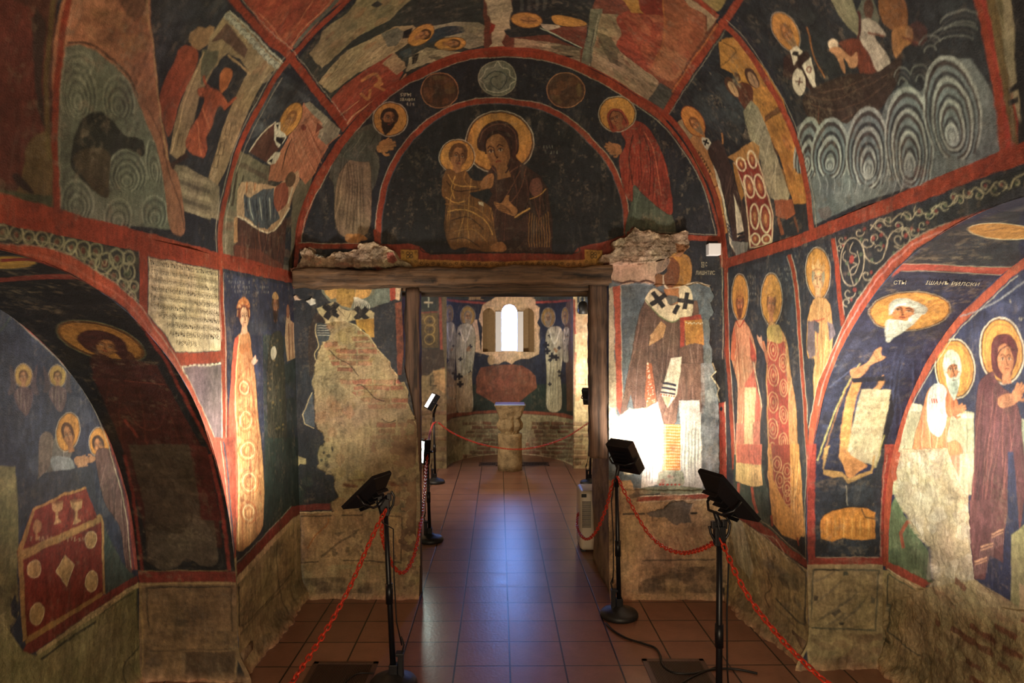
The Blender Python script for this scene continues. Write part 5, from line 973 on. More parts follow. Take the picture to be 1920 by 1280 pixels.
scribble(R_,1800,400,1850,430,1,'#c0b898',22,.8,2); scribble(R_,1880,500,1930,530,1,'#c0b898',22,.8,5)
frame(1280,853,3)
R_.poly("1490,0 1620,0 1600,300 1540,420 1400,300",'#b08a70',mot=.3); R_.poly("1560,0 1620,-10 1600,250 1550,200",'#a8b090'); R_.poly("1500,0 1555,0 1545,220 1500,120",'#c08064',mot=.3)
R_.poly("1610,250 1900,250 1860,580 1850,860 1800,850 1700,700 1640,700",'#5f3c3c',mot=.5); R_.poly("1830,-20 1860,-20 1900,600 1850,860 1790,840 1700,700 1730,560 1800,600 1820,350",'#252c48',mot=.4); R_.poly("1850,450 1940,380 1940,900 1840,880",'#8c8a5c',mot=.4)
for k,(x,y) in enumerate(((1735,445),(1675,520),(1645,600))):
    R_.line([(x,y),(x+70,y-26)],'#c79a74',3,False); R_.line([(x,y+16),(x+70,y-10)],'#c79a74',2,False)
    for j in range(8): R_.line([(x+j*10,y+16-j*3),(x+j*10,y+80-j*3)],'#a88a80',1,False,alpha=.6)
R_.poly("1165,300 1200,230 1240,330 1300,430 1380,540 1400,720 1150,600",'#55684a',mot=.5); blotch(R_,"1165,300 1240,330 1390,540 1390,700 1150,600",['#7c8a68','#3e5040'],40,(4,12),3,.4)
R_.line("1240,520 1225,440 1260,380 1300,350 1330,400",'#8a4a34',7,False); 
lost="1230,-30 1480,-40 1540,140 1600,240 1610,460 1640,700 1760,800 1800,860 1930,880 2100,900 2100,1500 1120,1500 1120,1000 1150,830 1370,740 1400,690 1395,540 1310,450 1250,340 1190,230 1180,100 1200,0 1250,-60"
R_.poly(lost,'#a89a7c',jg=2.4,mot=.35,h=-.012,r=.014); R_.line(lost.split(' 1800,860')[0].replace('1230,-30 ',''),'#d8ccb0',2,False,alpha=.7)
blotch(R_,"1200,0 1480,-40 1600,240 1640,700 1370,700 1380,540 1190,230",['#c9bfa8','#9c9080','#b8a890','#cdc6b4'],160,(4,16),7,.45)
low="1130,760 1370,740 1640,700 1930,880 1930,1420 1130,1420"
R_.poly(low,'#a8946a',mot=.4,alpha=.8); blotch(R_,low,['#a89c70','#6c5c44','#8a7450','#9a9068','#7a4c38'],200,(5,20),8,.4,1.6,32)
for (x,y,l) in ((1520,690,70),(1500,960,240),(1600,940,150),(1330,790,60),(1320,960,50),(1370,900,60),(1740,940,120),(1780,1060,140),(1570,1130,90),(1760,1150,80),(1600,1230,100),(1880,900,90)):
    R_.poly([(x,y),(x+l,y+l*.62),(x+l*.94,y+l*.62+30),(x-6,y+30)],'#77402f',jg=1.6,alpha=.8,mot=.4)
R_.poly("1100,645 1150,650 1385,745 1400,900 1400,1500 1100,1500",'#a8946a',mot=.4); blotch(R_,"1130,690 1390,760 1390,1300 1130,1300",['#8a7c58','#baa67c','#74684c'],70,(5,16),4,.4,1.5,32)
R_.line("1155,670 1310,760",'#55604c',2.6,False,alpha=.8); R_.line("1155,675 1145,990 1310,1130",'#454c44',2.8,False,alpha=.8); R_.line("1120,1030 1160,1060",'#33382e',5,False,alpha=.7)
R_.poly("1140,590 1160,600 1370,700 1385,715 1360,745 1140,640",'#93402f',mot=.3); R_.line("1150,640 1320,745",'#cdb890',2,False)
frame(1280,427,3)
R_.line("1940,180 1850,250 1720,370 1600,480 1500,590 1400,740 1330,860 1275,960 1235,1080 1205,1200 1180,1290 1165,1420 1150,1560 1135,1700 1130,1900",'#9c452a',15); R_.line("1880,270 1740,395 1620,505 1525,610 1425,760 1350,880 1300,975 1258,1090 1228,1200",LINE,1.3,alpha=.7); R_.line("1930,290 1800,390 1640,470 1560,500",'#8a8c90',3,alpha=.7)
recL.col[(recL.U<2.42)&(recL.V<.62)]=lin('#8a8258'); recR.col[(recR.U<2.5)&(recR.V<.75)]=lin('#a8946a')
wallL.col[(wallL.U<1.8)&(wallL.V<.62)]=lin('#a8946a'); wallR.col[(wallR.U<1.95)&(wallR.V<.62)]=lin('#b09a6e')
A_=intL; A_.col[(A_.U<.40)&(A_.V<.04)]=lin('#84684a'); A_=intR; A_.col[(A_.U<.42)&(A_.V<.04)]=lin('#b09c72')
# ---------- sanctuary
E_=aps
frame(760,520,3.2)
E_.poly("150,-200 1100,-200 1100,1300 150,1300",'#23293a',mot=.4)
E_.poly("200,-200 1040,-200 1040,140 200,130",'#3a4440',mot=.5); E_.poly("390,70 460,75 470,135 380,135",'#a8875c',jg=1); E_.poly("460,80 590,66 700,100 690,130 450,130",'#2a2c34'); E_.poly("680,60 770,60 770,130 690,130",'#8c7c60',mot=.4,jg=1); 
E_.line("200,125 300,140 420,150 560,155 700,150 850,148 960,140 1040,132",'#9c4034',4)
E_.poly("200,640 1040,640 1040,860 200,880",'#26352f',mot=.4)
E_.poly("455,450 462,300 440,250 455,180 480,150 540,120 590,90 640,66 690,100 740,110 775,130 782,165 805,180 805,240 790,270 805,300 800,460 740,490 700,488 660,500 640,520 600,500 560,520 530,520 500,470 465,455 400,440 420,400 400,250 430,252",'#d8b48c',jg=1,mot=.1,h=.004)
E_.disc(515,495,22,30,'#b8986c')
rp="450,540 520,528 640,522 700,530 750,560 780,590 790,660 740,700 690,745 600,790 540,760 480,720 425,690 425,600"
E_.poly(rp,'#7c4630',mot=.4); blotch(E_,rp,['#a4583e','#7a3626','#9a6048'],50,(3,9),3,.4)
def bishop(x,w,t,b,hx,hy,ha,hb,flip=1,full=1):
    halo(E_,hx,hy,ha,hb,0,col='#b08a3c',w=1)
    head(E_,hx+2*flip,hy+6,ha*.46,hb*.5,0,'#a88050','#8a7a60',beard='#9a8c70',ln=.7)
    body=[(x-w*.28,t),(x+w*.28,t-4),(x+w*.5,t+(b-t)*.12),(x+w*.46,t+(b-t)*.35),(x+w*.34,t+(b-t)*.6),(x+w*.36,b),(x-w*.4,b),(x-w*.42,t+(b-t)*.6),(x-w*.5,t+(b-t)*.3),(x-w*.46,t+(b-t)*.1)]
    robe(E_,body,'#b5ac8c',dark='#5c584c',light='#e0dcc4',n=12,w=1.3,seed=int(x),alpha=.6)
    for k in range(5): cross(E_,x+(-.25+.5*(k%2))*w,t+(b-t)*(.1+.15*k),w*.22,'#22242c')
    E_.line([(x-w*.3,t+10),(x,t+(b-t)*.2),(x+w*.3,t+5)],'#e0d8bc',3); hand(E_,x+w*.1,t+(b-t)*.3,w*.25,-60 if flip>0 else 240,'#a87c50')
bishop(268,74,275,820,264,218,24,54); bishop(360,120,285,800,374,232,44,58)
E_.poly("232,540 300,620 310,820 240,860 225,700",'#c0a47c',mot=.3,jg=1,alpha=.8); E_.poly("300,620 400,560 402,690 398,800 320,800",'#b89c70',mot=.3,alpha=.6)
E_.poly("1005,130 965,150 950,220 960,400 970,800 1020,800",'#6c5038',mot=.4)
bishop(895,112,300,785,858,240,40,56,-1); bishop(965,40,300,500,958,230,20,50,-1)
for k,(x,y) in enumerate(((842,405),(878,470),(938,590),(850,440),(905,480),(325,595),(330,640))): cross(E_,x,y,40,'#1a1c24')
E_.poly("200,830 300,812 450,800 620,796 800,803 950,815 1040,840 1040,862 900,828 620,812 420,818 280,840 200,880",'#8c4a34',mot=.3)
E_.poly("200,870 280,845 420,822 620,814 900,830 1040,860 1040,1300 200,1300",'#a39a74',mot=.4,r=.008)
bclip=E_.mask(P("340,840 560,850 560,1080 340,1110"))+E_.mask(P("760,840 1040,880 1040,1120 700,1060 760,900"))
bricks(E_,250,862,1040,1110,10,np.clip(bclip,0,1),'#7c4434',alpha=.8,seed=2,fr=.85,hh=.012)
blotch(E_,"240,860 620,820 1040,870 1030,1120 240,1130",['#b8ae88','#7c7456','#5c4c38'],90,(2,8),3,.4)
E_.line("240,1135 300,1112 380,1085 500,1066 620,1060 740,1062 860,1080 1000,1122",'#c3b48c',3)
S_=east
S_.poly("-200,-200 1400,-200 1400,1400 -200,1400",'#5c5038',mot=.4)
S_.poly("60,-200 215,-200 225,600 160,600 85,600",'#2c2c28',mot=.5); S_.poly("75,60 190,60 190,205 80,205",'#222c2c'); S_.line("138,85 140,140 138,180",'#9aa08c',2.4); S_.line("112,150 165,150",'#b8a88c',3); S_.line("85,212 215,205",'#6a3024',3,False); S_.line("205,-100 212,300 225,560",'#8a3a2c',5,False); S_.line("80,60 82,600",'#6a3024',3,False)
S_.poly("95,215 195,215 200,420 100,420",'#554420',mot=.5); 
for y in (260,310,370): S_.ring(145,y,30,30,'#9a8240',1.6); cross(S_,145,y,30,'#2a2418')
S_.poly("85,430 230,430 235,540 200,545 170,580 130,590 85,590",'#33241c',mot=.5,jg=1)
S_.poly("85,590 130,590 170,560 210,545 240,545 250,900 250,1160 80,1160",'#83704c',mot=.5,jg=1,r=.006); S_.poly("165,560 235,548 240,700 175,650",'#b8905c',mot=.3); S_.line("165,590 150,590 150,648 190,648",'#2c2c24',2.2,False); bricks(S_,90,700,240,1140,14,None,'#6c4034',alpha=.5,seed=5,fr=.6)
blotch(S_,"60,640 250,640 250,1150 60,1150",['#a08c60','#5c4c34'],70,(2,8),3,.4)
S_.poly("1000,-200 1200,-200 1200,1200 1010,1200 1020,340 1005,130",'#c8b080',mot=.25,r=.004); S_.poly("1025,-200 1200,-200 1200,215 1030,215",'#34404a',mot=.4); 
for (x,y) in ((1050,90),(1060,130),(1045,170)): S_.ring(x,y,14,18,'#b8b090',1.4)
S_.line("1012,130 1018,300 1022,340",'#8a3a2c',4,False); S_.line("1022,450 1018,700",'#a86a50',4,False)
blotch(S_,"1020,230 1110,230 1110,800 1020,800",['#e0c89c','#b88c58','#c89c6c'],50,(2,8),3,.5); S_.line("1035,640 1105,645",'#6a5c40',1.6,False); S_.line("1080,610 1082,645",'#6a5c40',1.6,False)
bricks(S_,1015,860,1110,1130,8,None,'#8a4c38',alpha=.5,seed=3,fr=.7,hh=.02); blotch(S_,"1015,860 1110,860 1110,1140 1015,1140",['#a89c68','#5c5438'],30,(2,8),3,.4)
frame()
OB={}
# ---------- build the shell
def snapper(A,side):
    yc,zc,r=A; zz=(lambda U,V:V*ZL(U)/2.05) if side<0 else (lambda U,V:V*ZR(U)/2.14)
    def inside(U,V): return ((U-yc)**2+(np.maximum(V,zc)-zc)**2<r*r)
    def keep(U,V): return ~inside(U,zz(U,V))
    def snap(Pn,U,V):
        y=Pn[...,1]; z=Pn[...,2]; m=inside(U,zz(U,V))
        dz=np.maximum(z-zc,0); dy=y-yc; d=np.maximum(np.hypot(dy,dz),1e-6)
        low=z<zc
        ny=np.where(low,yc+r*np.sign(dy),yc+dy*r/d); nz=np.where(low,z,zc+dz*r/d)
        Pn[...,1]=np.where(m,ny,y); Pn[...,2]=np.where(m,nz,z); return Pn
    return keep,snap
def skirt(S,Z,amp):
    """uneven plaster foot where the wall meets the tiles"""
    n=fbm(Z.shape,(20,40),411,4); m=np.exp(-(Z/.075)**2); S.h+=amp*m*(.2+1.6*n); S.r=np.maximum(S.r,.006*m)
    k=(np.exp(-(Z/.028)**2)*.75*np.clip(n*1.8,0,1))[...,None]; S.col=S.col*(1-k)+lin('#c99a74')*k
for S,Z,a in ((back,back.V,.03),(wallL,wallL.V,.045),(wallR,wallR.V,.06),(intL,intL.U,.03),(intR,intR.U,.04),(recL,recL.V,.03),(recR,recR.V,.05)): skirt(S,Z,a)
kL,sL=snapper(LA,-1); kR,sR=snapper(RA,1)
OB['wall_left']=wallL.build('wall_left',FR,kL,sL); wallR.build('wall_right',FR,kR,sR)
intL.build('wall_left_arch_soffit',FR); OB['intR']=intR.build('wall_right_arch_soffit',FR)
recL.build('wall_left_recess',FR,lambda U,V:((U-LA[0])**2+(np.maximum(V,LA[1])-LA[1])**2<(LA[2]+.04)**2))
recR.build('wall_right_recess',FR,lambda U,V:((U-RA[0])**2+(np.maximum(V,RA[1])-RA[1])**2<(RA[2]+.04)**2))
ceil_.build('ceiling',FR)
HOLE=P("752,528 1141,528 1141,700 1141,860 1142,1000 1143,1150 785,1150 787,1000 786,900 780,800 770,745 757,690")
bmask=back.mask(HOLE)>.5
OB['wall_back']=back.build('wall_back',FR,lambda U,V:~bmask&(V<2.15+1.55*np.sqrt(np.clip(1-((U-.03)/1.5)**2,0,1))))
WIN=[(916,24,577,660),(955,29,570,658),(990.5,23,577,660)]      # niche, window, niche: centre x, width, top, bottom in pixels
def arched(cx,w,t,b):
    r=w/2; return np.vstack([[[cx-r,b]],ell(cx,t+r,r,r,0,14,180,359.9),[[cx+r,b]]])
amask=np.zeros((aps.nv,aps.nu),bool)
for w_ in WIN: amask|=aps.mask(arched(*w_))>.5
aps.build('wall_apse',FR,lambda U,V:~amask)
east.build('wall_sanctuary_end',FR,lambda U,V:(abs(U-AX)>AR_-.012))
# ---------- helpers for modelled things
def at(px,py,D): return Vector(((px-CX)/F*D, D, H-(py-CY)/F*D))
def mk(name,bm,mat,parent=None,smooth_=True,bevel=0):
    me=bpy.data.meshes.new(name); bmesh.ops.recalc_face_normals(bm,faces=bm.faces[:]); bm.to_mesh(me); bm.free()
    if smooth_: me.polygons.foreach_set('use_smooth',[True]*len(me.polygons))
    o=bpy.data.objects.new(name,me); C.objects.link(o); me.materials.append(mat); o.parent=parent
    if bevel:
        b=o.modifiers.new('Bevel','BEVEL'); b.width=bevel; b.segments=2; b.limit_method='ANGLE'
    if smooth_ and bevel: me.polygons.foreach_set('use_smooth',[False]*len(me.polygons))
    return o
def tag(o,label,cat,group=None):
    o['label']=label; o['category']=cat
    if group: o['group']=group
    return o
def struct(o): o['kind']='structure'; return o
def empty(name,loc): 
    o=bpy.data.objects.new(name,None); o.location=loc; C.objects.link(o); o.empty_display_size=.05; return o
def box(bm,x0,x1,y0,y1,z0,z1,M=None):
    r=bmesh.ops.create_cube(bm,size=1); 
    T=Matrix.Translation(((x0+x1)/2,(y0+y1)/2,(z0+z1)/2))@Matrix.Diagonal((x1-x0,y1-y0,z1-z0,1))
    bmesh.ops.transform(bm,matrix=(M@T if M else T),verts=r['verts']); return r['verts']
def tube(bm,pts,r,n=8,cap=True):
    pts=[Vector(p) for p in pts]; rings=[]; prev=None
    for i,p in enumerate(pts):
        t=(pts[min(i+1,len(pts)-1)]-pts[max(i-1,0)]).normalized()
        if prev is None: a=t.orthogonal().normalized()
        else: a=(prev-t*prev.dot(t)).normalized()
        prev=a; b=t.cross(a); rr=r[i] if hasattr(r,'__len__') else r
        rings.append([bm.verts.new(p+(a*math.cos(2*math.pi*k/n)+b*math.sin(2*math.pi*k/n))*rr) for k in range(n)])
    for A,B in zip(rings[:-1],rings[1:]):
        for k in range(n): bm.faces.new((A[k],A[(k+1)%n],B[(k+1)%n],B[k]))
    if cap:
        bm.faces.new(rings[0][::-1]); bm.faces.new(rings[-1])
def lathe(bm,prof,n=32,M=None):
    vs=[]
    for r,z in prof: vs.append([bm.verts.new((M or Matrix())@Vector((r*math.cos(2*math.pi*k/n),r*math.sin(2*math.pi*k/n),z))) for k in range(n)])
    for A,B in zip(vs[:-1],vs[1:]):
        for k in range(n): bm.faces.new((A[k],A[(k+1)%n],B[(k+1)%n],B[k]))
    bm.faces.new(vs[0][::-1]); bm.faces.new(vs[-1])
from mathutils import noise as mn
def wob(p,s=3,a=.02,seed=0):
    q=Vector(p)*s+Vector((seed*3.1,seed*1.7,seed)); return mn.noise_vector(q)*a+mn.noise_vector(q*3.1)*a*.5+mn.noise_vector(q*9)*a*.25
def prism(name,poly,z0,z1,mat,step=.05,amp=.012,seed=1,parent=None):
    """rough-faced upright block over a floor outline"""
    a=dens(np.array(poly,float),True,step); nz=max(2,int((z1-z0)/step)); bm=bmesh.new(); L=[]
    for k in range(nz+1):
        z=z0+(z1-z0)*k/nz; L.append([bm.verts.new(Vector((x,y,z))+wob((x,y,z),4,amp,seed)) for x,y in a])
    n=len(a)
    for A,B in zip(L[:-1],L[1:]):
        for k in range(n): bm.faces.new((A[k],A[(k+1)%n],B[(k+1)%n],B[k]))
    bm.faces.new(L[0][::-1]); bm.faces.new(L[-1])
    return mk(name,bm,mat,parent)
def timber(name,p0,p1,w,d,mat,amp=.008,seed=1,parent=None,n=60):
    """hewn beam from p0 to p1 with wavy worn edges"""
    p0,p1=Vector(p0),Vector(p1); t=(p1-p0).normalized(); s=Vector((0,1,0)); u=t.cross(s).normalized(); bm=bmesh.new(); L=[]
    m=6
    for i in range(n+1):
        c=p0.lerp(p1,i/n); R=[]
        cs=[]
        for a,b in ((-1,-1),(1,-1),(1,1),(-1,1)):
            for k in range(m):
                nxt={(-1,-1):(1,-1),(1,-1):(1,1),(1,1):(-1,1),(-1,1):(-1,-1)}[(a,b)]; f=k/m
                cs.append((a+(nxt[0]-a)*f,b+(nxt[1]-b)*f))
        for a,b in cs:
            q=c+u*(a*w/2*(1-.06*abs(b)**6))+s*(b*d/2*(1-.06*abs(a)**6)); R.append(bm.verts.new(q+wob((q.x,q.y,q.z),5,amp,seed)+wob((q.x if abs(t.x)>.5 else q.x*14,q.y*10,q.z*14 if abs(t.x)>.5 else q.z),2.0,amp*.5,seed+4)))
        L.append(R)
    k_=len(L[0])
    for A,B in zip(L[:-1],L[1:]):
        for k in range(k_): bm.faces.new((A[k],A[(k+1)%k_],B[(k+1)%k_],B[k]))
    bm.faces.new(L[0][::-1]); bm.faces.new(L[-1])
    return mk(name,bm,mat,parent)
def wood_mat(name,c1,c2,axis):
    m,nt,b=newmat(name); L=nt.links.new; tc=N(nt,'ShaderNodeTexCoord'); mp=N(nt,'ShaderNodeMapping'); s=[26,26,26]; s[axis]=1.6; mp.inputs['Scale'].default_value=s
    no=N(nt,'ShaderNodeTexNoise',Scale=1.0,Detail=8.0,Roughness=.65,Distortion=.4); cr=N(nt,'ShaderNodeValToRGB'); e=cr.color_ramp.elements
    e[0].position=.36; e[1].position=.62; e[0].color=(*lin(c1),1); e[1].color=(*lin(c2),1)
    L(tc.outputs['Object'],mp.inputs['Vector']); L(mp.outputs['Vector'],no.inputs['Vector']); L(no.outputs['Fac'],cr.inputs['Fac']); L(cr.outputs['Color'],b.inputs['Base Color'])
    bp=N(nt,'ShaderNodeBump',Strength=.8,Distance=.01); L(no.outputs['Fac'],bp.inputs['Height']); L(bp.outputs['Normal'],b.inputs['Normal']); b.inputs['Roughness'].default_value=.75
    return m
M_wood_x=wood_mat('old_timber_x','#1c140e','#6a5038',0); M_wood_z=wood_mat('old_timber_z','#221812','#6c5240',2)
def stone_mat(name,c1,c2,c3,sc=6,bump=.8):
    m,nt,b=newmat(name); L=nt.links.new; tc=N(nt,'ShaderNodeTexCoord')
    no=N(nt,'ShaderNodeTexNoise',Scale=sc,Detail=10.0,Roughness=.7); n2=N(nt,'ShaderNodeTexNoise',Scale=sc*9,Detail=6.0); cr=N(nt,'ShaderNodeValToRGB'); e=cr.color_ramp.elements
    e[0].position=.33; e[1].position=.7; e[0].color=(*lin(c1),1); e[1].color=(*lin(c3),1); x=e.new(.5); x.color=(*lin(c2),1)
    for n in (no,n2): L(tc.outputs['Object'],n.inputs['Vector'])
    L(no.outputs['Fac'],cr.inputs['Fac']); L(cr.outputs['Color'],b.inputs['Base Color'])
    bp=N(nt,'ShaderNodeBump',Strength=bump,Distance=.012); L(n2.outputs['Fac'],bp.inputs['Height']); L(bp.outputs['Normal'],b.inputs['Normal']); b.inputs['Roughness'].default_value=.8
    return m
M_jamb=stone_mat('jamb_masonry','#4a3a30','#7c6650','#a58c6c',5)
M_stone=stone_mat('carved_limestone','#5f5138','#9a8662','#c0aa80',7)
M_plain=simple('plain_lime_plaster','#a98d6e',.85,0,.3,20)
M_dim=simple('plain_dark_plaster','#4c3a30',.85,0,.3,20)
M_peach=simple('new_window_plaster','#d9b791',.8,0,.2,40,.04)

# floor
def floor_mat():
    m,nt,b=newmat('terracotta_tiles'); L=nt.links.new; tc=N(nt,'ShaderNodeTexCoord')
    br=N(nt,'ShaderNodeTexBrick',offset=0.0,squash=1.0); br.inputs['Scale'].default_value=1; br.inputs['Brick Width'].default_value=.2805; br.inputs['Row Height'].default_value=.2751; br.inputs['Mortar Size'].default_value=.0048; br.inputs['Mortar Smooth'].default_value=.25
    br.inputs['Color1'].default_value=(*lin('#865e4c'),1); br.inputs['Color2'].default_value=(*lin('#946c57'),1); br.inputs['Mortar'].default_value=(*lin('#151214'),1)
    L(tc.outputs['Object'],br.inputs['Vector'])
    no=N(nt,'ShaderNodeTexNoise',Scale=7.0,Detail=8.0,Roughness=.7); L(tc.outputs['Object'],no.inputs['Vector'])
    mr=N(nt,'ShaderNodeMapRange'); mr.inputs['From Min'].default_value=.3; mr.inputs['From Max'].default_value=.7; mr.inputs['To Min'].default_value=.78; mr.inputs['To Max'].default_value=1.2; L(no.outputs['Fac'],mr.inputs['Value'])
    sc=N(nt,'ShaderNodeVectorMath',operation='SCALE'); L(br.outputs['Color'],sc.inputs[0]); L(mr.outputs['Result'],sc.inputs['Scale']); L(sc.outputs['Vector'],b.inputs['Base Color'])
    rr=N(nt,'ShaderNodeMapRange'); rr.inputs['To Min'].default_value=.24; rr.inputs['To Max'].default_value=.42; L(no.outputs['Fac'],rr.inputs['Value']); L(rr.outputs['Result'],b.inputs['Roughness'])
    b.inputs['Specular IOR Level'].default_value=.6
    n2=N(nt,'ShaderNodeTexNoise',Scale=60.0,Detail=4.0); L(tc.outputs['Object'],n2.inputs['Vector'])
    ad=N(nt,'ShaderNodeMath',operation='MULTIPLY_ADD'); L(br.outputs['Fac'],ad.inputs[0]); ad.inputs[1].default_value=-1.5; L(n2.outputs['Fac'],ad.inputs[2])
    bp=N(nt,'ShaderNodeBump',Strength=.35,Distance=.003); L(ad.outputs[0],bp.inputs['Height']); L(bp.outputs['Normal'],b.inputs['Normal'])
    return m
bm=bmesh.new(); box(bm,-2.6,2.6,-5.2,6.9,-.1,0); fl=struct(mk('floor',bm,floor_mat(),None,False)); fl.location=(.030,3.403,0); fl.rotation_euler=(0,0,math.radians(.458))
# chancel wall core, door posts and lintels
struct(prism('wall_back_core_left',[(-.70,4.325),(-.70,4.74),(-1.7,4.74),(-1.7,4.36)],1.15,2.2,M_jamb,.06,.008,2))
struct(prism('wall_back_core_left_foot',[(-.568,4.315),(-.625,4.74),(-1.7,4.74),(-1.7,4.36)],0,1.15,M_jamb,.05,.008,3))
struct(prism('wall_back_core_right',[(.690,4.32),(1.7,4.36),(1.7,5.05),(.672,5.05)],0,2.2,M_jamb,.05,.012,4))
struct(prism('wall_back_core_top',[(-1.7,4.36),(1.7,4.36),(1.7,4.74),(-1.7,4.74)],2.13,3.55,M_dim,.2,.0,5))
struct(prism('wall_left_foot',[(-1.288,3.285),(-1.288,3.42),(-1.62,3.42),(-1.62,3.30)],0,.12,M_jamb,.03,.003,6)); struct(prism('wall_right_foot',[(1.535,3.415),(1.85,3.43),(1.85,3.55),(1.535,3.55)],0,.12,M_jamb,.03,.003,7))
door=struct(empty('door_1',(0,4.35,0)))
def ch(o,p): o.parent=p; o.matrix_parent_inverse=Matrix.Translation(p.location).inverted(); return o
ch(timber('lintel',at(553,524,4.22),at(1143,516,4.22),.112,.16,M_wood_x,.016,2,n=160),door)
ch(timber('head_board',at(752,540,4.40),at(1120,540,4.40),.045,.10,M_wood_x,.004,5),door)
ch(timber('head_board',at(752,546,4.62),at(1120,546,4.62),.07,.14,M_wood_x,.004,6),door)
ch(timber('door_post',(-.592,4.40,0),(-.600,4.40,2.0),.095,.13,M_wood_z,.007,8),door)
ch(timber('door_post',(.613,4.37,.90),(.609,4.37,2.03),.112,.14,M_wood_z,.009,9),door)
# sanctuary shell and the nave behind the camera
def slab(name,x0,x1,y0,y1,z0,z1,m): 
    bm=bmesh.new(); box(bm,x0,x1,y0,y1,z0,z1); return struct(mk(name,bm,m,None,False))
slab('wall_sanctuary_left',-1.62,-1.5,4.7,8.8,0,3,M_plain); slab('wall_sanctuary_right',1.6,1.72,5.0,8.8,0,3,M_plain); slab('ceiling_sanctuary',-1.7,1.75,4.75,10.1,3.0,3.1,M_dim)
slab('wall_front',-2.0,2.1,YF-.12,YF,0,3.6,M_dim)
slab('wall_left_recess_end',-1.85,-1.2,.18,.24,0,2.0,M_dim); slab('wall_right_recess_end',1.4,2.0,.4,.46,0,2.1,M_dim)
# window and niches in the apse
def p3(S,px):
    g=S.inv(np.asarray(px,float)); u=np.interp(g[:,0],np.arange(S.nu),S.u); v=np.interp(g[:,1],np.arange(S.nv),S.v); X,Y,Z=S.fn(u,v)
    return [Vector((float(a),float(b),float(c))) for a,b,c in zip(X,Y,Z)]
M_pane,nt,b=newmat('daylit_glass'); b.inputs['Base Color'].default_value=(.8,.9,1,1); b.inputs['Emission Color'].default_value=(.17,.36,1.0,1); b.inputs['Emission Strength'].default_value=50
M_niche=simple('shadowed_niche_plaster','#a58a64',.85,0,.3,30)
for i,w_ in enumerate(WIN):
    cx,w,t,bt=w_; pts=p3(aps,dens(arched(cx,w+1.5,t-.7,bt+.7),True,3)); dpt=.20 if i==1 else .16
    bm=bmesh.new(); A=[bm.verts.new(p-Vector((0,.012,0))) for p in pts]; yb=max(p.y for p in pts)+dpt; B=[bm.verts.new((p.x,yb,p.z)) for p in pts]; n=len(A)
    for k in range(n): bm.faces.new((A[k],A[(k+1)%n],B[(k+1)%n],B[k]))
    if i!=1: bm.faces.new(B)
    o=struct(mk('window_1' if i==1 else 'wall_apse_niche',bm,M_peach if i==1 else M_niche,None,False))
    if i==1:
        bm=bmesh.new(); bm.faces.new([bm.verts.new((p.x,yb-.01,p.z)) for p in pts]); mk('pane',bm,M_pane,o,False)
        bm=bmesh.new(); x=at(955,600,10).x
        zs=[p.z for p in pts]; box(bm,x-.006,x+.006,yb-.03,yb-.015,min(zs),max(zs)); mk('glazing_bar',bm,simple('grey_steel','#8090a8',.4,.8),o,False)
M_white=simple('white_paint','#e4e6ea',.5,0,0,10,.02)
for x0,x1 in ((929,940),(970,981)):
    bm=bmesh.new(); a=at(x0,584,9.84); c=at(x1,659,9.84); box(bm,a.x,c.x,9.80,9.90,c.z,a.z); struct(mk('trim_1' if x0<950 else 'trim_2',bm,M_white,None,False,.003))
# ---------- lettering on the plaster: real letter shapes laid along the wall, 2 mm proud of it
def wall_text(S,rows,quad,mat,parent,name='inscription',label=None,off=.007,slant=0.0):
    """quad: top-left, top-right, bottom-right, bottom-left in photograph pixels"""
    q=[np.array(p,float) for p in quad]; V_=[];F_=[]
    n=len(rows)
    for r,(txt,f0,f1) in enumerate(rows):
        cu=bpy.data.curves.new('t','FONT'); cu.body=txt; cu.size=1; cu.resolution_u=2; o=bpy.data.objects.new('t',cu); C.objects.link(o)
        bpy.context.view_layer.update(); me=bpy.data.meshes.new_from_object(o.evaluated_get(bpy.context.evaluated_depsgraph_get())); bpy.data.objects.remove(o); bpy.data.curves.remove(cu)
        if not me.vertices: continue
        a=np.array([v.co[:2] for v in me.vertices]); x0,x1=a[:,0].min(),a[:,0].max(); 
        u=f0+(f1-f0)*(a[:,0]-x0)/(x1-x0); v=(r+.76-np.clip(a[:,1],-.2,.9)*.66)/n
        u=u-slant*(v-(r+.5)/n)
        p=(q[0][None]*((1-u)*(1-v))[:,None]+q[1][None]*(u*(1-v))[:,None]+q[2][None]*(u*v)[:,None]+q[3][None]*((1-u)*v)[:,None])
        g=S.inv(p); uu=np.interp(g[:,0],np.arange(S.nu),S.u); vv=np.interp(g[:,1],np.arange(S.nv),S.v)
        gi=np.clip(g,[0,0],[S.nu-1.001,S.nv-1.001]); ix=gi[:,0].astype(int); iy=gi[:,1].astype(int); fx=(gi[:,0]-ix)[:,None]; fy=(gi[:,1]-iy)[:,None]
        Pn=S.Pn; w=(Pn[iy,ix]*(1-fx)+Pn[iy,np.minimum(ix+1,S.nu-1)]*fx)*(1-fy)+(Pn[iy+1,ix]*(1-fx)+Pn[iy+1,np.minimum(ix+1,S.nu-1)]*fx)*fy
        w=w+S.Nn[iy,ix]*off; b=len(V_); V_+=[tuple(x) for x in w]; F_+=[tuple(b+i for i in f.vertices) for f in me.polygons]; bpy.data.meshes.remove(me)
    m=bpy.data.meshes.new(name); m.from_pydata(V_,[],F_); m.materials.append(mat); o=bpy.data.objects.new(name,m); C.objects.link(o); o.parent=parent
    return o
M_ink=simple('faded_ink','#4a4436',.8,0,0,90,.3); M_lime=simple('lime_white_letters','#a29c84',.8,0,0,90,.3)
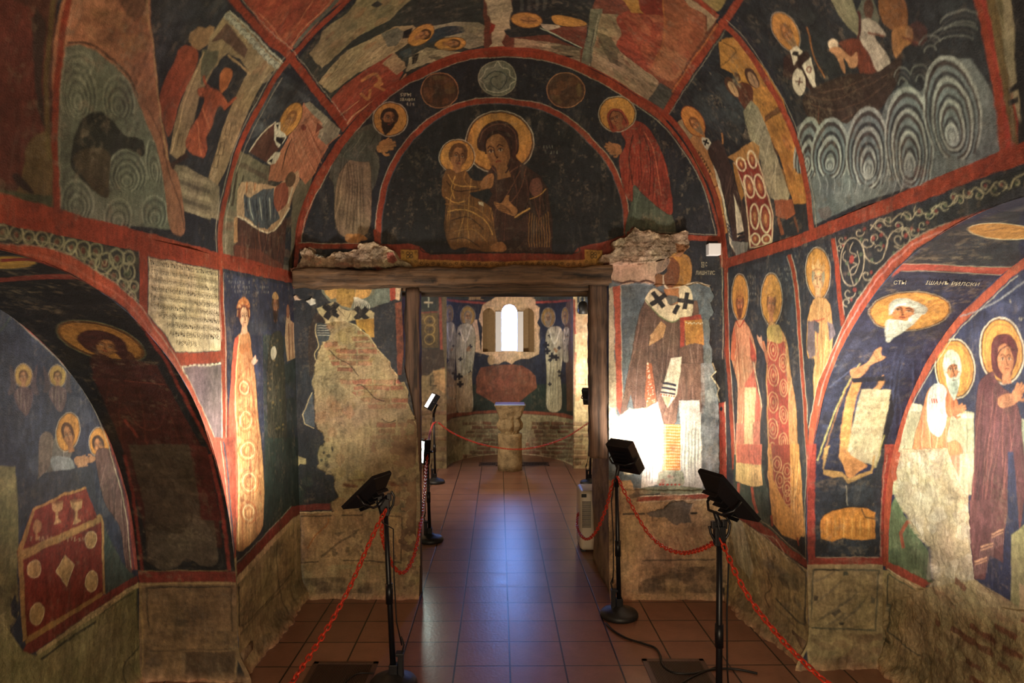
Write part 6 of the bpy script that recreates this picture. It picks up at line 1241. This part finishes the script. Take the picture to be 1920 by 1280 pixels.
ins=[("ВЪЗДВИЖЕ СѦ ОТЪ ЗЕМѦ И СЪЗДА СѦ ПРѢЧИСТЫИ ХРА",.02,.99),("СТГО ИЕРАРХА ХВА НИКОЛЫ И СТГО ВЕЛИКОСЛАВ",.02,.96),("МЧНКА ХВА ПАНТЕЛЕИМОНА ТЕЧЕНИЕМЪ И ТРОУ",.02,.98),("ЛЮБОВИѪ МНОГОѪ КАЛОѢНѢ СЕВАСТОКРАТОР",.02,.98),("ВМЬ СЕВАСТОКРАТОРА БРАТѸЧѦДА ЦРЕВѢ ВНѸК",.03,.97),("СТЕФАНА КРАЛѢ СРЬПСКАГО НАПИСА ЖЕ СѦ",.03,.97),("Н ЦРТВО БЛЪГАРСКОЕ ПРИ БЛГОВѢРНѢМЪ И",.10,.97),("О ХРТОЛЮБИВѢМЬ ЦРИ КОСТАНДИНѢ",.20,.98),("АСѢНѢ ЕДИКТО З В ЛѢТО",.28,.96),("҂Ѕ Ѱ Ѯ З",.36,.62)]
wall_text(wallL,ins,((275,483),(411,508),(414,656),(283,648)),M_ink,OB['wall_left'])
wall_text(intR,[("СТЫ",0,.14),],((1675,519),(1838,519),(1838,534),(1675,534)),M_lime,OB['intR'],slant=.02) 
wall_text(intR,[("ІѠАНЪ РИЛСКИ",0,1)],((1737,520),(1836,522),(1833,536),(1734,534)),M_lime,OB['intR'],slant=.04)
wall_text(back,[("Ꙉ С",.3,.6),("ЛИѠНТИС",0,1)],((1304,487),(1340,487),(1340,519),(1304,519)),M_lime,OB['wall_back'])
wall_text(back,[("СТЫ",.05,.75),("ІѠАКИМ",0,1)],((750,172),(778,172),(778,192),(750,192)),M_lime,OB['wall_back'])
# ---------- floodlight stands, chains and the other loose things
M_black=simple('black_lacquered_metal','#15151a',.38,.3,.05,80,.1); M_rubber=simple('black_cast_base','#1c1d1e',.5,0,.15,60,.1)
def glow_mat(n,c,s):
    m,nt,b=newmat(n); b.inputs['Base Color'].default_value=(.9,.9,.85,1); b.inputs['Emission Color'].default_value=(*lin(c),1); b.inputs['Emission Strength'].default_value=s; return m
WARM='#fff0dc'
def rotz_to(n):
    n=Vector(n).normalized(); return n.to_track_quat('Z','Y').to_matrix().to_4x4()
def stand(loc,top,aim,label,power,strength,size=(.20,.15),clamp_side=-1,lean=(0,0),glow=WARM,head=None,cables=True,spread=150,thin=False):
    """floodlight on a pole; head given by its centre, aim by the way its lit face looks"""
    t=empty('floodlight_stand',loc); tag(t,label,'lamp',"floodlights on stands round the chains")
    X=Vector(loc); add=lambda n,bm,m,**k: mk(n,bm,m,t,**k)
    bm=bmesh.new(); lathe(bm,[(.02,0),(.108,0),(.114,.008),(.113,.022),(.104,.034),(.075,.044),(.045,.052),(.030,.066),(.0,.066)][:-1]+[(.002,.066)],40); add('base',bm,M_rubber)
    top=Vector(top)-X; bm=bmesh.new(); tube(bm,[(0,0,.05),(top.x*.5,top.y*.5,top.z*.5),tuple(top)],[.0145,.013,.012],12); tube(bm,[(top.x*.48,top.y*.48,top.z*.48-.03),(top.x*.52,top.y*.52,top.z*.52+.03)],.0175,12); add('pole',bm,M_black)
    bm=bmesh.new(); s=clamp_side; box(bm,s*.035-.013,s*.035+.013,-.016,.016,.03,.16); box(bm,-.02,.02,-.02,.02,.05,.11); box(bm,s*.03-.02,s*.03+.02,-.02,.02,.15,.165); tube(bm,[(s*.04,0,.16),(s*.05,.0,.20),(s*.035,0,.24)],.005,6); add('plug_block',bm,M_black,smooth_=False,bevel=.003)
    hc=(Vector(head) if head is not None else top+X+Vector((0,0,.09)))-X
    R=Matrix.Translation(hc)@rotz_to(aim); w,h=size
    bm=bmesh.new()
    # housing: wide lit face, narrower back with cooling fins
    f=[(-w/2,-h/2,.02),(w/2,-h/2,.02),(w/2,h/2,.02),(-w/2,h/2,.02)]; m_=[(x,y,.002 if thin else -.04) for x,y,z in f]; bk=[(x*(.5 if thin else .95),y*(.55 if thin else .95),-.04 if thin else -.045) for x,y,z in f]
    V=[[bm.verts.new(R@Vector(p)) for p in ring] for ring in (f,m_,bk)]
    for A,B in zip(V[:-1],V[1:]):
        for k in range(4): bm.faces.new((A[k],A[(k+1)%4],B[(k+1)%4],B[k]))
    bm.faces.new(V[2]); 
    inn=[bm.verts.new(R@Vector((x*.90,y*.88,.02))) for x,y,z in f]; inb=[bm.verts.new(R@Vector((x*.88,y*.86,.012))) for x,y,z in f]
    for A,B in ((V[0],inn),(inn,inb)):
        for k in range(4): bm.faces.new((A[k],A[(k+1)%4],B[(k+1)%4],B[k]))
    for k in range(5): box(bm,-w*.3,w*.3,-h*.28+k*h*.14-.002,-h*.28+k*h*.14+.002,-.058,-.04,R)
    hd=add('housing',bm,M_black,smooth_=False,bevel=.0015)
    bm=bmesh.new(); bm.faces.new([bm.verts.new(R@Vector((x*.88,y*.86,.014))) for x,y,z in f]); mk('lit_lens',bm,glow_mat('lamp_glow',glow,strength),hd,False)
    bm=bmesh.new(); s1=R@Vector((-w*.56,0,0)); s2=R@Vector((w*.56,0,0)); bkp=R@Vector((0,0,-.085))
    tube(bm,[tuple(s1),tuple(R@Vector((-w*.56,0,-.05))),tuple(bkp+(s1-R@Vector((0,0,0)))*.5),tuple(bkp),tuple(bkp+(s2-R@Vector((0,0,0)))*.5),tuple(R@Vector((w*.56,0,-.05))),tuple(s2)],.006,6)
    tube(bm,[tuple(bkp),tuple(top+Vector((0,0,.015))),tuple(top-Vector((0,0,.04)))],[.010,.013,.016],10); add('bracket',bm,M_black)
    if thin:
        bm=bmesh.new(); tp=top-Vector((0,0,.02)); c_=Matrix.Translation(tp)
        box(bm,-.022,.022,-.018,.018,-.05,.03,c_); box(bm,-.034,-.012,-.012,.012,.02,.05,c_); box(bm,.010,.030,-.012,.012,.02,.055,c_)
        tube(bm,[tuple(tp+Vector(v)) for v in ((.015,0,-.04),(.038,.0,.0),(.044,0,.04),(.030,0,.065))],.006,8); tube(bm,[tuple(tp+Vector(v)) for v in ((-.015,0,-.04),(-.036,.0,.0),(-.042,0,.03))],.006,8)
        add('clamp',bm,M_black,smooth_=False,bevel=.002)
    if cables:
        bm=bmesh.new(); q=[bkp,bkp+Vector((s*.02,0,-.08)),top*.85+Vector((s*.035,-.01,0)),top*.6+Vector((s*.028,-.01,0)),top*.35+Vector((s*.03,-.01,0)),Vector((s*.04,-.005,.2))]
        tube(bm,[Vector((*p,)) for p in smooth(np.array([tuple(v) for v in q]),False,5)] if False else q,.0035,6); add('cord',bm,M_black)
    if power:
        L=bpy.data.lights.new('flood','AREA'); L.shape='RECTANGLE'; L.size=w*.85; L.size_y=h*.85; L.energy=power; L.color=tuple(lin(glow)); L.spread=math.radians(spread)
        lo=bpy.data.objects.new('flood_light',L); C.objects.link(lo); lo.parent=t
        lo.matrix_local=Matrix.Translation(hc+Vector(aim).normalized()*.03)@(-Vector(aim)).to_track_quat('Z','Y').to_matrix().to_4x4()
    return t
def fpt(px,D): p=at(px,0,D); return (p.x,D,0)
LAMPS=[
 dict(loc=fpt(738,3.20),top=tuple(at(722,938,3.20)),head=tuple(at(690,921,3.18)),aim=(-.62,.26,.74),label='nearest left black floodlight on a leaning pole, tilted toward the left wall',power=20,strength=14,size=(.15,.235),clamp_side=1,thin=True),
 dict(loc=fpt(1161,4.02),top=tuple(at(1156,900,4.02)),head=tuple(at(1174,853,4.02)),aim=(.63,.55,.54),label='black floodlight close in front of the right pier, its light burning out the plaster',power=8,strength=14,size=(.17,.21)),
 dict(loc=fpt(1348,2.75),top=tuple(at(1349,990,2.75)),head=tuple(at(1364,931,2.75)),aim=(.68,.24,.70),label='nearest right black floodlight with its base below the picture edge',power=30,strength=14,size=(.15,.27),clamp_side=1,thin=True),
 dict(loc=fpt(806,5.55),top=tuple(at(801,850,5.55)),head=tuple(at(791,846,5.52)),aim=(-.72,-.60,.06),label='floodlight just inside the doorway with its white face shining beside the left pier',power=5,strength=14,size=(.13,.20),glow='#e8fff0'),
 dict(loc=fpt(816,7.84),top=tuple(at(813,775,7.84)),head=tuple(at(808,752,7.82)),aim=(-.78,-.25,.50),label='farthest left floodlight on a thin pole in front of the apse',power=14,strength=14,size=(.22,.2)),
 dict(loc=fpt(1106,7.80),top=tuple(at(1110,765,7.80)),head=tuple(at(1109,742,7.80)),aim=(.30,.80,.45),label='floodlight half hidden behind the right door post at the apse',power=22,strength=14,size=(.2,.2)),
]
for k in LAMPS: stand(**k)
# chains
M_chain=simple('red_plastic_chain','#b8321a',.35,0,0,10,.08)
def link_bm(bm,c,t,up,L=.040,W=.023,r=.0034,n=14,m=6):
    t=t.normalized(); up=(up-t*up.dot(t)).normalized(); s=t.cross(up); h=L/2-W/2; rings=[]
    for i in range(n):
        a=2*math.pi*i/n; x=math.cos(a)*(W/2-r); y=math.sin(a)*(W/2-r)
        q=c+t*(x+(h if x>1e-6 else -h if x<-1e-6 else 0))+s*y; tn=(t*(-math.sin(a))+s*math.cos(a)); o=(t*math.cos(a)+s*math.sin(a))
        rings.append([bm.verts.new(q+(o*math.cos(2*math.pi*k/m)+up*math.sin(2*math.pi*k/m))*r) for k in range(m)])
    for i in range(n):
        A=rings[i]; B=rings[(i+1)%n]
        for k in range(m): bm.faces.new((A[k],A[(k+1)%m],B[(k+1)%m],B[k]))
def chain(ctrl,label,scale=1.0):
    pts=smooth(np.array([tuple(p) for p in ctrl]),False,24); seg=np.r_[0,np.cumsum(np.linalg.norm(np.diff(pts,axis=0),axis=1))]
    pitch=.0285*scale; n=int(seg[-1]/pitch); bm=bmesh.new()
    for i in range(n):
        d=(i+.5)*pitch; p=[np.interp(d,seg,pts[:,k]) for k in range(3)]; q=[np.interp(d+.01,seg,pts[:,k]) for k in range(3)]; g=[np.interp(d-.01,seg,pts[:,k]) for k in range(3)]
        t=Vector(q)-Vector(g); ref=Vector((0,1,.1)); u=t.cross(ref).normalized()
        u2=(ref.normalized() if i%2 else u); u2=Matrix.Rotation(.5+random.uniform(-.2,.2),3,t.normalized())@u2
        link_bm(bm,Vector(p),t,u2,.040*scale,.024*scale,.0036*scale)
    o=mk('barrier_chain',bm,M_chain); tag(o,label,'chain','red plastic barrier chains'); return o
def path(*a): return [at(x,y,d) for x,y,d in a]
chain(path((724,955,3.16),(708,985,3.08),(684,1037,2.95),(655,1102,2.78),(618,1170,2.6),(575,1238,2.4),(520,1320,2.15)),'red chain running down from nearest left floodlight to the bottom edge')
chain(path((724,960,3.22),(716,998,3.26),(727,1040,3.4),(745,1070,3.5),(761,1070,3.62),(775,1045,3.8),(784,1008,4.05),(791,962,4.5),(796,920,4.95),(800,868,5.4),(803,838,5.54)),'red chain sagging between nearest left floodlight and the lamp inside the doorway')
chain(path((803,838,5.5),(797,824,5.5),(794,842,5.48),(797,880,5.47),(795,905,5.47)),'short red chain end draped over the shining lamp inside the doorway')
chain(path((803,830,5.56),(806,812,6.2),(812,795,7.2),(818,791,7.8)),'red chain rising from the doorway lamp to the farthest left floodlight')
chain(path((822,792,7.8),(850,812,7.9),(900,832,8.0),(960,842,8.02),(1010,837,8.0),(1060,820,7.9),(1107,790,7.8)),'red chain hanging across the apse in front of the column')
chain(path((1155,893,4.0),(1146,915,4.05),(1137,950,4.15),(1120,992,4.3),(1103,1010,4.5),(1090,1004,4.7),(1082,985,5.0),(1084,960,5.3)),'red chain looping from right pier floodlight past the white dehumidifier')
chain(path((1158,893,4.0),(1170,920,3.95),(1190,958,3.85),(1216,1000,3.7),(1246,1026,3.5),(1278,1036,3.3),(1305,1032,3.08),(1330,1022,2.88),(1346,1008,2.76)),'red chain sagging between the two right hand floodlights')
chain(path((1350,1008,2.74),(1361,1032,2.7),(1382,1080,2.6),(1410,1128,2.5),(1440,1168,2.4),(1480,1214,2.28),(1530,1262,2.15),(1590,1310,2.05)),'red chain running down from nearest right floodlight to the bottom edge')
# dehumidifier
def rbox(w,d,h,r,z0=0):
    bm=bmesh.new(); box(bm,-w/2,w/2,-d/2,d/2,z0,z0+h); bmesh.ops.bevel(bm,geom=bm.edges[:],offset=r,segments=5,profile=.5,affect='EDGES'); return bm
M_hum=simple('cream_plastic','#c9bda8',.45,0,0,10,.02); M_dark=simple('dark_slot','#16161a',.6)
p=at(1108,0,5.35); t=empty('dehumidifier',(p.x,5.38,0)); tag(t,'tall cream plastic dehumidifier standing by the right door jamb','dehumidifier')
b_=at(0,1022,5.35).z; mk('body',rbox(.20,.30,.47,.035,.015),M_hum,t)
bm=bmesh.new()
for k in range(22): box(bm,-.085,-.015,-.153,-.149,.20+k*.0095,.2045+k*.0095)
mk('vent_grille',bm,M_dark,t,False)
bm=bmesh.new(); box(bm,-.09,-.05,-.154,-.146,.435,.462); mk('control_panel',bm,M_dark,t,False,.003)
for sx in (-.07,.07):
    for sy in (-.1,.1): bm=bmesh.new(); box(bm,sx-.02,sx+.02,sy-.02,sy+.02,0,.02); mk('foot',bm,M_dark,t,False,.003)
# column with capital and glass
p=at(956,0,8.65); cx,cy=p.x,8.66; t=empty('altar_column',(cx,cy,0)); tag(t,'short stone column with carved leaf capital standing before the apse','column')
bm=bmesh.new(); prof=[(.158,0),(.160,.1),(.157,.25),(.155,.40),(.160,.44),(.158,.47),(.14,.475)]
lathe(bm,prof,40); mk('shaft',bm,M_stone,t)
bm=bmesh.new(); nr=44; nn=96; L=[]
for i in range(nr+1):
    f=i/nr; z=.472+f*.375; r0=.112+.030*max(0,math.sin(f*7.5-.6))*(1-f)+.105*f**1.8; sq=f**2.2; R=[]
    for k in range(nn):
        a=2*math.pi*k/nn; c,s=math.cos(a),math.sin(a); sqr=1/max(abs(c),abs(s)); r=r0*(1-sq*.9)+ (r0*.93*sqr)*sq*.9
        if f<.9: r+=.030*max(0,math.sin(f*math.pi*2.0))*abs(math.cos(4*a))**.7-.022*(abs(math.sin(4*a))**6)*(1-abs(2*f-1)) - .010*abs(math.sin(8*a))*(1-f) + .018*math.exp(-((f-.62)/.12)**2)*max(0,math.cos(4*a+math.pi))
        v=Vector((r*c,r*s,z)); R.append(bm.verts.new(v+wob(v,14,.008,3)))
    L.append(R)
for A,B in zip(L[:-1],L[1:]):
    for k in range(nn): bm.faces.new((A[k],A[(k+1)%nn],B[(k+1)%nn],B[k]))
bm.faces.new(L[0][::-1]); bm.faces.new(L[-1]); mk('capital',bm,M_stone,t)
M_gl=simple('sky_tinted_glass','#8fb2ee',.15,0,0,10,.02,.9)  # blue base colour paints in the window's reflection on the glass
bm=bmesh.new(); box(bm,cx-.19,cx+.19,cy-.17,cy+.17,.85,.862); tag(mk('glass_plate',bm,M_gl,None,False,.002),'square glass plate coloured blue as if reflecting the window on top of the column capital','plate')
# floor grates
M_grate=simple('brown_grate_metal','#5c463c',.5,.3,0,40,.1); M_hole=simple('grate_pit','#050505',.9)
def grate(x0,x1,y0,y1,label,n,slat=.45,group='floor heating grates'):
    t=empty('floor_grate',((x0+x1)/2,(y0+y1)/2,0)); tag(t,label,'grate',group); w=(x1-x0)/2; d=(y1-y0)/2
    bm=bmesh.new()
    for a in ((-w,-w+.025,-d,d),(w-.025,w,-d,d),(-w,w,-d,-d+.025),(-w,w,d-.025,d)): box(bm,*a,0,.006)
    mk('rim',bm,M_grate,t,False,.001)
    bm=bmesh.new(); box(bm,-w+.02,w-.02,-d+.02,d-.02,.0005,.0015); mk('pit',bm,M_hole,t,False)
    bm=bmesh.new(); s=(2*w-.05)/n
    for k in range(n): x=-w+.025+s*(k+.5); box(bm,x-s*slat/2,x+s*slat/2,-d+.025,d-.025,.001,.005)
    mk('slats',bm,M_grate,t,False)
def grate_px(xl,xr,D0,D1,*a,**k): grate((xl-CX)/F*D1,(xr-CX)/F*D1,D0,D1,*a,**k)
grate_px(590,710,2.75,3.44,'brown slatted floor grate by the base of nearest left floodlight',34)
grate_px(1203,1318,2.75,3.47,'brown slatted floor grate with a black cable across it',34)
grate_px(899,933,8.92,9.18,'small dark grate in the apse floor left of the column',12,group=None)
grate_px(978,1028,8.92,9.18,'small dark grate in the apse floor right of the column',16,group=None)
# cables
M_cab=simple('black_cable','#0d0d0f',.45)
def cable(pts,label,r=.006,D=None,ang=None):
    bm=bmesh.new(); q=[]
    for x,y in pts: d=F*(H-.008)/(y-CY); q.append(((x-CX)/F*d,d,.008))
    tube(bm,smooth(np.array(q),False,8).tolist(),r,8); return tag(mk('cable',bm,M_cab),label,'cable')
cable([(1136,1168),(1150,1182),(1175,1196),(1206,1206),(1228,1214),(1238,1228),(1242,1246),(1262,1260),(1300,1262),(1340,1254),(1380,1254),(1420,1262)],'black cable snaking from right pier floodlight across the floor grate')
cable([(1342,1180+70),(1300,1268),(1262,1290)],'thin black cable curling over the right floor grate',.004)
cable([(700,1262),(672,1262),(650,1276),(640,1292)],'thin black cable beside the left floor grate',.004)
# floor box
bm=bmesh.new(); d0=F*H/(1256-CY); p=at(1444,0,2.66); q=Vector((1.12,2.62,0)); box(bm,-.06,.06,-.10,.10,0,.012); o=tag(mk('floor_box',bm,M_black,None,False,.003),'flat dark plastic cable box lying on the floor near the right wall','cable box'); o.location=(1.06,2.60,.0); o.rotation_euler=(0,0,.25)
bm=bmesh.new(); box(bm,-.045,.045,-.08,.08,.0121,.014); mk('cover',bm,simple('grey_cover','#777a7a',.5),o,False)
# white box on the wall, small loudspeaker in the sanctuary
bm=bmesh.new(); a=at(1326,457,4.27); c=at(1349,479,4.27); box(bm,a.x,c.x,4.235,4.30,c.z,a.z); tag(mk('wall_sensor',bm,M_white,None,False,.004),'small white square sensor box high on the chancel wall','sensor')
t=at(1093,575,8.3); o=empty('hanging_speaker',tuple(t)); tag(o,'small dark loudspeaker hanging on a thin rod in the sanctuary','lamp')
bm=bmesh.new(); lathe(bm,[(.03,-.09),(.055,-.09),(.062,-.02),(.05,.05),(.02,.07)],16); mk('speaker_case',bm,M_rubber,o)
bm=bmesh.new(); tube(bm,[(0,0,.06),(0,0,3.0-t.z)],.005,6); mk('rod',bm,M_rubber,o)
# ---------- added fill lights, camera, view
def area(name,loc,tgt,size,power,color,sy=None):
    L=bpy.data.lights.new(name,'AREA'); L.size=size; L.energy=power; L.color=tuple(lin(color))
    if sy: L.shape='RECTANGLE'; L.size_y=sy
    o=bpy.data.objects.new(name,L); C.objects.link(o); o.location=loc; o.rotation_euler=(Vector(loc)-Vector(tgt)).to_track_quat('Z','Y').to_euler(); return o
area('nave_fill',(0,-.9,1.0),(0,4,1.3),1.4,70,'#ffe2bc')  # unseen warm fill light added behind the camera
area('nave_upper_fill',(0,.6,.7),(.0,2.9,3.4),.8,7,'#ffdcb0')  # unseen upward fill added to brighten the vault like bounced light
area('sanctuary_fill',(-1.2,6.5,1.8),(0,9.5,1.2),.4,38,'#ffeed8')  # added area light without a fixture, general warm light for the apse
W=bpy.data.worlds.new('outside'); bpy.context.scene.world=W; W.use_nodes=True; W.node_tree.nodes['Background'].inputs[0].default_value=(.5,.7,1,1); W.node_tree.nodes['Background'].inputs[1].default_value=.3
cam=bpy.data.cameras.new('camera'); co=bpy.data.objects.new('camera',cam); C.objects.link(co); co.location=(0,0,H); co.rotation_euler=(math.radians(90),0,0)
cam.sensor_width=36; cam.lens=F/1920*36; cam.shift_x=(960-CX)/1920; cam.shift_y=(CY-640)/1920; cam.clip_start=.02
sc=bpy.context.scene; sc.camera=co; sc.view_settings.view_transform='Standard'; sc.view_settings.look='None'; sc.view_settings.exposure=0; sc.view_settings.gamma=1
sc.view_settings.use_curve_mapping=False

sc.cycles.max_bounces=6; sc.cycles.diffuse_bounces=4; sc.cycles.glossy_bounces=2; sc.cycles.transmission_bounces=2; sc.cycles.use_adaptive_sampling=True; sc.cycles.adaptive_threshold=.04; sc.cycles.sample_clamp_indirect=6
